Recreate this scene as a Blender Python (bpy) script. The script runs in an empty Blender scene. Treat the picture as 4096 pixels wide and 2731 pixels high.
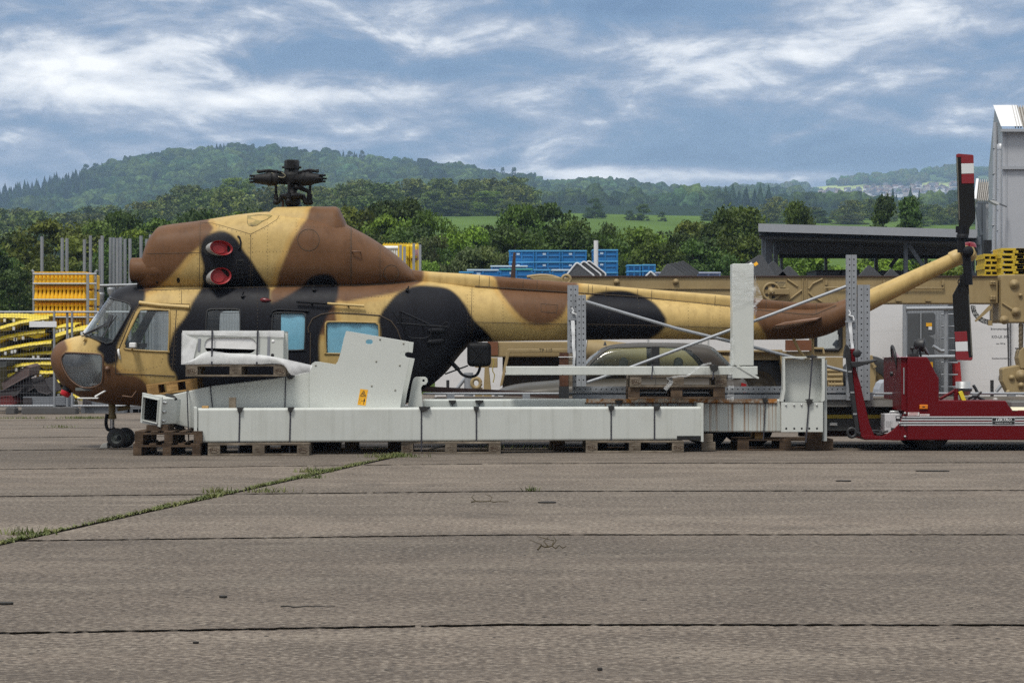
import bpy, bmesh, math, random
import numpy as np
from mathutils import Vector, Matrix, Euler, noise as mnoise
from mathutils.bvhtree import BVHTree
R = math.radians
S = bpy.context.scene
COL = S.collection
# ---------------------------------------------------------------- camera, sky, sun, exposure
F = 9102.0; H = 1.16; CX = 2048.0; HY = 1430.0       # photo: 80 mm lens, eye 1.16 m above the apron, horizon row 1430
cam = bpy.data.cameras.new('camera'); camo = bpy.data.objects.new('camera', cam); COL.objects.link(camo)
camo.location = (0, 0, H); camo.rotation_euler = (R(90), 0, 0)
cam.sensor_width = 36; cam.lens = 36*F/4096; cam.shift_y = (HY-1365.5)/4096
cam.clip_start = .5; cam.clip_end = 30000
S.camera = camo
S.view_settings.view_transform = 'Standard'; S.view_settings.look = 'None'
S.view_settings.exposure = 0; S.view_settings.gamma = 1
try:
    S.cycles.use_denoising = False
    S.cycles.max_bounces = 6; S.cycles.diffuse_bounces = 3; S.cycles.glossy_bounces = 3
    S.cycles.transmission_bounces = 6; S.cycles.transparent_max_bounces = 12; S.cycles.volume_bounces = 1
    S.cycles.caustics_reflective = False; S.cycles.caustics_refractive = False
    S.cycles.sample_clamp_indirect = 6
except Exception as e: print(e)
SUN_EL, SUN_AZ = 62, 208                              # degrees; az measured from +Y (view direction) clockwise
SUNV = Vector((math.sin(R(SUN_AZ))*math.cos(R(SUN_EL)), math.cos(R(SUN_AZ))*math.cos(R(SUN_EL)), math.sin(R(SUN_EL))))
sl = bpy.data.lights.new('sun', 'SUN'); sl.energy = 2.7; sl.angle = R(12); sl.color = (1, .955, .88)
so = bpy.data.objects.new('sun', sl); COL.objects.link(so); so.location = (0, -20, 60)
so.rotation_euler = (-SUNV).to_track_quat('-Z', 'Y').to_euler()

class NT:
    """tiny node-tree helper"""
    def __init__(s, tree): s.t = tree; s.n = tree.nodes; s.l = tree.links
    def add(s, typ, **kw):
        nd = s.n.new(typ)
        for k, v in kw.items():
            if k.startswith('i_'):
                key = k[2:]; key = int(key) if key.isdigit() else key
                s.put(nd.inputs[key], v)
            else: setattr(nd, k, v)
        return nd
    def put(s, sock, v):
        if isinstance(v, bpy.types.NodeSocket): s.l.new(v, sock)
        elif v is not None: sock.default_value = v
    def math(s, op, a, b=None, c=None, clamp=False):
        nd = s.n.new('ShaderNodeMath'); nd.operation = op; nd.use_clamp = clamp
        for i, v in enumerate((a, b, c)):
            if v is not None: s.put(nd.inputs[i], v)
        return nd.outputs[0]
    def mix(s, f, a, b, mode='MIX'):
        nd = s.n.new('ShaderNodeMix'); nd.data_type = 'RGBA'; nd.blend_type = mode
        s.put(nd.inputs[0], f); s.put(nd.inputs[6], c4(a)); s.put(nd.inputs[7], c4(b))
        return nd.outputs[2]
    def ramp(s, f, stops, interp='LINEAR'):
        nd = s.n.new('ShaderNodeValToRGB'); nd.color_ramp.interpolation = interp
        e = nd.color_ramp.elements
        while len(e) < len(stops): e.new(.5)
        for el, (p, c) in zip(e, stops): el.position = p; el.color = c4(c) if not isinstance(c, (int, float)) else (c, c, c, 1)
        s.put(nd.inputs[0], f); return nd.outputs[0]
    def noise(s, vec, scale, detail=4, rough=.55, dist=0, out='Fac'):
        nd = s.n.new('ShaderNodeTexNoise'); s.put(nd.inputs['Vector'], vec)
        nd.inputs['Scale'].default_value = scale; nd.inputs['Detail'].default_value = detail
        nd.inputs['Roughness'].default_value = rough; nd.inputs['Distortion'].default_value = dist
        return nd.outputs[out]
    def mapping(s, vec, scale=(1, 1, 1), loc=(0, 0, 0), rot=(0, 0, 0)):
        nd = s.n.new('ShaderNodeMapping'); s.put(nd.inputs[0], vec)
        nd.inputs[1].default_value = loc; nd.inputs[2].default_value = rot; nd.inputs[3].default_value = scale
        return nd.outputs[0]
def c4(c):
    if isinstance(c, bpy.types.NodeSocket) or c is None: return c
    if isinstance(c, (int, float)): return (c, c, c, 1)
    return tuple(c) if len(c) == 4 else (*c, 1)
def sr(r, g, b):
    """sRGB 0-255 -> linear"""
    f = lambda u: u/12.92 if u <= .04045 else ((u+.055)/1.055)**2.4
    return tuple(f(v/255) for v in (r, g, b))

W = bpy.data.worlds.new('World'); S.world = W; W.use_nodes = True
def make_world():
    t = NT(W.node_tree); t.n.clear()
    out = t.add('ShaderNodeOutputWorld'); bg = t.add('ShaderNodeBackground')
    t.l.new(bg.outputs[0], out.inputs[0])
    sky = t.add('ShaderNodeTexSky', sky_type='NISHITA', sun_disc=False)
    sky.sun_elevation = R(SUN_EL); sky.sun_rotation = R(SUN_AZ); sky.air_density = 1.2; sky.dust_density = 1.5; sky.ozone_density = 2.5
    tc = t.add('ShaderNodeTexCoord'); d = tc.outputs['Generated']
    sp = t.add('ShaderNodeSeparateXYZ'); t.l.new(d, sp.inputs[0]); x, y, z = sp.outputs
    az = t.math('ARCTAN2', x, y); el = t.math('ARCSINE', z)
    # layered cloud field: broad masses, torn edges, thin streaks
    v1 = t.mapping(d, (6.6, 5, 25), (3.1, .7, 1.9)); v2 = t.mapping(d, (19, 10, 52), (7, 2, 5)); v3 = t.mapping(d, (9, 6, 60), (1, 9, 3))
    n1 = t.noise(v1, 1.0, 7, .56, .35); n2 = t.noise(v2, 1.0, 7, .6, .6); n3 = t.noise(v3, 1.0, 4, .5, .5)
    n4 = t.noise(t.mapping(d, (44, 20, 105), (2, 5, 8)), 1.0, 8, .65, .3); v = t.math('ADD', t.math('MULTIPLY', n1, .52), t.math('ADD', t.math('MULTIPLY', n2, .34), t.math('ADD', t.math('MULTIPLY', n3, .20), t.math('MULTIPLY', n4, .16))))
    v = t.math('MULTIPLY_ADD', t.math('SUBTRACT', v, .61), 2.15, .525)
    up1 = t.noise(t.mapping(d, (6.6, 5, 25), (3.1, .7, 2.22)), 1.0, 7, .56, .35); up2 = t.noise(t.mapping(d, (19, 10, 52), (7, 2, 5.30)), 1.0, 7, .6, .6)
    v = t.math('ADD', v, t.math('ADD', t.math('MULTIPLY', t.math('SUBTRACT', n1, up1), .75), t.math('MULTIPLY', t.math('SUBTRACT', n2, up2), .50)))
    # broad masses of this particular sky, (azimuth, elevation, widths in degrees, weight)
    def blob(px, py, wx, wy, wgt):
        a0 = (px-CX)/F; e0 = (HY-py)/F; sx = wx/F; sy = wy/F
        u = t.math('DIVIDE', t.math('SUBTRACT', az, a0), sx); w = t.math('DIVIDE', t.math('SUBTRACT', el, e0), sy)
        q = t.math('ADD', t.math('MULTIPLY', u, u), t.math('MULTIPLY', w, w))
        wob = t.math('MULTIPLY_ADD', t.math('SUBTRACT', n2, .5), 3.2, q)
        e = t.math('POWER', 2.718, t.math('MULTIPLY', t.math('MAXIMUM', wob, 0), -1.0))
        return t.math('MULTIPLY', e, wgt)
    for b in [(1180, 250, 480, 85, -.26), (800, 300, 170, 45, -.12), (2550, 45, 420, 75, -.22), (330, 330, 330, 110, .24),
              (1450, 395, 700, 55, .20), (3300, 120, 520, 130, .20), (2750, 235, 330, 90, .12), (1600, 90, 500, 80, .06), (2400, 330, 500, 60, .09),
              (2500, 700, 500, 34, .34), (3150, 715, 300, 26, .26), (2700, 610, 900, 60, -.20), (3400, 500, 700, 90, -.10), (400, 560, 700, 80, -.05),
              (3350, 640, 500, 45, -.12), (200, 80, 500, 90, .05), (1650, 500, 420, 45, .06), (250, 640, 400, 60, .05)]:
        v = t.math('ADD', v, blob(*b))
    col = t.ramp(v, [(.04, (.070, .155, .36)), (.30, (.140, .245, .46)), (.47, (.30, .375, .52)), (.62, (.50, .555, .66)), (.76, (.90, .92, .96)), (1.0, (1.36, 1.34, 1.30))])
    skyc = t.mix(1.0, sky.outputs[0], (.10, .10, .10), 'MULTIPLY')
    gap = t.ramp(v, [(.30, 1), (.55, 0)])
    col = t.mix(t.math('MULTIPLY', gap, .35), col, skyc)
    # brighter thin overcast overhead (outside the frame)
    up = t.ramp(z, [(.17, 0), (.5, 1)])
    col = t.mix(up, col, t.mix(n1, (.80, .86, .93), (1.2, 1.2, 1.18)))
    back = t.ramp(t.math('MULTIPLY_ADD', y, .5, .5), [(.35, 1), (.7, 0)]); col = t.mix(t.math('MULTIPLY', t.math('MULTIPLY', back, t.ramp(z, [(.1, 1), (.45, 0)])), .62), col, (.10, .115, .14))  # unseen sky behind the camera, dimmed to cut the fill light
    low = t.ramp(z, [(0, 1), (.0001, 0)])     # below the horizon: ground colour
    col = t.mix(low, col, sr(150, 158, 165))
    t.l.new(col, bg.inputs[0]); bg.inputs[1].default_value = 1.0
make_world()

# ---------------------------------------------------------------- helpers
random.seed(7); RNG = np.random.default_rng(11)
def X(px, Y): return (px-CX)*Y/F
def Z(py, Y): return H-(py-HY)*Y/F
def P(px, py, Y): return Vector((X(px, Y), Y, Z(py, Y)))
def GY(py): return F*H/(py-HY)                  # depth of a point of the ground seen at row py
ORG = {}
def tag(o, label=None, cat=None, group=None, kind=None):
    if label: o['label'] = label
    if cat: o['category'] = cat
    if group: o['group'] = group
    if kind: o['kind'] = kind
    return o
def thing(name, label, cat, loc=(0, 0, 0), group=None, rz=0):
    o = bpy.data.objects.new(name, None); COL.objects.link(o); o.location = loc; o.rotation_euler.z = rz
    o.empty_display_size = .2
    ORG[o.name] = Vector(loc) if not rz else Vector((0, 0, 0))
    return tag(o, label, cat, group)
def localthing(name, label, cat, loc, rz=0, group=None, rot=None):
    """parts of this one are modelled in its own local space"""
    o = thing(name, label, cat, loc, group); o.rotation_euler = rot if rot else (0, 0, rz); ORG[o.name] = Vector((0, 0, 0)); return o
def copy_thing(o, loc=None, rz=None, label=None, group=None, rot=None, scale=None):
    r = o.copy(); COL.objects.link(r)
    if loc is not None: r.location = loc
    if rz is not None: r.rotation_euler = (0, 0, rz)
    if rot is not None: r.rotation_euler = rot
    if scale is not None: r.scale = (scale,)*3 if isinstance(scale, (int, float)) else scale
    if label: r['label'] = label
    if group: r['group'] = group
    for ch in o.children:
        c = ch.copy(); COL.objects.link(c); c.parent = r
        for g in ch.children:
            d = g.copy(); COL.objects.link(d); d.parent = c
    return r
def perp(d):
    d = d.normalized(); a = Vector((0, 0, 1)) if abs(d.z) < .9 else Vector((1, 0, 0))
    u = d.cross(a).normalized(); return u, d.cross(u).normalized()
class MB:
    def __init__(s): s.v = []; s.f = []; s.m = []; s.sm = []
    def add(s, vs, fs, mi=0, smooth=False):
        o = len(s.v); s.v += [tuple(p) for p in vs]
        for f in fs: s.f.append(tuple(i+o for i in f)); s.m.append(mi); s.sm.append(smooth)
        return s
    def box(s, a, b, mi=0):
        x0, y0, z0 = (min(a[i], b[i]) for i in range(3)); x1, y1, z1 = (max(a[i], b[i]) for i in range(3))
        return s.add([(x0, y0, z0), (x1, y0, z0), (x1, y1, z0), (x0, y1, z0), (x0, y0, z1), (x1, y0, z1), (x1, y1, z1), (x0, y1, z1)],
                     [(3, 2, 1, 0), (4, 5, 6, 7), (0, 1, 5, 4), (1, 2, 6, 5), (2, 3, 7, 6), (3, 0, 4, 7)], mi)
    def pbox(s, x0, y0, x1, y1, Y, depth, mi=0):
        """box given by its front face in photo pixels at distance Y"""
        return s.box((X(x0, Y), Y, Z(y0, Y)), (X(x1, Y), Y+depth, Z(y1, Y)), mi)
    def obox(s, p, q, w, t, up=(0, 0, 1), mi=0):
        """bar from p to q; w across (perpendicular to up), t along up"""
        p, q, up = Vector(p), Vector(q), Vector(up); d = (q-p).normalized(); a = d.cross(up).normalized()*w/2; b = a.cross(d).normalized()*t/2
        vs = [p-a-b, p+a-b, p+a+b, p-a+b, q-a-b, q+a-b, q+a+b, q-a+b]
        return s.add(vs, [(0, 1, 2, 3), (7, 6, 5, 4), (4, 5, 1, 0), (5, 6, 2, 1), (6, 7, 3, 2), (7, 4, 0, 3)], mi)
    def tube(s, pts, r, n=8, mi=0, cap=True, smooth=True):
        pts = [Vector(p) for p in pts]; rs = r if isinstance(r, (list, tuple)) else [r]*len(pts); vs = []; u = None
        for i, p in enumerate(pts):
            d = (pts[min(i+1, len(pts)-1)]-pts[max(i-1, 0)])
            if d.length < 1e-9: d = Vector((0, 0, 1))
            d.normalize()
            if u is None: u, w = perp(d)
            else:
                u = (u-d*u.dot(d))
                if u.length < 1e-6: u, w = perp(d)
                u.normalize(); w = d.cross(u)
            vs += [p+(u*math.cos(2*math.pi*k/n)+w*math.sin(2*math.pi*k/n))*rs[i] for k in range(n)]
        fs = [(i*n+k, i*n+(k+1) % n, (i+1)*n+(k+1) % n, (i+1)*n+k) for i in range(len(pts)-1) for k in range(n)]
        s.add(vs, fs, mi, smooth)
        if cap: s.add(vs[:n], [tuple(range(n-1, -1, -1))], mi); s.add(vs[-n:], [tuple(range(n))], mi)
        return s
    def lathe(s, c, axis, prof, n=20, mi=0, smooth=True):
        """prof: (distance along axis, radius)"""
        c = Vector(c); a = Vector(axis).normalized(); u, w = perp(a); vs = []
        for t, r in prof: vs += [c+a*t+(u*math.cos(2*math.pi*k/n)+w*math.sin(2*math.pi*k/n))*max(r, 1e-4) for k in range(n)]
        fs = [(i*n+k, i*n+(k+1) % n, (i+1)*n+(k+1) % n, (i+1)*n+k) for i in range(len(prof)-1) for k in range(n)]
        return s.add(vs, fs, mi, smooth)
    def prism(s, poly, y0, y1, mi=0, axis='y'):
        """poly of (x,z) extruded along y (or of (y,z) along x, or (x,y) along z)"""
        n = len(poly); area = sum(poly[i][0]*poly[(i+1) % n][1]-poly[(i+1) % n][0]*poly[i][1] for i in range(n))
        if area < 0: poly = poly[::-1]
        mk = {'y': lambda p, t: (p[0], t, p[1]), 'x': lambda p, t: (t, p[0], p[1]), 'z': lambda p, t: (p[0], p[1], t)}[axis]
        vs = [mk(p, y0) for p in poly]+[mk(p, y1) for p in poly]
        fs = [tuple(range(n)), tuple(range(2*n-1, n-1, -1))]+[(i+n, (i+1) % n+n, (i+1) % n, i) for i in range(n)]
        if axis == 'x' or axis == 'z': fs = [f[::-1] for f in fs]
        return s.add(vs, fs, mi)
    def pprism(s, pix, Y, depth, mi=0):
        return s.prism([(X(a, Y), Z(b, Y)) for a, b in pix], Y, Y+depth, mi)
    def xf(s, M, start=0):
        s.v = s.v[:start]+[tuple(M @ Vector(p)) for p in s.v[start:]]; return s
    def build(s, name, m, parent=None, bevel=0, label=None, segs=2, autosm=None):
        me = bpy.data.meshes.new(name)
        off = Vector((0, 0, 0))
        if parent is not None: off = ORG.get(parent.name, Vector((0, 0, 0)))
        me.from_pydata([(p[0]-off[0], p[1]-off[1], p[2]-off[2]) for p in s.v], [], s.f)
        for mm in (m if isinstance(m, (list, tuple)) else [m]): me.materials.append(mm)
        me.polygons.foreach_set('material_index', s.m); me.polygons.foreach_set('use_smooth', s.sm)
        me.update()
        o = bpy.data.objects.new(name, me); COL.objects.link(o)
        if parent is not None: o.parent = parent; ORG[o.name] = off
        if bevel:
            b = o.modifiers.new('bevel', 'BEVEL'); b.width = bevel; b.segments = segs; b.limit_method = 'ANGLE'; b.angle_limit = R(40); b.harden_normals = False
        if label: o['label'] = label
        return o
def npmesh(name, V, Fc, m, parent=None, smooth=False, cols=None, mi=None):
    """numpy mesh; Fc is (n,3) or (n,4)"""
    me = bpy.data.meshes.new(name); n, k = Fc.shape
    if parent is not None: V = np.asarray(V, float)-np.array(ORG.get(parent.name, Vector((0, 0, 0))))
    me.vertices.add(len(V)); me.vertices.foreach_set('co', np.ascontiguousarray(V, np.float32).ravel())
    me.loops.add(n*k); me.loops.foreach_set('vertex_index', np.ascontiguousarray(Fc, np.int32).ravel())
    me.polygons.add(n); me.polygons.foreach_set('loop_start', np.arange(0, n*k, k, dtype=np.int32))
    try: me.polygons.foreach_set('loop_total', np.full(n, k, np.int32))
    except Exception: pass
    me.polygons.foreach_set('use_smooth', np.full(n, smooth))
    for mm in (m if isinstance(m, (list, tuple)) else [m]): me.materials.append(mm)
    if mi is not None: me.polygons.foreach_set('material_index', mi.astype(np.int32))
    me.update(calc_edges=True); me.validate()
    if cols is not None:
        a = me.color_attributes.new('paint', 'FLOAT_COLOR', 'POINT')
        a.data.foreach_set('color', np.ascontiguousarray(np.concatenate([cols, np.ones((len(cols), 1))], 1), np.float32).ravel())
    o = bpy.data.objects.new(name, me); COL.objects.link(o)
    if parent is not None: o.parent = parent; ORG[o.name] = ORG.get(parent.name, Vector((0, 0, 0)))
    return o
# ---------------------------------------------------------------- materials
MATS = {}
def pm(name, col, rough=.55, metal=0, var=.12, scale=6, bump=.0, bscale=60, streak=0, streak_col=None, dirt=0, dirt_col=(.10, .085, .06), dscale=2.5, spec=.5, alt=None, altamt=.5, coat=0, vec='Object', sz=(18, 18, .7)):
    """painted / weathered solid: base colour with cloudy variation, optional vertical streaks, blotchy dirt and fine bump"""
    if name in MATS: return MATS[name]
    m = bpy.data.materials.new(name); m.use_nodes = True; t = NT(m.node_tree); b = t.n['Principled BSDF']
    tc = t.add('ShaderNodeTexCoord'); v = tc.outputs[vec]
    n1 = t.noise(v, scale, 6, .6)
    c = t.mix(n1, tuple(max(0, q*(1-var)) for q in col), tuple(min(1, q*(1+var)) for q in col))
    if alt: c = t.mix(t.math('MULTIPLY', t.ramp(t.noise(v, scale*.45, 5, .6, .4), [(.42, 0), (.62, 1)]), altamt), c, alt)
    if dirt:
        dn = t.ramp(t.noise(v, dscale, 8, .68, .3), [(.50, 0), (.72, 1)]); c = t.mix(t.math('MULTIPLY', dn, dirt), c, dirt_col)
    if streak:
        sv = t.mapping(v, sz); sn = t.ramp(t.noise(sv, 1.0, 5, .6), [(.52, 0), (.74, 1)])
        c = t.mix(t.math('MULTIPLY', sn, streak), c, streak_col or (.12, .11, .09))
    t.l.new(c, b.inputs['Base Color'])
    rn = t.math('MULTIPLY_ADD', t.noise(v, scale*2.3, 4, .6), .3, rough-.15, clamp=True); t.l.new(rn, b.inputs['Roughness'])
    b.inputs['Metallic'].default_value = metal; b.inputs['Specular IOR Level'].default_value = spec
    if coat: b.inputs['Coat Weight'].default_value = coat; b.inputs['Coat Roughness'].default_value = .12
    if bump:
        bp = t.add('ShaderNodeBump'); bp.inputs['Strength'].default_value = bump; bp.inputs['Distance'].default_value = .01
        t.l.new(t.noise(v, bscale, 5, .65), bp.inputs['Height']); t.l.new(bp.outputs[0], b.inputs['Normal'])
    MATS[name] = m; return m
def glassmat(name, tint=(.8, .86, .86), alpha=.25, rough=.05, dust=(.5, .5, .48), dustamt=.12):
    if name in MATS: return MATS[name]
    m = bpy.data.materials.new(name); m.use_nodes = True; t = NT(m.node_tree); t.n.clear()
    out = t.add('ShaderNodeOutputMaterial'); tr = t.add('ShaderNodeBsdfTransparent'); tr.inputs[0].default_value = c4(tint)
    gl = t.add('ShaderNodeBsdfGlossy'); gl.inputs['Roughness'].default_value = rough; gl.inputs[0].default_value = (1, 1, 1, 1)
    fr = t.add('ShaderNodeLayerWeight'); fr.inputs[0].default_value = .5; fz = t.math('MULTIPLY_ADD', t.math('POWER', fr.outputs['Facing'], 4.0), .7, .04)
    mx = t.add('ShaderNodeMixShader'); t.l.new(t.math('ADD', fz, alpha*.1, clamp=True), mx.inputs[0]); t.l.new(tr.outputs[0], mx.inputs[1]); t.l.new(gl.outputs[0], mx.inputs[2])
    df = t.add('ShaderNodeBsdfDiffuse'); df.inputs[0].default_value = c4(dust)
    tc = t.add('ShaderNodeTexCoord'); dn = t.math('MULTIPLY', t.noise(tc.outputs['Object'], 5, 7, .65), dustamt*2)
    m2 = t.add('ShaderNodeMixShader'); t.l.new(dn, m2.inputs[0]); t.l.new(mx.outputs[0], m2.inputs[1]); t.l.new(df.outputs[0], m2.inputs[2])
    t.l.new(m2.outputs[0], out.inputs[0]); MATS[name] = m; return m
def perfmat(name, col, px=.05, pz=.05, ox=0, oz=0, r=.016, metal=.6):
    """galvanised steel with rows of punched holes (object space x,z)"""
    if name in MATS: return MATS[name]
    m = pm(name, col, .5, metal, .14, 14, .06, 140, streak=.25, streak_col=(.22, .22, .22)); t = NT(m.node_tree); b = t.n['Principled BSDF']
    return m
G = None
# ---------------------------------------------------------------- ground
def ground_mat():
    m = bpy.data.materials.new('apron_concrete'); m.use_nodes = True; t = NT(m.node_tree); b = t.n['Principled BSDF']
    tc = t.add('ShaderNodeTexCoord'); v = tc.outputs['Object']
    big = t.noise(t.mapping(v, (.09, .30, 1)), 1.0, 8, .68, .4); mid = t.noise(t.mapping(v, (1.1, 1.3, 1)), 1.0, 9, .72, .3)
    fine = t.noise(v, 30, 3, .7); grit = t.noise(v, 150, 3, .75); sand = t.noise(t.mapping(v, (.5, 1.6, 1), (4, 2, 0)), 1.0, 9, .74, .3)
    c = t.ramp(mid, [(.30, (.092, .072, .056)), (.5, (.160, .128, .100)), (.70, (.240, .194, .152))])
    c = t.mix(t.ramp(big, [(.40, .7), (.56, 0)]), c, (.098, .081, .064))
    c = t.mix(t.ramp(sand, [(.50, 0), (.66, .6)]), c, (.270, .228, .180))
    c = t.mix(t.ramp(fine, [(.38, .85), (.50, 0)]), c, (.058, .047, .038))
    c = t.mix(t.ramp(fine, [(.52, 0), (.66, .7)]), c, (.36, .31, .25))
    c = t.mix(t.ramp(grit, [(.38, .55), (.5, 0)]), c, (.09, .073, .062))
    vor = t.add('ShaderNodeTexVoronoi'); t.l.new(v, vor.inputs['Vector']); vor.inputs['Scale'].default_value = 9
    c = t.mix(t.ramp(vor.outputs['Distance'], [(.03, .8), (.055, 0)]), c, (.05, .042, .036))
    spx = t.add('ShaderNodeSeparateXYZ'); t.l.new(v, spx.inputs[0]); yy = t.math('SUBTRACT', spx.outputs[1], t.math('MULTIPLY', t.math('MINIMUM', spx.outputs[0], 0), .15))
    wn = t.add('ShaderNodeTexWhiteNoise', noise_dimensions='1D'); t.l.new(t.math('FLOOR', t.math('DIVIDE', t.math('SUBTRACT', yy, 4.87), 5.02)), wn.inputs['W']); c = t.mix(1.0, c, t.ramp(wn.outputs['Value'], [(0, .86), (1, 1.1)]), 'MULTIPLY')
    oil = t.noise(t.mapping(v, (.35, .35, 1), (3, 7, 0)), 1.0, 6, .7, .8); c = t.mix(t.ramp(oil, [(.60, 0), (.70, .6)]), c, (.055, .045, .038))
    # long scuffed wheel tracks along the apron, with a shape of their own
    tr = t.noise(t.mapping(v, (.05, 1.5, 1), (9, 1, 0)), 1.0, 5, .6, .2)
    c = t.mix(t.ramp(tr, [(.54, 0), (.68, .55)]), c, (.088, .072, .058))
    t.l.new(c, b.inputs['Base Color']); b.inputs['Roughness'].default_value = .88; b.inputs['Specular IOR Level'].default_value = .25
    bp = t.add('ShaderNodeBump'); bp.inputs['Strength'].default_value = .9; bp.inputs['Distance'].default_value = .012
    t.l.new(t.math('ADD', t.math('MULTIPLY', grit, .5), fine), bp.inputs['Height']); t.l.new(bp.outputs[0], b.inputs['Normal'])
    return m
gm = ground_mat()
g = MB().add([(-7000, -40, 0), (7000, -40, 0), (7000, 9000, 0), (-7000, 9000, 0)], [(0, 1, 2, 3)]).build('ground', gm); tag(g, kind='structure')
def gp(px, py, z=.004):
    Y = GY(py); return Vector((X(px, Y), Y, z))
jm = pm('joint_sealant', (.007, .006, .005), .9, spec=0, var=.4, scale=3)
def joints():
    mb = MB(); rnd = random.Random(3)
    rows = [(2534, 2499, 2501, .052), (2164, 2139, 2138, .06), (1985, 1965, 1961, .08), (1876, 1854, 1849, .08), (1800, 1781, 1778, .12), (1750, 1731, 1728, .1), (1714, 1695, 1693, .1), (1681, 1665, 1663, .12)]
    for a, b_, c, w in rows:
        A, B, C_ = gp(-200, a+3), gp(2048, b_), gp(4296, c)
        n = 90
        for seg, (p, q) in enumerate(((A, B), (B, C_))):
            prev = None
            for i in range(n+1):
                u = i/n; pt = p.lerp(q, u); pt.y += rnd.uniform(-1, 1)*.012
                ww = w*rnd.uniform(.6, 1.15)*(.35 if rnd.random() < .10 else 1)
                cur = (pt+Vector((0, -ww/2, 0)), pt+Vector((0, ww/2, 0)))
                if prev and rnd.random() > .005: mb.add([prev[0], cur[0], cur[1], prev[1]], [(0, 1, 2, 3)])
                prev = cur
    p, q = gp(-300, 2245), gp(1640, 1815); d = (q-p).normalized()
    ext = q+d*40; nn = d.cross(Vector((0, 0, 1)))*.02
    mb.add([p-nn+Vector((0, 0, .001)), ext-nn+Vector((0, 0, .001)), ext+nn+Vector((0, 0, .001)), p+nn+Vector((0, 0, .001))], [(0, 1, 2, 3)])
    o = mb.build('pavement_joints', jm); tag(o, kind='structure')
joints()
# grass growing in the long joint and in small tufts
gmat = pm('weed_grass', (.085, .110, .022), .6, var=.5, scale=9, alt=(.20, .19, .055), altamt=.55)
def grass():
    V = []; Fc = []; rnd = random.Random(5)
    def blade(c, h, lean):
        w = rnd.uniform(.003, .007); a = rnd.uniform(0, 6.28); dx, dy = math.cos(a), math.sin(a); l = rnd.uniform(.2, 1)*lean; b = rnd.uniform(0, 6.28)
        lx, ly = math.cos(b)*l, math.sin(b)*l; k = len(V)
        V.extend([(c.x-dx*w, c.y-dy*w, 0), (c.x+dx*w, c.y+dy*w, 0), (c.x+dx*w*.8+lx*.45, c.y+dy*w*.8+ly*.45, h*.62), (c.x-dx*w*.8+lx*.45, c.y-dy*w*.8+ly*.45, h*.62), (c.x+lx+.001, c.y+ly, h), (c.x+lx-.001, c.y+ly, h)])
        Fc.extend([(k, k+1, k+2, k+3), (k+3, k+2, k+4, k+5)])
    p, q = gp(-60, 2190), gp(1605, 1820)
    L = (q-p).length; n = 6500
    for i in range(n):
        u = rnd.random(); c = p.lerp(q, u)
        dens = mnoise.noise(Vector((u*L*.9, 3.1, 0)))*.5+.5
        if u > .93: dens = max(dens, .8)
        if rnd.random() > dens*1.8-.42: continue
        sp = .010+.06*max(0, dens-.4)
        c += Vector((rnd.gauss(0, sp), rnd.gauss(0, sp*.8), 0))
        blade(c, rnd.uniform(.012, .03)+.075*max(0, dens-.5)*rnd.random(), .045)
    tufts = [(1060, 1968, .12, 60), (1240, 1912, .07, 60), (1265, 1888, .09, 140), (1575, 1828, .16, 220), (2122, 1964, .05, 30), (860, 1970, .08, 60), (120, 2138, .09, 90)]
    tufts += [(x, 1674, .13, 60) for x in (25, 92, 145, 270, 292, 335, 350, 372, 385)]+[(250, 1709, .14, 60), (1560, 1803, .2, 110), (2110, 1795, .3, 70)]
    for px, py, r, k in tufts:
        c0 = gp(px, py)
        for i in range(k):
            blade(c0+Vector((rnd.gauss(0, r), rnd.gauss(0, r*.45), 0)), rnd.uniform(.015, .06), .04)
    o = npmesh('grass', np.array(V), np.array(Fc), gmat); tag(o, 'thin green weeds growing along the diagonal slab joint', 'grass', kind='stuff')
grass()
# crumbs of gravel and leaf litter lying about
def debris():
    mb = MB(); rnd = random.Random(8)
    for i in range(300):
        py = 1822+rnd.random()**1.6*880; px = rnd.uniform(0, 4096); c = gp(px, py, 0); r = rnd.uniform(.003, .010)*(1.8 if rnd.random() < .06 else 1)
        a = rnd.random()*3; vs = []
        for k in range(5):
            u = a+k*1.257; vs.append((c.x+math.cos(u)*r*rnd.uniform(.7, 1.5), c.y+math.sin(u)*r*rnd.uniform(.7, 1.3), .001))
        vs.append((c.x, c.y, r*rnd.uniform(.2, .5)))
        mb.add(vs, [(k, (k+1) % 5, 5) for k in range(5)])
    o = mb.build('gravel', pm('dark_grit', (.035, .03, .026), .85, var=.5)); tag(o, 'dark grit and small stones scattered over the apron', 'gravel', kind='stuff')
debris()
bark = pm('twig_bark', (.06, .045, .02), .85, var=.4, scale=30)
def twig(px, py, L, label, curl, branches=3, seed=1, dark=False, th=.006):
    rnd = random.Random(seed); c = gp(px, py, .012); mb = MB(); n = 9
    pts = [c+Vector((L*(i/(n-1)-.5), rnd.uniform(-.02, .02), .004+curl*abs(math.sin(i*1.3))*.02)) for i in range(n)]
    mb.tube(pts, [th*(1-.6*i/n) for i in range(n)], 6)
    for k in range(branches):
        b = pts[rnd.randrange(0, n-3)]; mb.tube([b, b+Vector((rnd.uniform(-.05, .03), .02, .03)), b+Vector((rnd.uniform(-.09, .02), .03, .055))], [th*.7, th*.5, th*.3], 5)
    o = mb.build('twig', pm('dark_debris', (.022, .02, .018), .8) if dark else bark); tag(o, label, 'twig')
twig(2208, 2207, .17, 'crooked brown twig with short side shoots in the middle of the bare foreground', 1.2, 4, 1)
twig(1230, 2440, .25, 'long straight thin dark stick just above the nearest slab joint', .15, 0, 2, True, .004)
twig(1960, 2015, .30, 'pale brown twig lying just below the third slab joint', .3, 2, 3)
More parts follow.
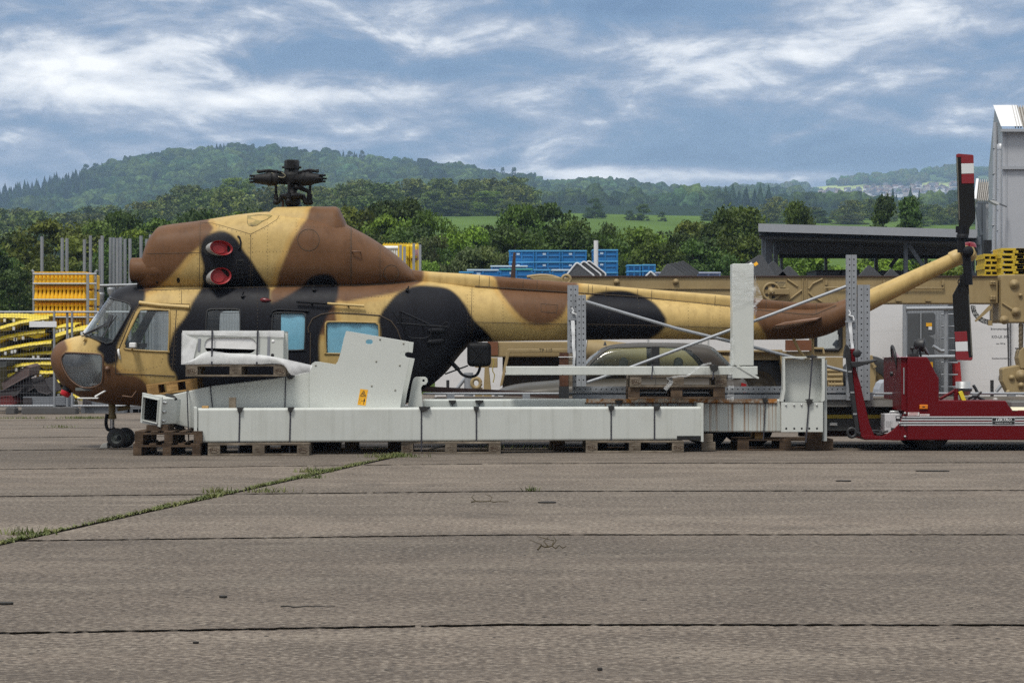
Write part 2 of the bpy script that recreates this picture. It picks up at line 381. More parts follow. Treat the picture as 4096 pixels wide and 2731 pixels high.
def scrap(px, py, L, label, seed, name='rubber_scrap', h=.012):
    rnd = random.Random(seed); c = gp(px, py, .004); n = 10
    ring = [(c.x+L/2*math.cos(k*6.283/n)*rnd.uniform(.8, 1.1), c.y+min(.045, L*.3)*math.sin(k*6.283/n)*rnd.uniform(.6, 1.1)) for k in range(n)]
    o = MB().prism(ring, .001, h, axis='z').build(name, pm('dark_debris', (.022, .02, .018), .8), bevel=.003); tag(o, label, 'scrap')
scrap(2191, 2011, .155, 'flat black rubber scrap right of the middle, below the third joint', 1)
scrap(3727, 1885, .34, 'long thin black strip lying in front of the red tractor', 2)
scrap(3377, 1925, .15, 'small black sliver of rubber left of the long black strip', 3)
scrap(893, 2390, .045, 'small black crumb left of the long straight stick', 4)
scrap(25, 2417, .07, 'black crumb by the lower left edge', 5)
scrap(2399, 2681, .022, 'round black pebble near the bottom edge', 6, 'pebble', .012)
scrap(783, 2573, .03, 'black pebble under the nearest slab joint', 7, 'pebble', .01)

# ---------------------------------------------------------------- terrain: meadow rise, wooded hills
def lerpk(keys, x):
    xs = [k[0] for k in keys]; return np.interp(x, xs, [k[1] for k in keys])
R1 = [(-3000, 985), (0, 980), (400, 950), (700, 890), (900, 868), (1300, 858), (1500, 856), (1800, 850), (2300, 852), (2700, 862), (3100, 868), (3500, 870), (4096, 866), (7000, 860)]      # crest of the near rise
H2 = [(-3000, 800), (-600, 780), (0, 762), (150, 735), (300, 695), (450, 662), (600, 622), (800, 600), (950, 592), (1100, 602), (1300, 628), (1450, 640), (1650, 662), (1900, 682), (2050, 720), (2200, 738), (2330, 730), (2450, 728), (2600, 768), (2750, 775), (3000, 768), (3150, 776), (3250, 796), (3340, 832), (3420, 844), (3600, 850), (4096, 856), (7000, 860)]
H3 = [(-3000, 850), (2400, 800), (2800, 790), (3000, 772), (3150, 762), (3300, 752), (3450, 728), (3600, 712), (3750, 700), (3830, 688), (3950, 700), (4096, 702), (5000, 690), (7000, 720)]
BASE = [(-3000, 1010), (0, 1005), (400, 960), (700, 900), (1200, 850), (1800, 835), (2400, 835), (3000, 838), (3500, 850), (4096, 850), (7000, 850)]
YK = [72, 130, 230, 650, 800, 1250, 2500, 2900, 3700, 5200]
def terr_z(px, Y):
    px = np.asarray(px, float); Y = np.asarray(Y, float)
    z = lambda py, d: H-(py-HY)*d/F
    r1 = z(lerpk(R1, px), 650); b = z(lerpk(BASE, px), 1250); h2 = z(lerpk(H2, px)+54, 2500); h3 = z(lerpk(H3, px), 3700)
    prof = np.stack([np.full_like(px, .004), np.full_like(px, .3), r1*.10+.5, r1, r1*.93, np.maximum(b, r1*.8), h2, np.minimum(h2*.92, h3*.8), h3, h3*.85], -1)
    out = np.zeros(np.broadcast(px, Y).shape)
    px_, Y_ = np.broadcast_arrays(px, Y); prof = np.broadcast_to(prof, px_.shape+(len(YK),))
    idx = np.clip(np.searchsorted(YK, Y_)-1, 0, len(YK)-2); k = np.array(YK, float)
    t = np.clip((Y_-k[idx])/(k[idx+1]-k[idx]), 0, 1); s = t*t*(3-2*t); s = np.where(idx == 5, .35*t+.65*s, s); s = np.where(idx == 2, t, s)
    a = np.take_along_axis(prof, idx[..., None], -1)[..., 0]; c = np.take_along_axis(prof, idx[..., None]+1, -1)[..., 0]
    return a+(c-a)*s
def terrain():
    pxs = np.linspace(-2600, 6700, 240); Ys = np.concatenate([np.linspace(72, 230, 14), np.linspace(250, 800, 60), np.linspace(830, 2500, 70), np.linspace(2560, 3760, 100), np.linspace(3800, 5200, 20)])
    PX, YY = np.meshgrid(pxs, Ys); ZZ = terr_z(PX, YY); XX = (PX-CX)*YY/F
    V = np.stack([XX, YY, ZZ], -1).reshape(-1, 3); n, k = PX.shape
    i = np.arange((n-1)*k).reshape(n-1, k)[:, :-1].ravel(); Fc = np.stack([i, i+1, i+1+k, i+k], 1)
    px = PX.ravel(); Y = YY.ravel(); C = np.tile(np.array([[.018, .030, .013]]), (len(V), 1))
    C[Y < 820] = (.085, .135, .032)
    C[Y < 240] = (.05, .075, .02)
    fld = (Y > 2900)
    pyy = HY-(ZZ.ravel()-H)*F/Y
    for (x0, x1, y0, y1, c) in [(3270, 3520, 742, 780, (.36, .42, .14)), (3690, 3830, 730, 750, (.36, .42, .14)), (3640, 4096, 695, 722, (.08, .13, .05)), (3560, 3700, 716, 734, (.11, .17, .06)), (3900, 4500, 706, 730, (.13, .17, .07))]:
        w = fld & (px > x0) & (px < x1) & (pyy > y0) & (pyy < y1); C[w] = c
    m = bpy.data.materials.new('meadow_and_forest_floor'); m.use_nodes = True; t = NT(m.node_tree); b = t.n['Principled BSDF']
    at = t.add('ShaderNodeVertexColor', layer_name='paint'); tc = t.add('ShaderNodeTexCoord')
    nz = t.noise(t.mapping(tc.outputs['Object'], (.05, .02, .05)), 1, 7, .6)
    c = t.mix(1.0, at.outputs[0], t.ramp(nz, [(.3, .75), (.7, 1.25)]), 'MULTIPLY'); t.l.new(c, b.inputs['Base Color']); b.inputs['Roughness'].default_value = 1; b.inputs['Specular IOR Level'].default_value = 0
    o = npmesh('hills', V, Fc, m, smooth=True, cols=C); tag(o, kind='structure')
terrain()

# ---------------------------------------------------------------- far woods (one mass of crowns) on the hills
def crown_variants(n, sub, seed, amp=.28, conic=False):
    out = []; rnd = random.Random(seed)
    for k in range(n):
        bm = bmesh.new(); bmesh.ops.create_icosphere(bm, subdivisions=sub, radius=1)
        off = Vector((rnd.uniform(0, 99), rnd.uniform(0, 99), k*7.3))
        for v in bm.verts:
            p = v.co.copy(); d = 1+amp*1.5*mnoise.noise(p*1.4+off)+amp*.9*mnoise.noise(p*3.6+off)
            v.co = p*d
            if conic:
                h = (v.co.z+1)/2; r = max(.03, 1.0-h)*.62*(1+.35*mnoise.noise(p*5+off)); q = Vector((p.x, p.y, 0)); q = q.normalized() if q.length > .05 else q; v.co = Vector((q.x*r, q.y*r, h*2.6-1))
            elif v.co.z < -.4: v.co.z = -.4-(-.4-v.co.z)*.3
        V = np.array([v.co for v in bm.verts]); Fc = np.array([[v.index for v in f.verts] for f in bm.faces]); out.append((V, Fc)); bm.free()
    return out
def crowns_mesh(name, variants, pts, sizes, hts, cols, m, label, seed=1):
    rng = np.random.default_rng(seed); VV = []; FF = []; CC = []; o = 0
    for p, s, h, c in zip(pts, sizes, hts, cols):
        V, Fc = variants[rng.integers(len(variants))]; a = rng.random()*6.28; ca, sa = math.cos(a), math.sin(a)
        Q = np.stack([(V[:, 0]*ca-V[:, 1]*sa)*s, (V[:, 0]*sa+V[:, 1]*ca)*s, V[:, 2]*h], 1)+np.array(p)
        VV.append(Q); FF.append(Fc+o); o += len(V); CC.append(np.tile(np.array([c]), (len(V), 1)))
    ob = npmesh(name, np.concatenate(VV), np.concatenate(FF), m, smooth=True, cols=np.concatenate(CC)); return tag(ob, label, 'woodland', kind='stuff')
def woodmat(name, bs=.9, scale=.22):
    m = bpy.data.materials.new(name); m.use_nodes = True; t = NT(m.node_tree); b = t.n['Principled BSDF']
    at = t.add('ShaderNodeVertexColor', layer_name='paint'); tc = t.add('ShaderNodeTexCoord')
    nz = t.noise(tc.outputs['Object'], scale, 6, .75)
    c = t.mix(1.0, at.outputs[0], t.ramp(nz, [(.36, .28), (.5, 1.0), (.64, 1.9)]), 'MULTIPLY'); t.l.new(c, b.inputs['Base Color'])
    b.inputs['Roughness'].default_value = 1; b.inputs['Specular IOR Level'].default_value = 0
    bp = t.add('ShaderNodeBump'); bp.inputs['Strength'].default_value = bs; bp.inputs['Distance'].default_value = 2.5; t.l.new(nz, bp.inputs['Height']); t.l.new(bp.outputs[0], b.inputs['Normal'])
    return m
def forests():
    rng = np.random.default_rng(4)
    fm = woodmat('far_broadleaf'); va = crown_variants(7, 3, 2, .34); vc = crown_variants(3, 2, 9, conic=True)
    def cand(n, x0, x1, y0, y1):
        px = rng.uniform(x0, x1, n); Y = rng.uniform(y0, y1, n); return px, Y
    # main hill
    px, Y = cand(5200, -350, 4450, 1230, 2600)
    tone = np.array([mnoise.noise(Vector((a/260, b/300, 1))) for a, b in zip(px, Y)])
    z = terr_z(px, Y); s = rng.uniform(4.8, 10.5, len(px))*np.interp(Y,[1230,2500],[.8,1.1]); P3 = np.stack([(px-CX)*Y/F, Y, z+s*.15], 1)
    con = ((px < 420+120*tone) & (Y > 1900)) | ((px > 2560) & (px < 3300) & (tone > .12) & (Y > 1700)) | ((tone > .34) & (Y > 2200) & (px < 2000)) | ((px > 2900) & (Y < 1500) & (tone > .05))
    hue = rng.random(len(px)); base = np.stack([.034+.022*hue, .066+.014*hue, .028-.006*hue], 1)*(1+.55*tone)[:, None]*rng.uniform(.5,1.45,len(px))[:, None]
    k = ~con
    crowns_mesh('forest', va, P3[k], s[k], s[k]*rng.uniform(.9, 1.35, k.sum()), base[k], fm, 'hazy blue green broadleaf forest covering the long hill', 1)
    dk = base[con]*np.array([.42, .46, .62]); crowns_mesh('conifer_wood', vc, P3[con]+np.array([0, 0, 2]), s[con]*.85, s[con]*.85, dk, fm, 'dark spruce plantation patches on the long hill', 2)
    # right hill behind, hedges and copses between its fields
    px, Y = cand(2600, 2500, 4500, 2900, 3800); z = terr_z(px, Y); pyy = HY-(z-H)*F/Y
    bad = np.zeros(len(px), bool)
    for (x0, x1, y0, y1) in [(3270, 3520, 744, 778), (3690, 3830, 730, 748), (3640, 3760, 700, 720), (3900, 4500, 708, 728)]: bad |= (px > x0) & (px < x1) & (pyy > y0) & (pyy < y1) & (rng.random(len(px)) < .96)
    bad |= (px > 3225) & (px < 3850) & (pyy > 746) & (pyy < 822) & (rng.random(len(px)) < .93)
    k = ~bad; s = rng.uniform(4.5, 9, len(px)); P3 = np.stack([(px-CX)*Y/F, Y, z+s*.4], 1)
    base = np.stack([rng.uniform(.045, .085, len(px)), rng.uniform(.075, .115, len(px)), rng.uniform(.02, .035, len(px))], 1)
    crowns_mesh('far_forest', va, P3[k], s[k], s[k]*.95, base[k], fm, 'pale hazy trees and hedges around the fields of the right hand hill', 3)
forests()
# ---------------------------------------------------------------- trees
def leafmat(name, c, dark=.55):
    m = bpy.data.materials.new(name); m.use_nodes = True; t = NT(m.node_tree); b = t.n['Principled BSDF']
    at = t.add('ShaderNodeVertexColor', layer_name='paint'); oi = t.add('ShaderNodeObjectInfo')
    v = t.math('MULTIPLY_ADD', oi.outputs['Random'], .35, .82)
    col = t.mix(1.0, at.outputs[0], c, 'MULTIPLY'); hs = t.add('ShaderNodeHueSaturation'); hs.inputs['Saturation'].default_value = 1.0
    t.l.new(v, hs.inputs['Value']); t.l.new(t.math('MULTIPLY_ADD', oi.outputs['Random'], .03, .485), hs.inputs['Hue']); t.l.new(col, hs.inputs['Color'])
    t.l.new(hs.outputs[0], b.inputs['Base Color']); b.inputs['Roughness'].default_value = .6; b.inputs['Specular IOR Level'].default_value = .25
    tl = t.add('ShaderNodeBsdfTranslucent'); t.l.new(hs.outputs[0], tl.inputs[0]); mx = t.add('ShaderNodeMixShader'); mx.inputs[0].default_value = .22
    out = t.n['Material Output']; t.l.new(b.outputs[0], mx.inputs[1]); t.l.new(tl.outputs[0], mx.inputs[2]); t.l.new(mx.outputs[0], out.inputs[0]); return m
trunkm = pm('tree_bark', (.07, .055, .04), .9, var=.35, scale=8, bump=.5, bscale=20)
def crown(seed, style, nleaf=15000, leaf=.13, h0=.12):
    """leaf cloud in a 10 m tall, about 7.5 m wide tree; returns mesh arrays and limb tips"""
    rng = np.random.default_rng(seed); clumps = []
    if style == 'broad': n, w, e = 64, 3.35, 1.0
    elif style == 'tall': n, w, e = 62, 2.5, 1.15
    elif style == 'bush': n, w, e = 52, 3.9, .9
    elif style == 'dome': n, w, e = 90, 3.8, .9; h0 = .04
    elif style == 'poplar': n, w, e = 54, 1.9, 1.2
    elif style == 'spire': n, w, e = 56, 2.6, 1.0
    for i in range(n):
        u = rng.random()**.85; z = 10*(h0+(1-h0)*u)
        if style == 'spire': rr = w*(1.05-u)*1.05+.12
        elif style == 'poplar': rr = w*math.sin(math.pi*min(1, .12+.86*u))**.6*(1.02-.45*u)
        elif style == 'bush': rr = w*math.sqrt(max(.02, 1-u*u*.92))
        elif style == 'dome': rr = w*(max(.03, 1-abs((u-.35)/.68)**2.4))**.55
        else: rr = w*(max(.03, 1-abs((u-.42)/.60)**2.3))**.55*(.8+.35*rng.random())
        a = rng.random()*6.283; q = rr*(rng.random()**.42)
        r = (.55+.75*rng.random())*(.8 if style in ('poplar', 'spire') else 1.05)*(1.05-.35*u)
        clumps.append((math.cos(a)*q, math.sin(a)*q, min(z, 9.9-r*.7), r, (.62+.75*rng.random()), rng.random()))
    cl = np.array(clumps); wts = cl[:, 3]**2; wts /= wts.sum()
    k = rng.choice(n, nleaf, p=wts); d = rng.normal(size=(nleaf, 3)); d /= np.linalg.norm(d, axis=1)[:, None]
    d[:, 2] = np.where(d[:, 2] < -.3, d[:, 2]*.4, d[:, 2])
    rad = cl[k, 3]*(1-.38*rng.random(nleaf)**1.6)*(1+.22*rng.normal(size=nleaf)*.5)
    lump = 1+.22*np.sin(d[:, 0]*7+cl[k, 5]*40)*np.cos(d[:, 2]*6+cl[k, 5]*17)
    c = cl[k, :3]+d*(rad*lump)[:, None]*np.array([1.15, 1.15, .82]); c[:, 2] = np.maximum(c[:, 2], .25)
    nrm = d+rng.normal(size=(nleaf, 3))*.75; nrm /= np.linalg.norm(nrm, axis=1)[:, None]
    a = np.cross(nrm, rng.normal(size=(nleaf, 3))); a /= np.linalg.norm(a, axis=1)[:, None]; b = np.cross(nrm, a)
    s = leaf*(.6+.9*rng.random(nleaf))[:, None]
    V = np.stack([c-a*s, c-b*s*.62, c+a*s, c+b*s*.62], 1).reshape(-1, 3); Fc = np.arange(nleaf*4).reshape(-1, 4)
    tone = (cl[k, 4]*(.86+.28*rng.random(nleaf))); yel = cl[k, 5]
    tone = tone*1.0
    C = np.stack([tone*(.90+.24*yel), tone*(.95+.18*yel), tone*(.9-.2*yel)], 1); C = np.repeat(C, 4, 0)
    return V, Fc, C, cl
def tree_proto(style, seed, lm, nleaf=15000, leaf=.13):
    V, Fc, C, cl = crown(seed, style, nleaf, leaf); rnd = random.Random(seed)
    t = MB(); tw = .20 if style != 'bush' else .1
    base = Vector((0, 0, -.4)); top = Vector((rnd.uniform(-.3, .3), rnd.uniform(-.3, .3), 7.2 if style != 'bush' else 3))
    t.tube([base, base.lerp(top, .35)+Vector((.12, .05, 0)), base.lerp(top, .7)+Vector((-.1, .1, 0)), top], [tw*1.25, tw, tw*.6, tw*.15], 9)
    for i in range(14):
        c = cl[rnd.randrange(len(cl))]; u = min(.85, max(.15, (c[2]-1.8)/9)); s = base.lerp(top, u); e = Vector(c[:3]); m_ = s.lerp(e, .5)+Vector((0, 0, .25))
        t.tube([s, m_, e], [tw*.45, tw*.25, .02], 6)
    return (V, Fc, C, t, lm)
LM = [leafmat('leaf_dark_green', (.082, .125, .024)), leafmat('leaf_olive', (.118, .152, .028)), leafmat('leaf_fresh_green', (.140, .205, .030)), leafmat('leaf_grey_green', (.095, .115, .048)), leafmat('leaf_deep_green', (.055, .092, .022))]
PROTO = {}
def plant(key, style, seed, lm, px, py, wpx, Y, name, label, group, zbase=0, leaf=.13, nleaf=15000, cat='tree', aspect=None):
    """a tree whose top shows at row py and whose crown is wpx wide at distance Y"""
    h = Z(py, Y)-zbase; w = (1.34 if Y < 139 else .92)*wpx*Y/F/{'broad': 7.6, 'tall': 5.9, 'bush': 8.6, 'dome': 8.2, 'poplar': 4.6, 'spire': 6.2}[style]; hs = h/10.1
    rz = random.uniform(0, 6.28)
    pk = (key, lm)
    if pk not in PROTO:
        V, Fc, C, tr, _ = tree_proto(style, seed, lm, nleaf, leaf)
        o = localthing(name, label, cat, (X(px, Y), Y, zbase), rz, group)
        tr.build('trunk', trunkm, o); c = npmesh('crown', V, Fc, LM[lm], o, cols=C)
        o.scale = (w, w, hs); PROTO[pk] = o; return o
    o = copy_thing(PROTO[pk], (X(px, Y), Y, zbase), rz, label, group, scale=(w, w, hs))
    o.name = name; o['category'] = cat; return o
NG = 'trees beyond the yard'
near = [  # key, style, seed, material, px, py, width, Y, label
 ('b1', 'broad', 1, 4, -40, 975, 230, 105, 'low dark tree cut by the left edge behind the yellow timber pile'),
 ('b1', 'broad', 1, 1, 190, 872, 340, 112, 'broad olive tree behind the leftmost tall steel poles'),
 ('b2', 'broad', 2, 0, 370, 880, 260, 126, 'dark round tree behind the yellow barrier rack, right of the broad olive tree'),
 ('b3', 'broad', 3, 1, 330, 935, 330, 104, 'olive green tree directly above the yellow barrier rack'),
 ('s1', 'tall', 4, 4, 485, 842, 180, 130, 'dark pointed tree standing tallest left of the engine cowling'),
 ('b2', 'broad', 2, 2, 590, 915, 260, 106, 'fresh green tree behind the crowded steel poles left of the helicopter intake'),
 ('b1', 'broad', 1, 0, 640, 868, 300, 128, 'dark green tree rising above the helicopter nose intake'),
 ('b4', 'broad', 5, 4, 800, 838, 320, 132, 'dark tree behind the front slope of the engine cowling'),
 ('b3', 'broad', 3, 0, 980, 835, 300, 128, 'dark green tree hidden behind the cowling in front of the rotor mast'),
 ('b2', 'broad', 2, 1, 1430, 826, 280, 122, 'light olive tree just behind the step of the rotor housing'),
 ('b4', 'broad', 5, 4, 1590, 790, 300, 134, 'dark crowned tree that stands tallest behind the sloping tail end of the cowling'),
 ('b1', 'broad', 1, 2, 1545, 850, 260, 110, 'bright green rounded tree above the yellow and white barrier rack'),
 ('b3', 'broad', 3, 0, 1715, 838, 240, 120, 'dark tree right of the bright rounded one above the barrier rack'),
 ('b2', 'broad', 2, 2, 1850, 900, 240, 112, 'bright green tree left of the bladed aerial on the tail boom'),
 ('b4', 'broad', 5, 4, 1985, 892, 230, 126, 'dark tree in front of the green field, left of the blue crate wall'),
 ('s1', 'tall', 4, 0, 2080, 815, 190, 128, 'upright dark green tree above the left end of the blue crate wall'),
 ('b1', 'broad', 1, 4, 2190, 803, 280, 130, 'tall dark tree above the middle of the blue crate wall'),
 ('b3', 'broad', 3, 0, 2300, 872, 220, 108, 'dense green tree behind the white pole'),
 ('b2', 'broad', 2, 4, 2430, 892, 170, 120, 'dark purple green tree above the right end of the blue crate wall'),
 ('b4', 'broad', 5, 2, 2570, 905, 260, 112, 'yellow green tree to the right of the blue crate wall in front of the field'),
 ('b1', 'broad', 1, 1, 2760, 874, 230, 124, 'light green tree with bright top midway between crate wall and open shed'),
 ('b3', 'broad', 3, 4, 2800, 945, 280, 104, 'dark bushy tree low in front, left of the wrapped white column'),
 ('s2', 'tall', 6, 0, 2965, 816, 240, 116, 'tall loose tree with see through top left of the open shed'),
 ('b2', 'broad', 2, 0, 2640, 965, 250, 103, 'dense dark tree low behind the small blue crates'),
 ('b4', 'broad', 5, 0, 2960, 935, 260, 106, 'green tree standing against the left posts of the open shed'),
 ('s2', 'tall', 6, 0, 3195, 800, 190, 140, 'loose tall tree rising over the left part of the shed roof'),
 ('b1', 'broad', 1, 2, 3230, 1010, 320, 96, 'fresh green tree seen through the left bay of the open shed'),
 ('b2', 'broad', 2, 2, 3500, 1025, 330, 98, 'bright green tree seen through the middle of the open shed'),
 ('b3', 'broad', 3, 1, 3760, 1040, 300, 97, 'yellow green tree seen through the right bay of the open shed'),
 ('p1', 'spire', 7, 4, 3540, 774, 300, 150, 'left one of the two wind bent poplars above the shed roof'),
 ('p2', 'spire', 8, 4, 3634, 780, 310, 152, 'right one of the two wind bent poplars above the shed roof'),
]
fill = [('b3', 'broad', 3, 4, x, y, 300, d, l) for x, y, d, l in [(1330, 905, 106, 'dark tree behind the upper rear edge of the rotor housing'), (1480, 930, 102, 'dark lower tree behind the sloping cowling spine'), (1640, 900, 108, 'dark green tree directly behind the barrier rack'), (1800, 925, 118, 'dark tree between willow bush and green field'), (2060, 905, 104, 'dark tree close behind the left end of the blue crate wall'), (2250, 900, 106, 'dark tree close behind the middle of the blue crate wall'), (2400, 930, 105, 'dark tree close behind the white pole'), (2900, 880, 122, 'dark tree behind the thin loose one left of the shed'), (2700, 925, 118, 'dark tree behind the bright topped one left of the shed'),
        (80, 930, 122, 'dark tree behind the broad olive one at far left'), (700, 930, 104, 'dark tree close behind the helicopter intake'), (520, 945, 102, 'dark tree right behind the crowded steel poles')]]
for k in near+fill: plant(*k[:8], 'tree', k[8], NG)
shr = [('k1', 'bush', 11, 3, 1735, 940, 190, 96, 'grey brown willow bush right of the yellow barrier rack'), ('k2', 'bush', 12, 3, 1900, 985, 260, 95, 'grey green willow bush behind the low blue crates'),
       ('k1', 'bush', 11, 3, 2060, 1000, 200, 97, 'pale willow bush behind the left end of the blue crate wall'), ('k2', 'bush', 12, 2, 1690, 1040, 180, 94, 'small fresh green bush low beside the barrier rack'),
       ('k1', 'bush', 11, 4, 60, 1075, 300, 94, 'dark green shrub low behind the yellow stack at far left'), ('k2', 'bush', 12, 4, 420, 1045, 300, 96, 'dark shrub behind the middle of the steel poles'),
       ('k1', 'bush', 11, 4, 700, 1000, 260, 98, 'dark shrub behind the helicopter intake')]
for k in shr: plant(*k[:8], 'shrub', k[8], 'shrubs at the edge of the yard', cat='shrub')
RG = 'trees on the near rise'
ridge = [
 ('b4', 'broad', 5, 0, 640, 800, 160, 600, 'leftmost hazy tree on the rise, over the steel poles'), ('b2', 'broad', 2, 0, 745, 770, 140, 610, 'hazy dark tree on the rise above the front of the cowling'),
 ('b1', 'broad', 1, 4, 835, 758, 130, 615, 'hazy dark tree left of the big domed tree on the rise'), ('b3', 'broad', 3, 2, 945, 708, 190, 620, 'big domed bright tree, tallest on the rise left of the rotor head'),
 ('b2', 'broad', 2, 0, 1030, 765, 150, 620, 'hazy tree just left of the rotor head'), ('b1', 'broad', 1, 3, 985, 800, 160, 560, 'pale brownish tree under the big domed one on the rise'),
 ('b4', 'broad', 5, 0, 1110, 762, 150, 610, 'hazy tree behind the left rotor arm link'), ('b3', 'broad', 3, 1, 1235, 780, 140, 600, 'hazy olive tree behind the right rotor link'),
 ('s1', 'tall', 4, 2, 1322, 752, 95, 620, 'small bright upright tree right of the rotor head'), ('b2', 'broad', 2, 1, 1385, 775, 130, 610, 'hazy brownish tree behind the top step of the rotor housing'),
 ('b1', 'broad', 1, 1, 1462, 783, 120, 600, 'low hazy tree left of the tallest dark crowned tree'), ('b4', 'broad', 5, 2, 1560, 738, 190, 625, 'wide hazy green tree on the rise behind the tallest dark crowned tree'),
 ('b3', 'broad', 3, 0, 1660, 742, 160, 622, 'dark hazy tree right of the wide green one on the rise'), ('b2', 'broad', 2, 1, 1740, 765, 160, 615, 'brownish hazy tree above the left end of the green field'),
 ('b1', 'broad', 1, 0, 1830, 785, 130, 612, 'low hazy tree on the field edge left of the aerial'), ('b4', 'broad', 5, 2, 1945, 764, 180, 618, 'wide hazy tree on the field edge above the aerial'),
 ('b3', 'broad', 3, 1, 2040, 800, 120, 612, 'low hazy tree between field edge and blue crate wall'), ('k1', 'bush', 11, 4, 2382, 793, 98, 600, 'round clipped dark tree alone on the green field'),
 ('k2', 'bush', 12, 0, 2572, 816, 82, 590, 'dome shaped bush on the open green field'), ('k1', 'bush', 11, 4, 2520, 842, 55, 592, 'low hedge piece left of the dome shaped bush'),
 ('k2', 'bush', 12, 4, 2648, 848, 42, 588, 'tiny dark bush alone right of the dome shaped bush'), ('k1', 'bush', 11, 0, 2830, 836, 70, 600, 'dark bush at the right part of the green field'),
 ('b2', 'broad', 2, 0, 2895, 838, 70, 604, 'small tree beside the dark bush at the right part of the field'), ('k2', 'bush', 12, 4, 3275, 840, 120, 590, 'dark rounded tree over the left end of the shed roof'),
 ('k1', 'bush', 11, 3, 3400, 858, 150, 580, 'brownish bush on the rise left of the poplars'), ('b1', 'broad', 1, 4, 3722, 822, 110, 585, 'dark tree right of the poplars'),
 ('k2', 'bush', 12, 2, 3690, 868, 120, 560, 'light green bush below the dark tree right of the poplars'), ('k1', 'bush', 11, 0, 3790, 866, 110, 575, 'grey green bush behind the upper tail rotor blade')]
def zt(px, Y): return float(terr_z(np.array([px]), np.array([Y]))[0])
for k in ridge:
    st = k[1] if k[1] != 'broad' or k[6] > 150 else 'dome'
    plant(*(('d'+k[0], 'dome', k[2]+30) if k[1] == 'broad' else k[:3]), *k[3:8], 'tree', k[8], RG, zbase=zt(k[4], k[7])-.6, leaf=.16)
# closed copse along the near rise, one mass
def copse():
    rng = np.random.default_rng(31); V0, F0, C0, _ = crown(41, 'dome', 2600, .30, .05); V0 = V0/np.array([7.6, 7.6, 10.0]); VV = []; FF = []; CC = []; o = 0
    for px in np.concatenate([rng.uniform(-150, 2120, 120), rng.uniform(3080, 4300, 34)]):
        left = px < 2200; Y = (rng.uniform(430, 640) if px < 1650 else rng.uniform(625, 650)) if left else rng.uniform(560, 640); s = rng.uniform(6, 11) if left else rng.uniform(4, 7); hgt = s*rng.uniform(.75, 1.1); a = rng.random()*6.28; c, sn = math.cos(a), math.sin(a)
        V = V0*np.array([s, s, hgt]); V = np.stack([V[:, 0]*c-V[:, 1]*sn+(px-CX)*Y/F, V[:, 0]*sn+V[:, 1]*c+Y, V[:, 2]+zt(px, Y)-.5], 1); VV.append(V); FF.append(F0+o); o += len(V); CC.append(C0*np.array([[.82+.3*rng.random(), .95+.12*rng.random(), .9]])*(.75+.5*rng.random()))
    tag(npmesh('copse', np.concatenate(VV), np.concatenate(FF), leafmat('copse_leaf', (.125, .165, .045)), cols=np.concatenate(CC)), 'closed belt of hazy mixed trees along the near rise', 'woodland', kind='stuff')
copse()
# far dark pines along the skyline that stand out one by one
pinem = LM[4]
pn = [(1318, 606, 34), (1352, 602, 40), (1400, 603, 38), (1448, 600, 34), (945, 575, 26), (1010, 574, 26), (1085, 578, 30), (345, 655, 36), (385, 652, 44), (455, 640, 40), (520, 622, 36), (2390, 730, 30), (2140, 690, 36), (2055, 668, 34), (2010, 668, 24)]
lab = ['leftmost', 'second', 'third', 'fourth']
names = [f'{a} of the four dark pines on the skyline right of the rotor head' for a in lab]+['single dark pine on the hilltop skyline, left of its two companions', 'middle one of three dark pines spaced along the hilltop skyline', 'right one of three dark pines along the hilltop skyline', 'left dark tree on the falling left shoulder of the hill', 'tall dark tree on the left shoulder of the hill', 'dark tree a little up the left shoulder of the hill', 'uppermost dark tree on the left shoulder of the hill', 'small dark tree in the saddle of the long hill', 'rounded tree on the right falling skyline of the hill', 'left tree of a pair on the skyline right of the wooded top', 'little tree left of the pair on the falling skyline']
for (px, py, w), nm in zip(pn, names): plant('b2', 'broad', 2, 4, px, py, w, 2480, 'pine_tree', nm, 'trees on the skyline', zbase=zt(px, 2480)-1)
# ---------------------------------------------------------------- helicopter (centre line at Y = 29.4 m)
HYC = 29.4
def cr(pts, n=6, closed=True):
    """Catmull-Rom through points"""
    p = [np.array(q, float) for q in pts]; m = len(p); out = []
    for i in range(m if closed else m-1):
        a = p[(i-1) % m] if closed or i > 0 else p[0]; b = p[i]; c = p[(i+1) % m]; d = p[(i+2) % m] if closed or i+2 < m else p[-1]
        for k in range(n):
            t = k/n; out.append(.5*((2*b)+(-a+c)*t+(2*a-5*b+4*c-d)*t*t+(-a+3*b-3*c+d)*t**3))
    if not closed: out.append(p[-1])
    return np.array(out)
def ym(px):      # depth of the near flank along the aircraft
    return np.interp(px, [205, 260, 340, 560, 1550, 1700, 1900, 2900, 3300, 3900], [29.3, 29.02, 28.9, 28.76, 28.74, 28.85, 29.06, 29.18, 29.24, 29.35])
def mk(pts):
    a = np.array(pts, float); Y = ym(a[:, 0]); return np.stack([(a[:, 0]-CX)*Y/F, H-(a[:, 1]-HY)*Y/F], 1)
def sdf(P2, poly):
    A = poly; B = np.roll(poly, -1, 0); best = np.full(len(P2), 1e9); ins = np.zeros(len(P2), bool); near = np.zeros((len(P2), 2))
    for a, b in zip(A, B):
        d = b-a; L = (d*d).sum()+1e-12; t = np.clip(((P2-a)@d)/L, 0, 1); q = a+t[:, None]*d; e = ((P2-q)**2).sum(1)
        k = e < best; best[k] = e[k]; near[k] = q[k]
        c = (a[1] > P2[:, 1]) != (b[1] > P2[:, 1])
        with np.errstate(divide='ignore', invalid='ignore'): xx = a[0]+(P2[:, 1]-a[1])*d[0]/d[1]
        ins ^= c & (P2[:, 0] < xx)
    s = np.sqrt(best); return np.where(ins, -s, s), near
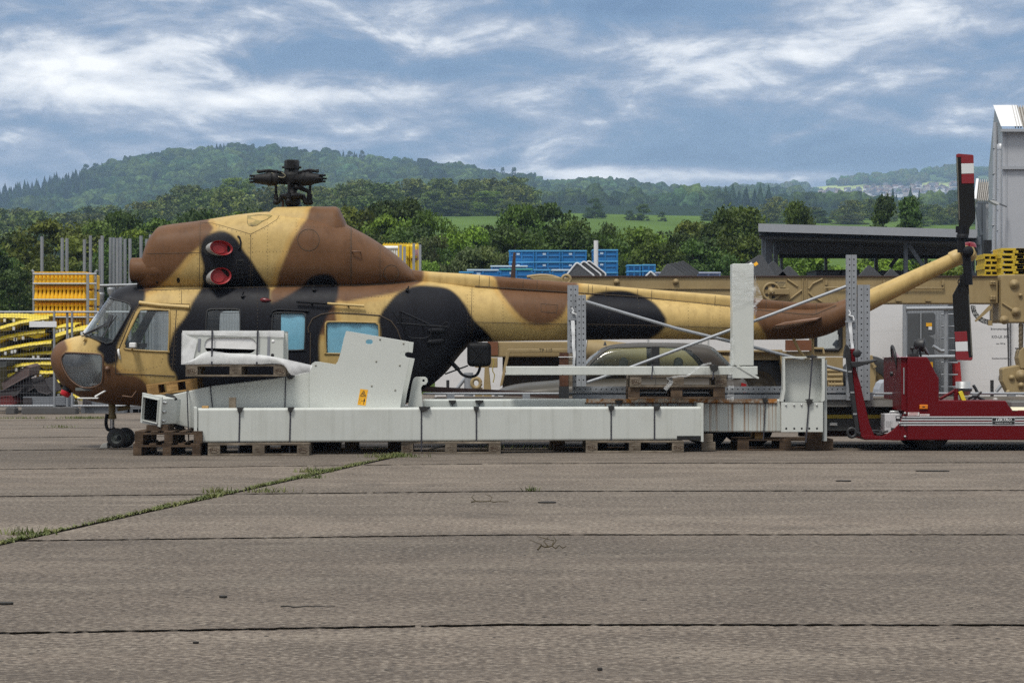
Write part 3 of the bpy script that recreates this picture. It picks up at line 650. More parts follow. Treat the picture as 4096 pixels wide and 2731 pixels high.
BROWN = [[(190, 1340), (238, 1352), (262, 1378), (270, 1400), (258, 1422), (330, 1440), (416, 1456), (462, 1460), (493, 1492), (543, 1506), (573, 1525), (590, 1556), (600, 1660), (300, 1680), (150, 1640), (150, 1400)],
         [(480, 980), (520, 1180), (595, 1160), (641, 1136), (679, 1105), (710, 1071), (748, 1021), (798, 979), (842, 920), (840, 902), (824, 885), (800, 860), (600, 850)],
         [(1252, 810), (1222, 868), (1199, 902), (1165, 963), (1142, 1017), (1127, 1059), (1111, 1097), (1100, 1139), (1080, 1165), (1085, 1215), (1130, 1330), (1330, 1330), (1342, 1212), (1391, 1205), (1480, 1190), (1570, 1170), (1614, 1156), (1668, 1132), (1686, 1110), (1680, 1060), (1600, 940), (1420, 800)],
         [(1976, 1070), (1984, 1120), (1994, 1157), (2026, 1199), (2059, 1241), (2087, 1274), (2120, 1293), (2162, 1299), (2209, 1293), (2246, 1265), (2275, 1215), (2300, 1165), (2316, 1125), (2320, 1080)],
         [(2985, 1150), (3010, 1240), (3028, 1290), (3062, 1338), (3100, 1400), (3320, 1400), (3450, 1310), (3430, 1170), (3380, 1150)]]
BLACK = [[(400, 1150), (480, 1110), (558, 1140), (572, 1165), (578, 1190), (569, 1222), (542, 1246), (500, 1330), (474, 1388), (484, 1410), (478, 1448), (462, 1461), (430, 1460), (413, 1440), (411, 1420), (392, 1405), (389, 1388), (402, 1372), (380, 1345), (330, 1345)],
         [(791, 1161), (768, 1211), (749, 1253), (707, 1314), (684, 1368), (673, 1406), (673, 1444), (684, 1475), (707, 1513), (715, 1680), (1279, 1680), (1279, 1446), (1279, 1384), (1286, 1330), (1302, 1290), (1318, 1250), (1342, 1205), (1351, 1161), (1346, 1129), (1324, 1100), (1288, 1092), (1239, 1107), (1205, 1140), (1168, 1170), (1123, 1196), (1086, 1207), (1076, 1156), (1062, 1142), (1031, 1090), (1000, 1040), (970, 1002), (947, 960), (916, 931), (882, 921), (845, 931), (813, 956), (799, 1000), (805, 1040), (809, 1078), (802, 1130)],
         [(1520, 1680), (1518, 1340), (1514, 1285), (1525, 1254), (1547, 1219), (1596, 1170), (1659, 1143), (1717, 1139), (1784, 1150), (1824, 1174), (1855, 1214), (1878, 1254), (1900, 1286), (1944, 1325), (1972, 1364), (1970, 1400), (1800, 1680)],
         [(2325, 1290), (2335, 1225), (2348, 1195), (2368, 1176), (2400, 1164), (2443, 1160), (2508, 1164), (2555, 1175), (2602, 1197), (2634, 1227), (2658, 1260), (2667, 1283), (2658, 1312), (2630, 1340), (2592, 1361), (2560, 1400), (2300, 1400)]]
BROWN_M = [cr(mk(p)) for p in BROWN]; BLACK_M = [cr(mk(p), 4) for p in BLACK]
TAN, BRN, BLK = np.array([.50, .355, .140]), np.array([.128, .064, .031]), np.array([.0095, .0098, .0135])
def sstep(d, w): t = np.clip(.5-d/w, 0, 1); return t*t*(3-2*t)
def paint(V):
    """sprayed three colour scheme laid out on the aircraft's side view, same on both flanks"""
    P2 = V[:, [0, 2]]; C = np.tile(TAN, (len(V), 1))
    wob = np.array([mnoise.noise(Vector(p)*3.1) for p in V])*.018
    for pl in BROWN_M:
        d, _ = sdf(P2, pl); d = d+wob; k = sstep(d, .048)[:, None]; rim = np.exp(-((d-.03)/.035)**2)[:, None]*.5
        C = C*(1-rim*np.array([.12, .32, .6])); C = C*(1-k)+BRN*k
    for pl in BLACK_M:
        d, _ = sdf(P2, pl); k = sstep(d+wob, .042)[:, None]; C = C*(1-k)+BLK*k
    return C
def camo_mat():
    m = bpy.data.materials.new('camouflage_paint'); m.use_nodes = True; t = NT(m.node_tree); b = t.n['Principled BSDF']
    at = t.add('ShaderNodeVertexColor', layer_name='paint'); tc = t.add('ShaderNodeTexCoord'); v = tc.outputs['Object']
    n1 = t.noise(v, 1.3, 8, .65, .3); n2 = t.noise(v, 9, 6, .7); st = t.noise(t.mapping(v, (9, 9, .7)), 1, 6, .65)
    c = t.mix(1.0, at.outputs[0], t.ramp(n1, [(.3, .84), (.7, 1.12)]), 'MULTIPLY'); c = t.mix(1.0, c, t.ramp(n2, [(.35, .90), (.65, 1.06)]), 'MULTIPLY')
    c = t.mix(t.ramp(st, [(.50, 0), (.75, .55)]), c, (.55, .50, .45), 'MULTIPLY'); c = t.mix(t.ramp(t.noise(v, 38, 3, .7), [(.74, 0), (.80, .35)]), c, (.24, .22, .18))
    ge = t.add('ShaderNodeNewGeometry'); c = t.mix(ge.outputs['Backfacing'], c, (.10, .105, .10))
    t.l.new(c, b.inputs['Base Color']); t.l.new(t.math('MULTIPLY_ADD', n2, .25, .40), b.inputs['Roughness']); b.inputs['Specular IOR Level'].default_value = .16
    bp = t.add('ShaderNodeBump'); bp.inputs['Strength'].default_value = .22; bp.inputs['Distance'].default_value = .03
    t.l.new(t.math('ADD', t.noise(v, 2.6, 3, .5), t.math('MULTIPLY', t.noise(v, 55, 3, .6), .05)), bp.inputs['Height']); t.l.new(bp.outputs[0], b.inputs['Normal']); return m
CAMO = camo_mat()
def orient(V, Fc):
    c = V.mean(0); a, b, d = V[Fc[:, 0]]-c, V[Fc[:, 1]]-c, V[Fc[:, 2]]-c
    return Fc[:, ::-1].copy() if np.einsum('ij,ij->i', np.cross(a, b), d).sum() < 0 else Fc
def loft(st, dx=.021, nv=168, smooth=True):
    """st: (px, top row, bottom row, half width m, exponent) at the centre plane"""
    a = np.array(st, float); px = a[:, 0]
    def ip(col, q):
        if not smooth: return np.interp(q, px, col)
        h = np.diff(px); d = np.diff(col)/h; m = np.zeros(len(px)); m[0] = d[0]; m[-1] = d[-1]
        for i in range(1, len(px)-1): m[i] = 0 if d[i-1]*d[i] <= 0 else 2*d[i-1]*d[i]/(d[i-1]+d[i])
        k = np.clip(np.searchsorted(px, q)-1, 0, len(px)-2); t = (q-px[k])/h[k]
        return (2*t**3-3*t**2+1)*col[k]+(t**3-2*t**2+t)*h[k]*m[k]+(-2*t**3+3*t**2)*col[k+1]+(t**3-t**2)*h[k]*m[k+1]
    n = int((px[-1]-px[0])*HYC/F/dx)+2; u = np.linspace(0, 1, n)
    q = px[0]+(px[-1]-px[0])*u
    q = np.unique(np.concatenate([q, px[0]+np.array([1, 2.5, 4.5])])); n = len(q)
    top, bot, hw, ex = (ip(a[:, i], q) for i in (1, 2, 3, 4))
    th = np.linspace(0, 2*np.pi, 721)[:-1]; V = []
    for i in range(n):
        zc = Z((top[i]+bot[i])/2, HYC); hh = (bot[i]-top[i])/2*HYC/F; e = 2/ex[i]
        y = hw[i]*np.sign(np.cos(th))*np.abs(np.cos(th))**e; z = zc+hh*np.sign(np.sin(th))*np.abs(np.sin(th))**e
        s = np.concatenate([[0], np.cumsum(np.hypot(np.diff(np.append(y, y[0])), np.diff(np.append(z, z[0]))))])
        w = np.linspace(0, s[-1], nv+1)[:-1]; yy = np.interp(w, s, np.append(y, y[0])); zz = np.interp(w, s, np.append(z, z[0]))
        V.append(np.stack([np.full(nv, X(q[i], HYC)), HYC-yy, zz], 1))
    V = np.concatenate(V); i, j = np.meshgrid(np.arange(n-1), np.arange(nv), indexing='ij'); j2 = (j+1) % nv
    Fc = np.stack([i*nv+j, i*nv+j2, (i+1)*nv+j2, (i+1)*nv+j], -1).reshape(-1, 4)
    return V, orient(V, Fc), n, nv
def sweep(path, dx=.025, nv=56):
    """path: (px, row, radius m) -> round tube in the centre plane with even rings"""
    p = np.array(path, float); c = cr(np.stack([X(p[:, 0], HYC), Z(p[:, 1], HYC), p[:, 2]], 1), 24, False)
    s = np.concatenate([[0], np.cumsum(np.hypot(np.diff(c[:, 0]), np.diff(c[:, 1])))]); n = int(s[-1]/dx); w = np.linspace(0, s[-1], n)
    c = np.stack([np.interp(w, s, c[:, k]) for k in range(3)], 1); t = np.gradient(c[:, :2], axis=0); t /= np.linalg.norm(t, axis=1)[:, None]
    th = np.linspace(0, 2*np.pi, nv+1)[:-1]; V = []
    for i in range(n):
        nx, nz = -t[i, 1], t[i, 0]; V.append(np.stack([c[i, 0]+nx*np.sin(th)*c[i, 2], HYC-np.cos(th)*c[i, 2], c[i, 1]+nz*np.sin(th)*c[i, 2]], 1))
    V = np.concatenate(V); i, j = np.meshgrid(np.arange(n-1), np.arange(nv), indexing='ij'); j2 = (j+1) % nv
    return V, orient(V, np.stack([i*nv+j, i*nv+j2, (i+1)*nv+j2, (i+1)*nv+j], -1).reshape(-1, 4)), n, nv
def cap_ends(V, Fc, n, nv):
    c0 = V[:nv].mean(0); c1 = V[-nv:].mean(0); k = len(V); V = np.concatenate([V, [c0, c1]]); j = np.arange(nv); j2 = (j+1) % nv; b = (n-1)*nv
    return V, np.concatenate([Fc, np.stack([np.full(nv, k), j2, j, j], 1)[:, [0, 1, 2, 2]], np.stack([np.full(nv, k+1), b+j, b+j2, b+j2], 1)])
heli = thing('helicopter', 'rotorless military helicopter in tan, brown and black camouflage parked behind white steel beams', 'helicopter', (X(1700, HYC), HYC, 0))
def clean(Fc):  # degenerate quads -> keep as tris list
    return Fc
POD = [(205, 1428, 1446, .035, 2), (212, 1404, 1470, .15, 2), (228, 1378, 1506, .25, 2), (255, 1361, 1542, .35, 2.1), (300, 1347, 1576, .46, 2.2), (338, 1338, 1594, .53, 2.3), (385, 1272, 1607, .575, 2.6), (440, 1194, 1615, .61, 2.9), (462, 1171, 1617, .625, 3), (490, 1152, 1619, .64, 3.1), (536, 1139, 1621, .655, 3.2), (700, 1132, 1634, .68, 3.3), (1200, 1128, 1646, .69, 3.3), (1500, 1122, 1646, .68, 3.1), (1620, 1122, 1616, .655, 2.8), (1700, 1124, 1560, .60, 2.5), (1783, 1131, 1490, .52, 2.3), (1850, 1138, 1408, .41, 2.15), (1893, 1142, 1370, .362, 2.02), (1930, 1146, 1368, .357, 2)]
pod = loft(POD)
COWL = [(566, 1120, 1172, .36, 2.2), (574, 1072, 1176, .42, 2.4), (583, 1030, 1176, .47, 2.5), (595, 985, 1176, .515, 2.6), (611, 950, 1176, .55, 2.8), (630, 924, 1176, .56, 2.8), (645, 908, 1176, .565, 2.8), (670, 902, 1176, .57, 2.8), (801, 885, 1176, .595, 2.8), (985, 857, 1176, .60, 2.7), (1080, 849, 1176, .60, 2.6), (1240, 858, 1176, .60, 2.6), (1385, 898, 1174, .585, 2.5), (1404, 908, 1174, .58, 2.5), (1465, 940, 1172, .55, 2.4), (1526, 978, 1168, .50, 2.3), (1591, 1025, 1160, .41, 2.2), (1642, 1073, 1150, .29, 2.1), (1684, 1124, 1144, .14, 2)]
cowl = loft(COWL, nv=140)
strip = loft([(1610, 1060, 1140, .17, 3), (1650, 1079, 1150, .165, 3), (1900, 1098, 1165, .15, 3), (2157, 1120, 1180, .135, 3), (2312, 1132, 1190, .125, 3), (2550, 1153, 1205, .115, 3), (2931, 1184, 1240, .095, 3), (3037, 1196, 1250, .09, 3), (3266, 1212, 1262, .08, 3), (3352, 1211, 1255, .06, 3), (3400, 1203, 1225, .03, 2.5)], nv=64)
boom = sweep([(1850, 1255, .362), (1930, 1256, .357), (2157, 1262, .326), (2550, 1271, .278), (2931, 1290, .222), (3100, 1294, .208), (3225, 1294, .196), (3300, 1282, .182), (3380, 1247, .155), (3480, 1200, .130), (3650, 1118, .110), (3810, 1041, .092), (3852, 1020, .088)])
bvh = BVHTree.FromPolygons([tuple(p) for L in (pod, cowl, strip, boom) for p in L[0]],
    [tuple(int(i)+o for i in f) for L, o in zip((pod, cowl, strip, boom), np.cumsum([0, len(pod[0]), len(cowl[0]), len(strip[0])])) for f in L[1]])
def hit(px, py):
    d = (P(px, py, 10)-Vector((0, 0, H))).normalized(); r = bvh.ray_cast(Vector((0, 0, H)), d)
    if r[0] is None: return None
    n = r[1] if r[1].dot(d) < 0 else -r[1]
    return r[0], n
def surf(pts, step=7, closed=False):
    out = []; p = list(pts)+([pts[0]] if closed else [])
    for a, b in zip(p[:-1], p[1:]):
        k = max(1, int(math.hypot(b[0]-a[0], b[1]-a[1])/step))
        for i in range(k): out.append((a[0]+(b[0]-a[0])*i/k, a[1]+(b[1]-a[1])*i/k))
    out.append(p[-1]); return [h for h in (hit(*q) for q in out) if h]
# windows
WIN = {'windshield': [(322, 1338), (318, 1318), (425, 1180), (440, 1190), (516, 1214), (526, 1230), (520, 1248), (452, 1366), (428, 1373), (367, 1348)],
       'door_window': [(571, 1239), (664, 1241), (678, 1254), (674, 1396), (665, 1406), (512, 1397), (500, 1384), (501, 1362), (543, 1272), (557, 1248)],
       'chin_window': [(248, 1428), (258, 1416), (275, 1411), (390, 1416), (408, 1424), (413, 1444), (411, 1515), (397, 1538), (359, 1550), (321, 1545), (282, 1517), (257, 1479), (246, 1447)],
       'cabin_window': [(826, 1258), (837, 1240), (850, 1237), (936, 1237), (952, 1240), (961, 1254), (960, 1385), (948, 1398), (838, 1398), (824, 1386)],
       'cabin_window_b': [(1090, 1268), (1098, 1254), (1110, 1251), (1204, 1252), (1218, 1257), (1223, 1270), (1219, 1386), (1208, 1400), (1096, 1400), (1086, 1390)],
       'cabin_window_c': [(1302, 1302), (1308, 1292), (1322, 1287), (1490, 1290), (1508, 1296), (1516, 1310), (1516, 1390), (1500, 1412), (1318, 1414), (1304, 1404)]}
def cut(mesh, polys):
    V, Fc, n, nv = mesh; V = V.copy(); cen = V[Fc].mean(1); glass = {}; keep = np.ones(len(Fc), bool); rm_all = {}
    for nm, pl in polys.items():
        pm_ = mk(pl) if nm != 'windshield' else mk(pl)
        pm_ = cr(pm_, 3) if nm != 'windshield' else pm_
        d, _ = sdf(cen[:, [0, 2]], pm_); rm = (d < 0); rm_all[nm] = (rm, pm_); keep &= ~rm
    for nm, (rm, pm_) in rm_all.items():
        cnt_r = np.zeros(len(V), int); cnt_k = np.zeros(len(V), int); np.add.at(cnt_r, Fc[rm].ravel(), 1); np.add.at(cnt_k, Fc[keep].ravel(), 1)
        bd = np.where((cnt_r > 0) & (cnt_k > 0))[0]; _, near = sdf(V[bd][:, [0, 2]], pm_); V[bd, 0] = near[:, 0]; V[bd, 2] = near[:, 1]
    for nm, (rm, pm_) in rm_all.items(): glass[nm] = Fc[rm]
    return V, Fc[keep], glass
podV, podF, podG = cut(pod, WIN)
npmesh('fuselage', podV, podF, CAMO, heli, True, paint(podV))
cv, cf = cap_ends(*cowl); npmesh('engine_cowling', cv, cf, CAMO, heli, True, paint(cv))
sv, sf = cap_ends(*strip); npmesh('drive_shaft_cover', sv, sf, CAMO, heli, True, paint(sv))
bv, bf = cap_ends(*boom); tailboom = npmesh('tail_boom', bv, bf, CAMO, heli, True, paint(bv))
GL = glassmat('cabin_glass', (.88, .93, .93), .1, .03, (.42, .43, .43), .05); GLC = glassmat('chin_glass', (.74, .78, .80), .3, .05, (.40, .41, .42), .12)
blackrub = pm('window_rubber', (.016, .016, .017), .6)
sides = []
for nm, Fg in podG.items():
    cy = podV[Fg].mean(1)[:, 1]
    sides += [(nm, Fg)] if nm == 'windshield' else [(nm, Fg[cy < HYC]), (nm+'_far', Fg[cy >= HYC])]
for nm, Fg in sides:
    ids, inv = np.unique(Fg, return_inverse=True); V = podV[ids].copy(); V[:, 1] = HYC+(V[:, 1]-HYC)*.988
    if nm == 'windshield': V = podV[ids].copy(); V[:, 0] += .006
    base = nm.replace('_far', '').replace('_b', '').replace('_c', '') if nm != 'chin_window_far' else 'chin_window'
    o = npmesh({'cabin_window': 'cabin_window'}.get(base, base), V, inv.reshape(Fg.shape), GLC if base == 'chin_window' else GL, heli, True)
    if nm in WIN and nm != 'windshield':
        ring = surf([tuple(q) for q in cr(WIN[nm], 4)], 6, True); mb = MB(); mb.tube([h[0]+h[1]*.004 for h in ring], .012, 6, cap=False)
        if nm in ('cabin_window_b', 'cabin_window', 'door_window'):
            pass
        fm = blackrub if nm in ('cabin_window', 'cabin_window_b') else pm('window_frame_tan', (.36, .25, .09), .5) if nm in ('door_window', 'cabin_window_c') else pm('window_frame_brown', (.10, .05, .025), .5)
        mb.build('window_frame', fm, o)
# windshield post, thick and pale to paint in the curved edge's reflection
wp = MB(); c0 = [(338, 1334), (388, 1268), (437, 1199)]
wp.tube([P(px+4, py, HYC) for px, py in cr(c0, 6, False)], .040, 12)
wp.build('windshield_post', pm('pale_reflection', (.70, .72, .74), .3, .4, .08), heli)
fr = surf([(440, 1193), (516, 1213), (526, 1230), (520, 1248), (452, 1367), (428, 1375), (367, 1350), (345, 1342)], 6); MB().tube([h[0]+h[1]*.003 for h in fr], .010, 6).build('windshield_frame', blackrub, heli)
# blue sun covers hung inside the rear cabin windows
blue = pm('blue_sun_cover', (.22, .50, .66), .75, var=.22, scale=3, streak=.25, streak_col=(.32, .60, .74), sz=(3, 3, 9))
for nm, xa in (('cabin_window_b', 1124), ('cabin_window_c', 1311)):
    Fg = podG[nm]; cn = podV[Fg].mean(1); Fg = Fg[(cn[:, 1] < HYC) & (cn[:, 0] > X(xa, 28.74))]; ids, inv = np.unique(Fg, return_inverse=True); Vc = podV[ids].copy(); Vc[:, 1] += .022+.006*np.sin(Vc[:, 0]*23+Vc[:, 2]*6); npmesh('sun_cover', Vc, inv.reshape(Fg.shape), blue, heli, True)
# cabin interior: floor, bulkhead, seats, instrument hood, far lining
inn = pm('cabin_lining', (.12, .125, .12), .8, var=.2); seatm = pm('seat_fabric', (.05, .052, .05), .9); grey = pm('bulkhead_grey', (.33, .34, .345), .6, var=.1, streak=.2)
MB().box((X(330, HYC), HYC-.48, Z(1560, HYC)), (X(1620, HYC), HYC+.5, Z(1548, HYC))).build('cabin_floor', inn, heli)
MB().box((X(1010, HYC), HYC-.56, Z(1550, HYC)), (X(1018, HYC), HYC+.58, Z(1190, HYC))).build('bulkhead', inn, heli)
MB().box((X(1560, HYC), HYC-.5, Z(1550, HYC)), (X(1570, HYC), HYC+.5, Z(1190, HYC))).build('bulkhead', inn, heli)
for yy in (29.10, 29.72):
    mb = MB(); mb.box((X(600, HYC), yy-.2, Z(1500, HYC)), (X(720, HYC), yy+.2, Z(1470, HYC))); mb.prism([(X(a, HYC), Z(b, HYC)) for a, b in [(700, 1490), (728, 1490), (752, 1345), (735, 1340)]], yy-.2, yy+.2)
    mb.build('seat', seatm, heli, bevel=.03)
mb = MB(); mb.prism([(X(a, HYC), Z(b, HYC)) for a, b in [(420, 1545), (480, 1545), (470, 1400), (520, 1372), (512, 1360), (430, 1378)]], HYC-.38, HYC+.38); mb.build('instrument_panel', pm('panel_teal', (.10, .17, .18), .7), heli, bevel=.012)
mb = MB(); mb.tube([P(560, 1500, 29.05), P(566, 1420, 29.05), P(572, 1380, 29.05)], .014, 8); mb.box(P(560, 1372, 29.02), P(588, 1390, 29.08)); mb.build('control_stick', pm('black_handle', (.02, .02, .022), .5), heli)
mb = MB(); mb.lathe(P(425, 1290, 29.15), (-1, -.3, .15), [(-.03, .0), (-.03, .055), (.02, .06), (.03, .0)]); mb.lathe(P(440, 1275, 29.3), (-1, -.3, .1), [(-.03, .0), (-.03, .05), (.02, .055), (.03, .0)]); mb.build('cockpit_fan', pm('black_handle', (.02, .02, .022), .5), heli)
mb = MB(); mb.prism([(X(a, 29.2), Z(b, 29.2)) for a, b in [(238, 1400), (425, 1400), (425, 1560), (330, 1556), (262, 1490)]], 29.2, 29.215); o = mb.build('nose_bulkhead', grey, heli)
mb = MB(); mb.tube([P(a, b, 29.15) for a, b in cr([(305, 1405), (283, 1420), (282, 1440), (292, 1458), (312, 1464)], 5, False)], .018, 8); mb.box(P(298, 1450, 29.1), P(330, 1464, 29.19)); mb.build('conduit', pm('black_handle', (.02, .02, .022), .5), heli, bevel=.004)
MB().prism([(X(a, 29.1), Z(b, 29.1)) for a, b in [(414, 1478), (414, 1545), (362, 1552), (385, 1500)]], 29.1, 29.13).build('nose_gusset', pm('black_handle', (.02, .02, .022), .5), heli)
mb = MB(); mb.lathe(P(376, 1489, 29.16), (0, -1, 0), [(0, .032), (.015, .030), (.02, .02), (.02, 0)]); mb.pbox(362, 1503, 376, 1514, 29.17, .03); mb.build('nose_fitting', pm('fitting_grey', (.25, .26, .26), .5), heli)
# mast fairing ("step" on top of the cowling)
def mast_fairing():
    top = [(1098, 840), (1104, 833), (1240, 829), (1348, 829), (1355, 834), (1360, 846)]; bm = []
    a = [(1075, 862), (1098, 836), (1110, 831), (1240, 828), (1345, 828), (1355, 833), (1388, 903), (1404, 922)]
    px = np.array([p[0] for p in a], float); tp = np.array([p[1] for p in a], float)
    st = [(x, y, 960, w, e) for (x, y), w, e in zip([(1062, 870), (1080, 851), (1100, 834), (1112, 831), (1240, 828), (1344, 828), (1356, 833), (1372, 866), (1388, 902), (1408, 925)], [.34, .38, .42, .43, .45, .43, .42, .38, .33, .24], [3.2, 3.4, 3.6, 3.6, 3.6, 3.6, 3.6, 3.4, 3.2, 2.8])]
    v, f = cap_ends(*loft(st, nv=110, smooth=False)); zt_ = Z(830, HYC); zb = Z(930, HYC)
    k = np.clip((v[:, 2]-zb)/(zt_-zb), 0, 1); v[:, 1] = HYC+(v[:, 1]-HYC)*(1.08-.34*k)
    return npmesh('mast_fairing', v, f, CAMO, heli, True, paint(v))
mast_fairing()
# intakes, exhausts with red covers
def capmesh(name, v, f): return npmesh(name, v, f, CAMO, heli, True, paint(v))
for yy in (-.40, .40):
    c = P(558, 1080, HYC+yy); prof = [(-.105, .12), (-.105, .148), (-.09, .155), (.10, .158), (.115, .152), (.22, .165), (.34, .15), (.48, .155), (.75, .15), (1.0, .09)]
    m_ = MB().lathe(c, (1, 0, 0), prof, 40); v = np.array(m_.v); o = npmesh('engine_intake', v, np.array(m_.f), CAMO, heli, True, paint(v))
    MB().lathe(c, (1, 0, 0), [(-.06, 0), (-.06, .121)], 30).build('intake_cover', pm('intake_dark', (.03, .022, .018), .7), o)
redm = pm('exhaust_cover_red', (.30, .010, .013), .5, var=.15); redm2 = pm('exhaust_cover_red_inner', (.34, .028, .030), .6, var=.2)
def exhaust(cx, cy, rx, ry, tilt):
    hp = hit(cx-12, cy+3); ax = Vector((.50, -1, .06)).normalized(); c = hp[0]+Vector((0, .02, 0)); u = ax.cross(Vector((0, 0, 1))).normalized(); u = -u if u.x < 0 else u; w = u.cross(ax); w = -w if w.z < 0 else w
    n = 40; rx, ry = rx*.00318*1.10, ry*.00318
    def ring(t, s): return [c+ax*t+(u*math.cos(k*6.2832/n)*rx*s+w*math.sin(k*6.2832/n)*ry*s+w*math.cos(k*6.2832/n)*tilt*ry*s) for k in range(n)]
    def skin(rings):
        m_ = MB(); vs = [p for r in rings for p in r]; fs = [(i*n+k, i*n+(k+1) % n, (i+1)*n+(k+1) % n, (i+1)*n+k) for i in range(len(rings)-1) for k in range(n)]; m_.add(vs, fs, 0, True); return m_
    o = skin([ring(-.35, .9), ring(.10, .97), ring(.135, 1.0), ring(.137, .97), ring(.12, .95)]).build('exhaust_stub', pm('exhaust_steel', (.44, .44, .43), .5, .3, .2), heli)
    m_ = skin([ring(.139, 1.0), ring(.139, .96), ring(.085, .88), ring(.078, .8)]); m_.add(ring(.078, .8), [tuple(range(n))], 0)
    cv_ = m_.build('exhaust_cover', redm, o)
    m_ = MB(); q = [p+u*(-.12*rx)-w*.16*ry for p in ring(.08, .55)]; q2 = [p+ax*.012 for p in q]; m_.add(q+q2, [(k, (k+1) % n, n+(k+1) % n, n+k) for k in range(n)]+[tuple(range(n, 2*n))]); m_.build('cover_pad', redm2, cv_)
    hh = [hit(cx-16+math.cos(k*6.2832/24)*(rx/.00318+9), cy+2+math.sin(k*6.2832/24)*(ry/.00318+7)) for k in range(24)]; hh = [h[0]+h[1]*.005 for h in hh if h]
    if len(hh) > 8: MB().add(hh, [tuple(range(len(hh)))[::-1]]).build('exhaust_opening', pm('opening_shade', (.006, .006, .006), .9), heli)  # flat black face paints the shade inside the exhaust opening
exhaust(882, 992, 43, 29, -.12); exhaust(880, 1104, 40, 33, .1)
# seams, rivets
seam = MB(); riv = MB()
def seamline(pts, r=.003, rv=True, step=10, both=False):
    h = surf(pts, 6)
    if len(h) < 2: return
    seam.tube([a+n*.001 for a, n in h], r, 5, cap=False)
    if rv:
        acc = 0
        for (a, n), (b, n2) in zip(h[:-1], h[1:]):
            acc += (b-a).length
            if acc > .045:
                acc = 0; t = (b-a).normalized().cross(n)
                for s_ in ((1, -1) if both else (1,)):
                    c = b+t*.022*s_+n*.002; u, w = perp(n); riv.add([c+(u*math.cos(k*1.2566)+w*math.sin(k*1.2566))*.0052 for k in range(5)]+[c+n*.003], [(k, (k+1) % 5, 5) for k in range(5)])
def rivrow(pts): 
    h = surf(pts, 13)
    for a, n in h:
        c = a+n*.002; u, w = perp(n); riv.add([c+(u*math.cos(k*1.2566)+w*math.sin(k*1.2566))*.0048 for k in range(5)]+[c+n*.003], [(k, (k+1) % 5, 5) for k in range(5)])
seamline([(556, 1162), (700, 1158), (900, 1152), (1079, 1147), (1250, 1143), (1404, 1141), (1530, 1136), (1672, 1124)], .006, True)
seamline([(801, 889), (799, 1000), (797, 1152)], both=True); seamline([(1003, 937), (1003, 1149)], both=True); seamline([(801, 889), (850, 893), (901, 907), (960, 924), (1003, 937)]); seamline([(1003, 937), (1060, 908), (1107, 879), (1117, 862), (1118, 836)])
seamline([(1122, 845), (1240, 841), (1355, 840)], .005); seamline([(1404, 912), (1404, 1141)], .006, both=True); seamline([(1520, 978), (1520, 1137)], both=True); seamline([(586, 1015), (700, 1013), (797, 1011)], .003)
seamline([(1404, 1143), (1530, 1139), (1676, 1127)], .003)
for cx_, cy_, r_ in ((1234, 960, 43), (1564, 1091, 31)): seamline([(cx_+r_*math.cos(k*.1745), cy_+r_*math.sin(k*.1745)) for k in range(37)], .004)
for x0 in (1070, 1185, 1254): rivrow([(x0, 880), (x0, 1140)])
rivrow([(1010, 1006), (1120, 1006), (1380, 1004)]); rivrow([(1010, 1073), (1400, 1070)]); rivrow([(1190, 905), (1390, 915)]); rivrow([(600, 1146), (790, 1140)]); rivrow([(640, 925), (790, 905)])
# cockpit door, cabin door
seamline([(556, 1214), (520, 1290), (478, 1390), (464, 1418), (462, 1493), (560, 1497), (700, 1504)], .006); seamline([(706, 1240), (700, 1330), (690, 1480)], .005, both=True); seamline([(726, 1162), (726, 1216)], .003)
seamline([(575, 1211), (760, 1217)], .004); rivrow([(470, 1478), (560, 1482), (640, 1462), (655, 1420)]); rivrow([(300, 1400), (395, 1405)]); rivrow([(500, 1240), (480, 1300), (455, 1370)])
seamline([(1235, 1330), (1232, 1310), (1250, 1275), (1285, 1257), (1330, 1251), (1430, 1255), (1520, 1262), (1565, 1285), (1590, 1320), (1608, 1370), (1612, 1430), (1610, 1560)], .009, False)
seamline([(1242, 1330), (1240, 1550)], .006, False); rivrow([(1330, 1246), (1500, 1252)]); rivrow([(1030, 1160), (1030, 1400)]); rivrow([(1620, 1180), (1500, 1188), (1390, 1190)])
seamline([(1888, 1150), (1886, 1250), (1889, 1366)], both=True); rivrow([(1870, 1180), (1870, 1340)])
for x0, a, b in ((2012, 1166, 1340), (2142, 1178, 1352), (2246, 1184, 1350), (2436, 1196, 1350), (2555, 1203, 1345), (2753, 1216, 1340), (2880, 1230, 1345)): rivrow([(x0, a), (x0, b)])
seamline([(1900, 1288), (2160, 1294), (2550, 1300), (2931, 1311)], .003, True); seamline([(2164, 1215), (2230, 1220), (2226, 1252), (2164, 1247), (2164, 1215)], .003)
seamline([(1900, 1145), (2157, 1161), (2550, 1187), (2931, 1228), (3037, 1240), (3200, 1256), (3260, 1258), (3345, 1222)], .006, True)
for x0, t0 in ((1918, 1103), (1958, 1106), (2093, 1117), (2149, 1122), (2354, 1139), (2370, 1141), (2425, 1146), (2551, 1157), (2607, 1162), (2861, 1183), (3065, 1201), (3130, 1204), (3266, 1216)): seamline([(x0, t0), (x0-2, t0+42)], .003, False)
seam.build('panel_seam', pm('seam_dark', (.06, .043, .028), .8), heli); riv.build('rivet', pm('rivet_paint', (.12, .085, .04), .6, var=.4), heli)
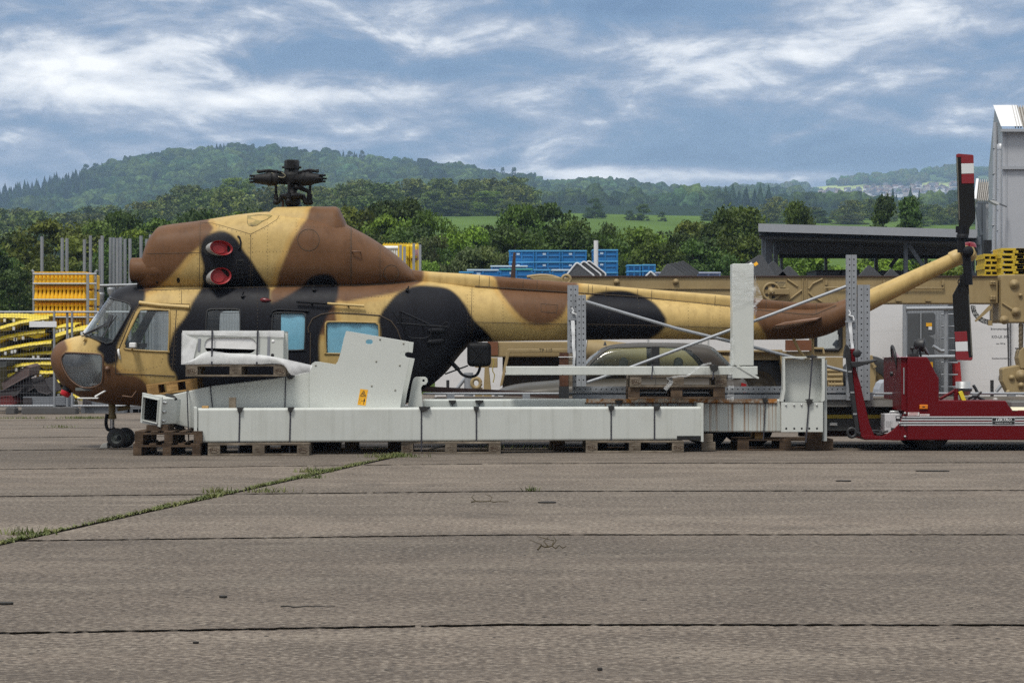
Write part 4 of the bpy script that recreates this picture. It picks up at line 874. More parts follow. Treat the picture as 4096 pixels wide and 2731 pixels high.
# small fittings on the flank
def bar(pts, r, m, name, off=.02, parent=heli, n=8):
    return MB().tube([(h[0]+h[1]*off) for h in (hit(*p) for p in pts) if h], r, n).build(name, m, parent)
blkm = pm('satin_black', (.008, .0085, .011), .6, var=.3, spec=.2); tanm = pm('tan_paint', tuple(TAN), .5, var=.1); brnm = pm('brown_paint', tuple(BRN), .5, var=.15); whm = pm('white_enamel', (.72, .72, .70), .4, var=.06)
bar([(1187, 1212), (1311, 1219)], .016, blkm, 'grab_rail', .05); bar([(1311, 1219), (1458, 1228)], .016, tanm, 'grab_rail', .05)
for p in ((1248, 1216), (1393, 1224)): h = hit(*p); MB().tube([h[0], h[0]+h[1]*.05], .012, 8).build('rail_bracket', blkm, heli)
r_ = surf([(558, 1212), (640, 1222), (758, 1230)], 10); MB().tube([h[0]+h[1]*.012 for h in r_], .026, 8).build('drip_rail', tanm, heli)
r_ = surf([(1082, 1262), (1090, 1246), (1110, 1239), (1235, 1245)], 6); MB().tube([h[0]+h[1]*.012 for h in r_], .016, 8).build('window_hood', blkm, heli)
h = hit(528, 1398); mb = MB(); a = h[0]; b = P(530, 1391, 28.62); mb.tube([a, b+Vector((0, 0, .02))], .012, 8); o = mb.build('mirror_bracket', tanm, heli); MB().pbox(516, 1370, 542, 1391, 28.58, .10).build('door_lamp', whm, o, bevel=.012)
h = hit(477, 1416); mb = MB(); mb.tube([P(476, 1396, 28.78), P(473, 1400, 28.72), P(476, 1420, 28.72), P(483, 1440, 28.78)], .014, 8); mb.build('door_handle', whm, heli)
wpm = pm('wiper_steel', (.10, .10, .105), .35, .6)
for pa, pb in (((340, 1352), (438, 1302)), ((412, 1350), (472, 1265))):
    ha, hb = hit(*pa), hit(*pb)
    if ha and hb: MB().tube([ha[0]+ha[1]*.05, hb[0]+hb[1]*.05], .008, 6).tube([ha[0]+ha[1]*.07+Vector((.05, 0, .02)), hb[0]+hb[1]*.07+Vector((-.04, 0, .0))], .011, 6).build('wiper', wpm, heli)
h = hit(345, 1360)
if h: MB().tube([h[0]-h[1]*.01, h[0]+h[1]*.05], .026, 10).build('wiper_motor', tanm, heli)
o = MB().tube([P(435, 1555, 28.92), P(380, 1586, 28.80)], .012, 8).build('step_strut', whm, heli); MB().obox(P(312, 1592, 28.76), P(394, 1592, 28.76), .09, .016).build('step_plate', whm, o, bevel=.004)
mb = MB(); mb.lathe(P(268, 1560, 29.2), Vector((-.45, -.15, -1)), [(-.07, .0), (-.07, .06), (.03, .065), (.075, .05), (.08, 0)], 16); o = mb.build('nose_light', blkm, heli); MB().lathe(P(268, 1560, 29.2)+Vector((-.45, -.15, -1)).normalized()*.02, Vector((-.45, -.15, -1)), [(.0, .068), (.05, .064), (.066, .05), (.07, 0)], 16).build('nose_light_cover', pm('signal_red', (.50, .012, .02), .4), o)
MB().tube([P(490, 1583, 28.85), P(528, 1588, 28.82), P(562, 1542, 28.85)], .010, 8).build('foot_step', brnm, heli)
h = hit(430, 1474); MB().lathe(h[0], h[1], [(0, .035), (.03, .03), (.04, 0)], 10).build('nose_plug', brnm, heli)
for p in ((628, 1129, .018), ): h = hit(p[0], p[1]); MB().lathe(h[0]+h[1]*.003, h[1], [(0, p[2]), (.002, 0)], 12).build('drain_hole', pm('opening_shade', (.006, .006, .006), .9), heli)  # flat black spots paint the shade inside small holes
rg = surf([(706, 1117), (711, 1110), (718, 1112), (720, 1122), (718, 1131), (710, 1132)], 3, True); MB().add([a+n*.003 for a, n in rg], [tuple(range(len(rg)))]).build('drain_hole', pm('opening_shade', (.006, .006, .006), .9), heli)
vent = surf([(946, 1036), (972, 1036), (974, 1042), (974, 1110), (970, 1115), (946, 1113), (944, 1040)], 5, True); vm = MB().add([a+n*.004 for a, n in vent], [tuple(range(len(vent)))]).build('vent_grille', pm('vent_mesh', (.010, .010, .011), .7, bump=1, bscale=160), heli)
for i in range(5):
    h0, h1 = hit(947, 1046+i*15), hit(971, 1044+i*15); MB().tube([h0[0]+h0[1]*.006, h1[0]+h1[1]*.006], .004, 5).build('slat', blkm, vm)
sc = surf([(951, 945), (958, 950), (964, 970), (960, 992), (952, 996)], 4); MB().tube([a+n*.008 for a, n in sc], .012, 6).build('air_scoop', blkm, heli)
pat = surf([(990, 864), (1030, 860), (1080, 859), (1089, 864), (1075, 874), (1048, 888), (1030, 901), (1010, 906), (994, 902), (988, 892)], 6, True)
def patch_mat():
    m = pm('worn_yellow_screen', (.26, .19, .055), .7, var=.35, scale=30, alt=(.33, .26, .11), altamt=.7, dirt=.95, dirt_col=(.02, .018, .014), dscale=9); return m
MB().add([a+n*.006 for a, n in pat], [tuple(range(len(pat)))]).build('inspection_screen', patch_mat(), heli)
for p in ((970, 1186), (1256, 1163), (1330, 1138), (1628, 1165)): h = hit(*p); MB().tube([h[0]-h[1]*.01, h[0]+h[1]*.035], .022, 8).tube([h[0]+h[1]*.03, h[0]+h[1]*.03+Vector((.02, 0, .045))], .010, 6).build('tie_lug', blkm, heli)
h = hit(1066, 1200); MB().lathe(h[0]+Vector((-.03, 0, 0)), Vector((1, -.1, -.05)), [(-.05, .012), (-.02, .03), (.04, .024), (.09, .004)], 12).build('side_light', pm('lens_dark_red', (.13, .015, .018), .25), heli)
h = hit(1424, 1006); MB().tube([P(1408, 1006, 28.86), P(1410, 1006, 28.80), P(1440, 1007, 28.80), P(1442, 1008, 28.88)], .010, 8).build('hatch_handle', brnm, heli)
for px, py in ((1746, 1322), (1741, 1366)):
    r_ = surf([(px-34, py+(4 if py > 1340 else 0)), (px+34, py-(4 if py > 1340 else 0))], 8); MB().tube([h[0]+h[1]*.01 for h in r_], [.014]+[.035]*(len(r_)-2)+[.014], 10).build('louvre', blkm, heli)
# black wire aerial frame on the rear flank
fr_ = MB()
for a, b, r in [((1601, 1245), (1717, 1297), .014), ((1587, 1293), (1790, 1308), .013), ((1570, 1244), (1600, 1290), .008), ((1604, 1274), (1680, 1278), .008), ((1601, 1245), (1601, 1292), .016), ((1620, 1280), (1632, 1300), .006)]: fr_.tube([P(*a, 28.58), P(*b, 28.58)], r, 8)
for u in (1601, 1690, 1780): fr_.tube([P(u, 1262 if u < 1650 else 1302, 28.58), P(u, 1262 if u < 1650 else 1302, 28.95)], .012, 6)
o = fr_.build('aerial_frame', blkm, heli); MB().tube([P(a, b, 28.56) for a, b in cr([(1626, 1306), (1627, 1325), (1634, 1347), (1660, 1353), (1700, 1352), (1722, 1340), (1725, 1310)], 5, False)], .010, 8).build('aerial_loop', blkm, o)
MB().tube([P(a, b, 28.57) for a, b in cr([(1770, 1300), (1780, 1291), (1793, 1291), (1798, 1302), (1794, 1310)], 5, False)], .009, 6).build('aerial_tip', blkm, o)
# bladed aerial on the tail boom
bl = MB(); bp_ = [(2036, 1164), (2061, 1164), (2063, 1012), (2058, 1009), (2053, 1010)]; bl.pprism(bp_, 29.36, .028); bl.build('blade_aerial', pm('aerial_brown', (.045, .022, .016), .6), heli, bevel=.006)
h = hit(2048, 1164); MB().lathe(Vector((X(2048, 29.37), 29.37, Z(1166, 29.37))), (0, 0, 1), [(-.05, .06), (.01, .055), (.014, 0)], 12).build('aerial_base', brnm, heli)
# stabiliser stub, tail skid
st = MB(); zz = [(3093, 1300, 0), (3130, 1288, .018), (3200, 1281, .02), (3274, 1274, .006)]
rootp = [(3085, 1318), (3130, 1290), (3210, 1276), (3290, 1266), (3275, 1282), (3200, 1305), (3120, 1322)]; tipp = [(3095, 1301), (3140, 1286), (3205, 1278), (3270, 1272), (3262, 1279), (3200, 1290), (3140, 1299)]
v = [P(a, b, 29.28) for a, b in rootp]+[P(a, b+2, 28.70) for a, b in tipp]; n = len(rootp); st.add(v, [tuple(range(n))[::-1], tuple(range(n, 2*n))]+[(i, (i+1) % n, n+(i+1) % n, n+i) for i in range(n)], 0, True)
st.build('stabiliser', pm('brown_paint_worn', (.20, .105, .06), .45, var=.25, dirt=.5, dirt_col=(.30, .27, .22)), heli, bevel=.006)
MB().tube([P(3170, 1345, 29.35), P(3195, 1400, 29.35), P(3225, 1435, 29.35)], [.02, .018, .016], 8).tube([P(3252, 1348, 29.45), P(3252, 1430, 29.45)], .016, 8).build('tail_skid', tanm, heli)
# tail rotor gearbox, beacon, blades
MB().lathe(P(3842, 1025, HYC), Vector((1, 0, .42)), [(-.14, .09), (-.12, .105), (-.02, .105), (0, .09), (.06, .11), (.12, .12), (.18, .10), (.21, .05), (.215, 0)], 24).tube([P(3880, 1020, HYC-.02), P(3880, 1008, HYC-.25)], .06, 12).build('tail_gearbox', tanm, heli)
o = MB().lathe(P(3879, 1004, HYC), (0, 0, 1), [(-.04, .10), (.0, .105), (.03, .095), (.045, .09)], 20).build('beacon_base', blkm, heli); MB().lathe(P(3879, 990, HYC), (0, 0, 1), [(0, .088), (.04, .080), (.065, .06), (.075, 0)], 20).build('beacon_lens', pm('beacon_red', (.40, .012, .03), .2), o)
TY = 29.12
hub = MB().lathe(P(3856, 1010, TY+.2), (0, -1, 0), [(0, .05), (.16, .05), (.2, .07), (.28, .07), (.3, .03), (.3, 0)], 16)
for a, b, r in [((3845, 905), (3845, 1010), .05), ((3866, 1020), (3874, 1140), .055), ((3832, 930), (3832, 905), .03), ((3860, 930), (3862, 900), .025), ((3852, 1095), (3846, 1130), .012)]: hub.tube([P(*a, TY), P(*b, TY)], r, 10)
hub.lathe(P(3850, 945, TY), (0, 0, 1), [(-.03, .075), (.02, .08), (.03, .05)], 12).tube([P(a, b, TY-.05) for a, b in cr([(3852, 1120), (3838, 1118), (3832, 1130), (3842, 1142)], 4, False)], .008, 6)
hub.build('tail_rotor_hub', blkm, heli)
redp = pm('blade_red', (.21, .013, .018), .45, var=.15); whp = pm('blade_white', (.66, .68, .68), .45, var=.05); bdark = pm('blade_black', (.009, .009, .009), .6, spec=.2, var=.3)
def blade(body, bands, edge, nm='tail_rotor_blade'):
    o = MB().pprism(body, TY-.02, .036).build(nm, bdark, heli, bevel=.008)
    for pl, m_ in bands: MB().pprism(pl, TY-.0245, .045).build('painted_band', m_, o, bevel=.003)
    MB().pprism(edge, TY-.024, .044).build('erosion_strip', pm('erosion_tape', (.13, .125, .10), .6, var=.3), o)
# upper: red/white/red tip, black root
U = lambda x, y: (3500+x*.5742, 400+y*.5742)
blade([U(568, 380), U(580, 374), U(680, 382), U(686, 388), U(692, 585), U(700, 830), U(660, 890), U(655, 945), U(592, 950), U(584, 850)],
      [([U(600, 376), U(680, 382), U(687, 388), U(688, 442), U(601, 442)], redp), ([U(568, 380), U(580, 374), U(600, 376), U(600, 398), U(569, 400)], redp), ([U(601, 444), U(688, 442), U(690, 512), U(603, 515)], whp), ([U(603, 517), U(690, 514), U(692, 582), U(605, 583)], redp)], [U(569, 402), U(576, 402), U(591, 835), U(585, 835)])
L_ = lambda x, y: (2900+x*.5085, 850+y*.5085)
blade([L_(1850, 490), L_(1915, 500), L_(1922, 640), L_(1950, 1130), L_(1945, 1155), L_(1935, 1163), L_(1822, 1160), L_(1812, 1140), L_(1808, 940), L_(1792, 650), L_(1848, 545)],
      [([L_(1808, 938), L_(1903, 934), L_(1908, 1012), L_(1812, 1016)], redp), ([L_(1812, 1018), L_(1908, 1014), L_(1912, 1090), L_(1815, 1092)], whp), ([L_(1815, 1094), L_(1912, 1092), L_(1920, 1142), L_(1950, 1138), L_(1946, 1156), L_(1935, 1163), L_(1822, 1160), L_(1814, 1140)], redp)], [L_(1915, 640), L_(1921, 640), L_(1946, 1125), L_(1938, 1125)])
# ------- rotor head
RH = 29.4
q = lambda x, y: P(950+x*.1913, 600+y*.1913, RH)
rk = pm('rotor_head_black', (.008, .008, .009), .6, spec=.25, var=.4, scale=20, dirt=.3, dirt_col=(.07, .065, .055), dscale=9)
head = MB().lathe(q(1150, 1230), (0, 0, 1), [(-.05, .11), (.0, .11), (.01, .075), (.10, .07), (.14, .11), (.17, .115), (.2, .06), (.34, .06), (.35, .085), (.46, .09)], 24).build('rotor_mast', rk, heli)
mb = MB().lathe(q(1135, 490), (0, 0, 1), [(-.13, .10), (-.03, .13), (.0, .115), (.01, .10), (.035, .10), (.038, .093), (.05, .093), (.052, .098), (.06, .097), (.155, .1), (.16, .092), (.17, .09), (.172, 0)], 20)
for s_ in (-1, 1): mb.tube([q(1135, 365)+Vector((.09*s_, 0, 0)), q(1135, 365)+Vector((.125*s_, 0, 0))], .014, 8)
mb.box(q(1060, 400)+Vector((0, -.12, 0)), q(1200, 235)+Vector((0, -.08, 0))); mb.build('hub_cap', rk, head)
def arm(dirv, droop, nm='blade_grip'):
    d = Vector(dirv).normalized(); c = q(1140, 610); mb = MB()
    mb.lathe(c, d, [(.02, .075), (.18, .066), (.20, .082), (.26, .088), (.27, .075), (.28, .092), (.31, .092), (.33, .078), (.49, .055), (.50, .045), (.50, 0)], 18)
    a = c+d*.49
    u, w = perp(d)
    for k in range(6): off = u*math.cos(k*1.047)*.045+w*math.sin(k*1.047)*.045; mb.tube([a+off-d*.03, a+off+d*.06], .014, 6)
    mb.tube([c+d*.31+Vector((0, 0, .10)), c+d*.42+Vector((0, 0, .10))], .016, 6).tube([c+d*.12+Vector((0, 0, .08)), c+d*.30+Vector((0, 0, .11)), c+d*.45+Vector((0, 0, .09))], .02, 8)
    for t_ in (.2, .34, .44): mb.lathe(c+d*t_+Vector((0, 0, .08)), (0, 0, 1), [(0, .02), (.035, .018), (.04, 0)], 8)
    o = mb.build(nm, rk, head); return c, d
for dv in ((-1, -.3, -.02), (.80, -.6, -.03), (.2, 1, 0)): arm(dv, 0)
MB().tube([q(a, b)+Vector((0, -.12, 0)) for a, b in cr([(730, 495), (820, 540), (900, 585), (985, 590), (1020, 555), (985, 515), (940, 485)], 5, False)], .007, 6).build('hydraulic_hose', pm('hose_khaki', (.20, .18, .12), .6), head)
sw = MB().lathe(q(1150, 1000), (0, 0, 1), [(-.10, .09), (-.02, .10), (.0, .16), (.03, .17), (.05, .13), (.06, .07)], 24)
for s_, pth in ((-1, [(1060, 1000), (950, 990), (880, 1050), (830, 1100), (815, 1110)]), (1, [(1190, 1000), (1330, 985), (1400, 1020), (1430, 1100), (1540, 1105)])): sw.tube([q(a, b)+Vector((0, -.03, 0)) for a, b in cr(pth, 4, False)], .032, 8)
sw.tube([q(1100, 980)+Vector((0, -.12, 0)), q(1105, 1130)+Vector((0, -.12, 0))], .03, 8)
sw.box(q(1165, 1130)+Vector((0, -.08, 0)), q(1315, 1040)+Vector((0, .05, 0))).build('swashplate', rk, head)
for x, a, b in ((812, 750, 1110), (1527, 730, 1110), (1095, 700, 1100)): 
    yo = Vector((0, -.05 if x != 1095 else -.16, 0)); MB().tube([q(x, a)+yo, q(x, b-180)+yo], .016, 8).tube([q(x, b-180)+yo, q(x, b-80)+yo], .030, 10).tube([q(x, b-80)+yo, q(x, b)+yo], .02, 8).lathe(q(x+(10 if x > 1200 else -5), b-10)+yo+Vector((0, -.04, 0)), (0, 1, 0), [(0, 0), (0, .032), (.08, .032), (.08, 0)], 10).build('pitch_link', rk, head)
MB().tube([q(1210, 790)+Vector((0, -.06, 0)), q(1300, 790)+Vector((0, -.06, 0)), q(1500, 880)+Vector((0, -.06, 0)), q(1500, 1060)+Vector((0, -.06, 0))], [.045, .035, .03, .026], 10).build('scissor_link', rk, head)
MB().tube([q(950, 1050), q(950, 1230)], .018, 8).build('control_rod', pm('rod_brass', (.09, .06, .04), .5), head)
# ------- nose gear
gm_ = pm('gear_khaki', (.24, .18, .075), .5, var=.25, dirt=.5); oleo = pm('oleo_chrome', (.55, .55, .55), .2, .9, .05)
strut = MB().tube([P(448, 1600, HYC), P(448, 1665, HYC)], .045, 14).lathe(P(449, 1665, HYC), (0, 0, -1), [(-.03, .05), (0, .055), (.03, .055), (.035, .03)], 14).build('nose_strut', gm_, heli)
MB().tube([P(449, 1665, HYC), P(449, 1715, HYC)], .030, 12).build('oleo_rod', oleo, strut)
MB().tube([P(a, b, HYC-.03) for a, b in cr([(428, 1655), (424, 1690), (430, 1715), (446, 1722), (470, 1745)], 5, False)], .022, 8).tube([P(449, 1712, HYC), P(475, 1750, HYC)], .035, 10).tube([P(475, 1750, HYC-.2), P(475, 1750, HYC+.2)], .025, 10).build('trailing_link', blkm, strut)
tyre = pm('tyre_rubber', (.020, .020, .021), .75, var=.3, bump=.2)
def wheel(c, R_, w, parent, rimm, name='wheel', ax=(0, 1, 0), rim=.55):
    o = MB().lathe(c, ax, [(-w/2, R_*rim), (-w/2, R_*.86), (-w*.36, R_*.97), (-w*.15, R_), (w*.15, R_), (w*.36, R_*.97), (w/2, R_*.86), (w/2, R_*rim)], 40).build(name, tyre, parent)
    MB().lathe(c, ax, [(-w*.40, 0), (-w*.42, R_*.16), (-w*.30, R_*.2), (-w*.25, R_*.42), (-w*.46, R_*.5), (-w*.46, R_*(rim+.02)), (w*.46, R_*(rim+.02)), (w*.3, R_*.3), (w*.3, 0)], 30).build('rim', rimm, o)
    return o
rimg = pm('rim_green_grey', (.09, .10, .09), .5, var=.3)
for yy in (-.14, .14): wheel(Vector((X(475, HYC)+(.0 if yy < 0 else .06), HYC+yy, .127)), .127, .10, strut, rimg)
MB().tube([P(470, 1635, HYC), P(520, 1628, HYC)], .03, 8).build('gear_brace', gm_, heli)
# main legs and wheels (largely behind the beams)
for s_ in (-1, 1):
    lg = MB().tube([Vector((X(1290, HYC), HYC+s_*.5, .78)), Vector((X(1310, HYC), HYC+s_*.95, .30))], .05, 10).build('main_leg', gm_, heli); wheel(Vector((X(1310, HYC), HYC+s_*1.05, .30)), .30, .16, lg, rimg)
# black padded case and hose under the tail boom
o = MB().pbox(1868, 1369, 1964, 1466, 28.95, .32).build('padded_case', pm('case_black', (.006, .006, .007), .6, bump=.2, spec=.2), heli, bevel=.06, segs=4)
for a, b in (((1885, 1385), (1945, 1452)), ((1945, 1385), (1885, 1452))): MB().tube([P(*a, 28.948), P(*b, 28.948)], .006, 6).build('embossed_rib', blkm, o)
MB().tube([P(a, b, 29.1) for a, b in cr([(1815, 1455), (1830, 1475), (1850, 1498), (1880, 1507), (1905, 1500), (1917, 1480), (1920, 1462)], 5, False)], .018, 8).tube([P(1780, 1496, 29.1), P(1872, 1462, 29.1)], .011, 6).tube([P(1806, 1450, 29.15), P(1832, 1476, 29.1)], .03, 8).build('hose', blkm, heli)
MB().tube([P(1905, 1372, 29.1), P(1895, 1360, 29.25)], .02, 8).build('case_bracket', blkm, heli)
tag(MB().prism([(X(400, 29.2), 0), (X(432, 29.2), 0), (X(430, 29.2), .07), (X(412, 29.2), .06)], 29.15, 29.4).build('wheel_chock', pm('chock_grey', (.30, .30, .28), .8), bevel=.006), 'small grey chock wedged against the helicopter nose wheel', 'wheel chock')
# ---------------------------------------------------------------- lettering helper
def text(s, size, loc, m, parent=None, name='lettering', rot=(R(90), 0, 0), shear=0, ext=.0006, align='CENTER', bold=0, sx=1):
    c = bpy.data.curves.new('txt', 'FONT'); c.body = s; c.size = size; c.extrude = ext; c.align_x = align; c.align_y = 'CENTER'; c.shear = shear; c.offset = bold; c.resolution_u = 2
    o = bpy.data.objects.new('txt', c); COL.objects.link(o); bpy.context.view_layer.update()
    me = bpy.data.meshes.new_from_object(o.evaluated_get(bpy.context.evaluated_depsgraph_get())); bpy.data.objects.remove(o); bpy.data.curves.remove(c)
    me.name = name; me.materials.clear(); me.materials.append(m); n = bpy.data.objects.new(name, me); COL.objects.link(n); n.rotation_euler = rot; n.scale = (sx, 1, 1)
    off = ORG.get(parent.name, Vector((0, 0, 0))) if parent is not None else Vector((0, 0, 0)); n.location = Vector(loc)-off
    if parent is not None: n.parent = parent; ORG[n.name] = off
    return n
# ---------------------------------------------------------------- timber pallets
def woodmat(name, col, dark):
    if name in MATS: return MATS[name]
    m = bpy.data.materials.new(name); m.use_nodes = True; t = NT(m.node_tree); b = t.n['Principled BSDF']
    tc = t.add('ShaderNodeTexCoord'); oi = t.add('ShaderNodeObjectInfo'); v = t.add('ShaderNodeVectorMath', operation='ADD'); t.l.new(tc.outputs['Object'], v.inputs[0]); sc = t.add('ShaderNodeVectorMath', operation='SCALE'); cmb = t.add('ShaderNodeCombineXYZ')
    for i in range(3): t.l.new(oi.outputs['Random'], cmb.inputs[i])
    t.l.new(cmb.outputs[0], sc.inputs[0]); sc.inputs['Scale'].default_value = 37; t.l.new(sc.outputs[0], v.inputs[1]); vv = v.outputs[0]
    g = t.noise(t.mapping(vv, (4, 60, 60)), 1, 6, .65, .6); g2 = t.noise(vv, 4, 6, .65)
    c = t.mix(t.ramp(g, [(.3, 0), (.7, 1)]), dark, col); c = t.mix(t.ramp(g2, [(.42, .75), (.66, 0)]), c, tuple(q*.42 for q in dark))
    c = t.mix(1.0, c, t.math('MULTIPLY_ADD', oi.outputs['Random'], .55, .72), 'MULTIPLY') if False else c
    t.l.new(c, b.inputs['Base Color']); b.inputs['Roughness'].default_value = .85; b.inputs['Specular IOR Level'].default_value = .2
    bp = t.add('ShaderNodeBump'); bp.inputs['Strength'].default_value = .5; bp.inputs['Distance'].default_value = .006; t.l.new(g, bp.inputs['Height']); t.l.new(bp.outputs[0], b.inputs['Normal'])
    MATS[name] = m; return m
wgrey = woodmat('weathered_pallet_wood', (.33, .285, .225), (.155, .12, .085)); wbrown = woodmat('brown_pallet_wood', (.17, .115, .072), (.075, .05, .034)); wnew = woodmat('fresh_pine', (.52, .335, .135), (.36, .20, .07)); stampm = pm('branded_stamp', (.06, .035, .02), .9)  # pallet woods: weathered grey, dark brown, fresh pine
def make_pallet(label, loc, rz, m, stamps=False, rot=None, L=1.2, Wd=.8, group='timber pallets under the steelwork'):
    o = localthing('pallet', label, 'pallet', loc, rz, group, rot); d = MB(); rnd = random.Random(len(label))
    for y in np.linspace(-Wd/2+.06, Wd/2-.06, 5): w = .145 if abs(abs(y)-(Wd/2-.06)) < .01 or abs(y) < .01 else .10; d.box((-L/2+rnd.uniform(-.004, .004), y-w/2*.8, .122), (L/2+rnd.uniform(-.004, .004), y+w/2*.8, .144))
    d.build('deck', m, o, bevel=.003); c = MB()
    for x in (-L/2+.0725, 0, L/2-.0725): c.box((x-.0715, -Wd/2+.002, .101), (x+.0715, Wd/2-.002, .1215))
    c.build('cross_board', m, o, bevel=.002) if False else None
    for x in (-L/2+.0725, 0, L/2-.0725): MB().box((x-.0715, -Wd/2+.002, .101), (x+.0715, Wd/2-.002, .1215)).build('cross_board', m, o, bevel=.002)
    for x in (-L/2+.0725, 0, L/2-.0725):
        for y in (-Wd/2+.05, 0, Wd/2-.05):
            k = MB().box((x-.0715, y-.05, .0225), (x+.0715, y+.05, .1005)).build('block', m, o, bevel=.004)
            if stamps and y < -.2:
                if x != 0:
                    text('EPAL', .045, (x, y-.0512, .062), stampm, k, 'stamp', bold=.0012)
                    MB().tube([(x+.062*math.cos(i*.2618), y-.051, .062+.031*math.sin(i*.2618)) for i in range(25)], .002, 4, cap=False).build('stamp_ring', stampm, k)
                else:
                    text('HT', .03, (x-.02, y-.0512, .072), stampm, k, 'stamp'); text('DE-NI', .016, (x, y-.0512, .045), stampm, k, 'stamp')
    for y in (-Wd/2+.05, 0, Wd/2-.05): MB().box((-L/2, y-.049, .0), (L/2, y+.049, .022)).build('skid_board', m, o, bevel=.003)
    return o
def pal_at(px, Yf, z=0, **k): return Vector((X(px, Yf), Yf+k.get('d', .4), z))
PA = make_pallet('weathered stamped pallet under the left end of the long white beam in front', pal_at(1031, 26.98), .02, wgrey, True)
copy_thing(PA, pal_at(1800, 27.48), .03, 'weathered pallet under the middle of the long white beam in front')
copy_thing(PA, pal_at(2537, 27.78), .02, 'weathered pallet under the right part of the long white beam in front')
copy_thing(PA, pal_at(940, 27.35, Z(1506, 27.35)), .015, 'stamped pallet carrying the bubble wrapped white steel box')
copy_thing(PA, pal_at(2712, 28.12, .796), .01, 'upper pallet of the pair that carries the white L shaped column')
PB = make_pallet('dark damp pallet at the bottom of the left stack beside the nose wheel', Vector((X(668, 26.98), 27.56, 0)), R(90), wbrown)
copy_thing(PB, Vector((X(670, 26.98), 27.57, .145)), R(90)+.02, 'dark drab pallet on top of the left stack under the open box end')
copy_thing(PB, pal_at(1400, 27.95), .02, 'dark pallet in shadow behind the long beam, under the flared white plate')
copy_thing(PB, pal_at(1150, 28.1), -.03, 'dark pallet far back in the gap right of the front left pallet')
copy_thing(PB, pal_at(3140, 28.42), .015, 'dark drab pallet under the bracket end of the rust stained beam')
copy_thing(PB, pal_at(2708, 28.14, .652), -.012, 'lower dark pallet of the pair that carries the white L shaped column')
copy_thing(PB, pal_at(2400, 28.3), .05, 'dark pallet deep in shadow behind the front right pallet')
make_pallet('small fresh pine pallet lying tilted on the sloping white arm', Vector((X(690, 27.62), 27.9, Z(1577, 27.62)+.015)), 0, wnew, False, (0, -R(7.6), 0), .62, .5)
def timber(px0, py0, px1, py1, Y, d, m, label, name='timber_block'):
    o = MB().pbox(px0, py0, px1, py1, Y, d, 0).build(name, m, bevel=.004); tag(o, label, 'timber', 'loose timber offcuts')
timber(585, 1699, 672, 1724, 27.15, .5, wbrown, 'squared timber under the open box end on the left pallet stack')
timber(807, 1623, 832, 1641, 27.02+.16, .09, wnew, 'small fresh wood offcut on the left end of the front beam')
timber(915, 1589, 943, 1640, 27.40, .05, wgrey, 'upright grey board sticking up behind the front beam')
timber(2808, 1735, 2852, 1766, 28.2, .12, wgrey, 'grey timber block on top of another under the front beam end')
timber(2806, 1767, 2862, 1802, 28.2, .14, wgrey, 'grey timber block on the ground under the front beam end')
timber(3020, 1730, 3052, 1754, 28.5, .5, wnew, 'short yellow wood packer on the drab pallet under the rust stained beam')
timber(3225, 1728, 3290, 1800, 28.4, .14, wbrown, 'dark upright timber at the right end under the bracket box')

# ---------------------------------------------------------------- pale grey steelwork
steel = pm('pale_grey_paint', (.54, .56, .525), .42, 0, .05, 3, .05, 300, streak=.30, streak_col=(.30, .31, .27), dirt=.22, dirt_col=(.33, .32, .26), dscale=1.6, sz=(14, 14, .5))
steelc = pm('clean_grey_paint', (.55, .57, .535), .42, 0, .05, 3, .05, 300, dirt=.12, dirt_col=(.36, .35, .30), dscale=1.2)
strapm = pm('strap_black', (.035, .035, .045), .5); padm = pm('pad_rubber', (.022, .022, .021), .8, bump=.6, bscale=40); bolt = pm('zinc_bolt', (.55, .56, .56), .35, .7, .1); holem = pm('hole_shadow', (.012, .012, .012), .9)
def frame_pt(a, b, u, z): return Vector((a.x+(b.x-a.x)*u, a.y+(b.y-a.y)*u, z))
FA, FB_ = Vector((X(793, 27.05), 27.05, 0)), Vector((X(2808, 28.0), 28.0, 0)); fdir = (FB_-FA).normalized(); fn = Vector((fdir.y, -fdir.x, 0))
def ubox(mb, a, b, n, depth, z0, z1, r=.02):
    """rounded rectangular section between ground points a and b; n points to the camera"""
    sec = []
    for cx, cz, s0 in ((r, z1-r, 90), (r, z0+r, 180), (depth-r, z0+r, 270), (depth-r, z1-r, 0)):
        for k in range(5): an = R(s0+k*22.5); sec.append((cx+r*math.cos(an), cz+r*math.sin(an)))
    vs = [p-n*u+Vector((0, 0, z)) for p in (a, b) for u, z in sec]; m = len(sec)
    return mb.add(vs, [(i, (i+1) % m, m+(i+1) % m, m+i) for i in range(m)]+[tuple(range(m))[::-1], tuple(range(m, 2*m))], 0, False)
bm1 = thing('steel_beam', 'long straight white box beam lying in front on three pallets', 'steel beam', tuple(FA))
mb = MB(); ubox(mb, FA, FB_, fn, .40, .147, .556, .028); o = mb.build('box_section', steel, bm1)
for v in o.data.polygons: v.use_smooth = False
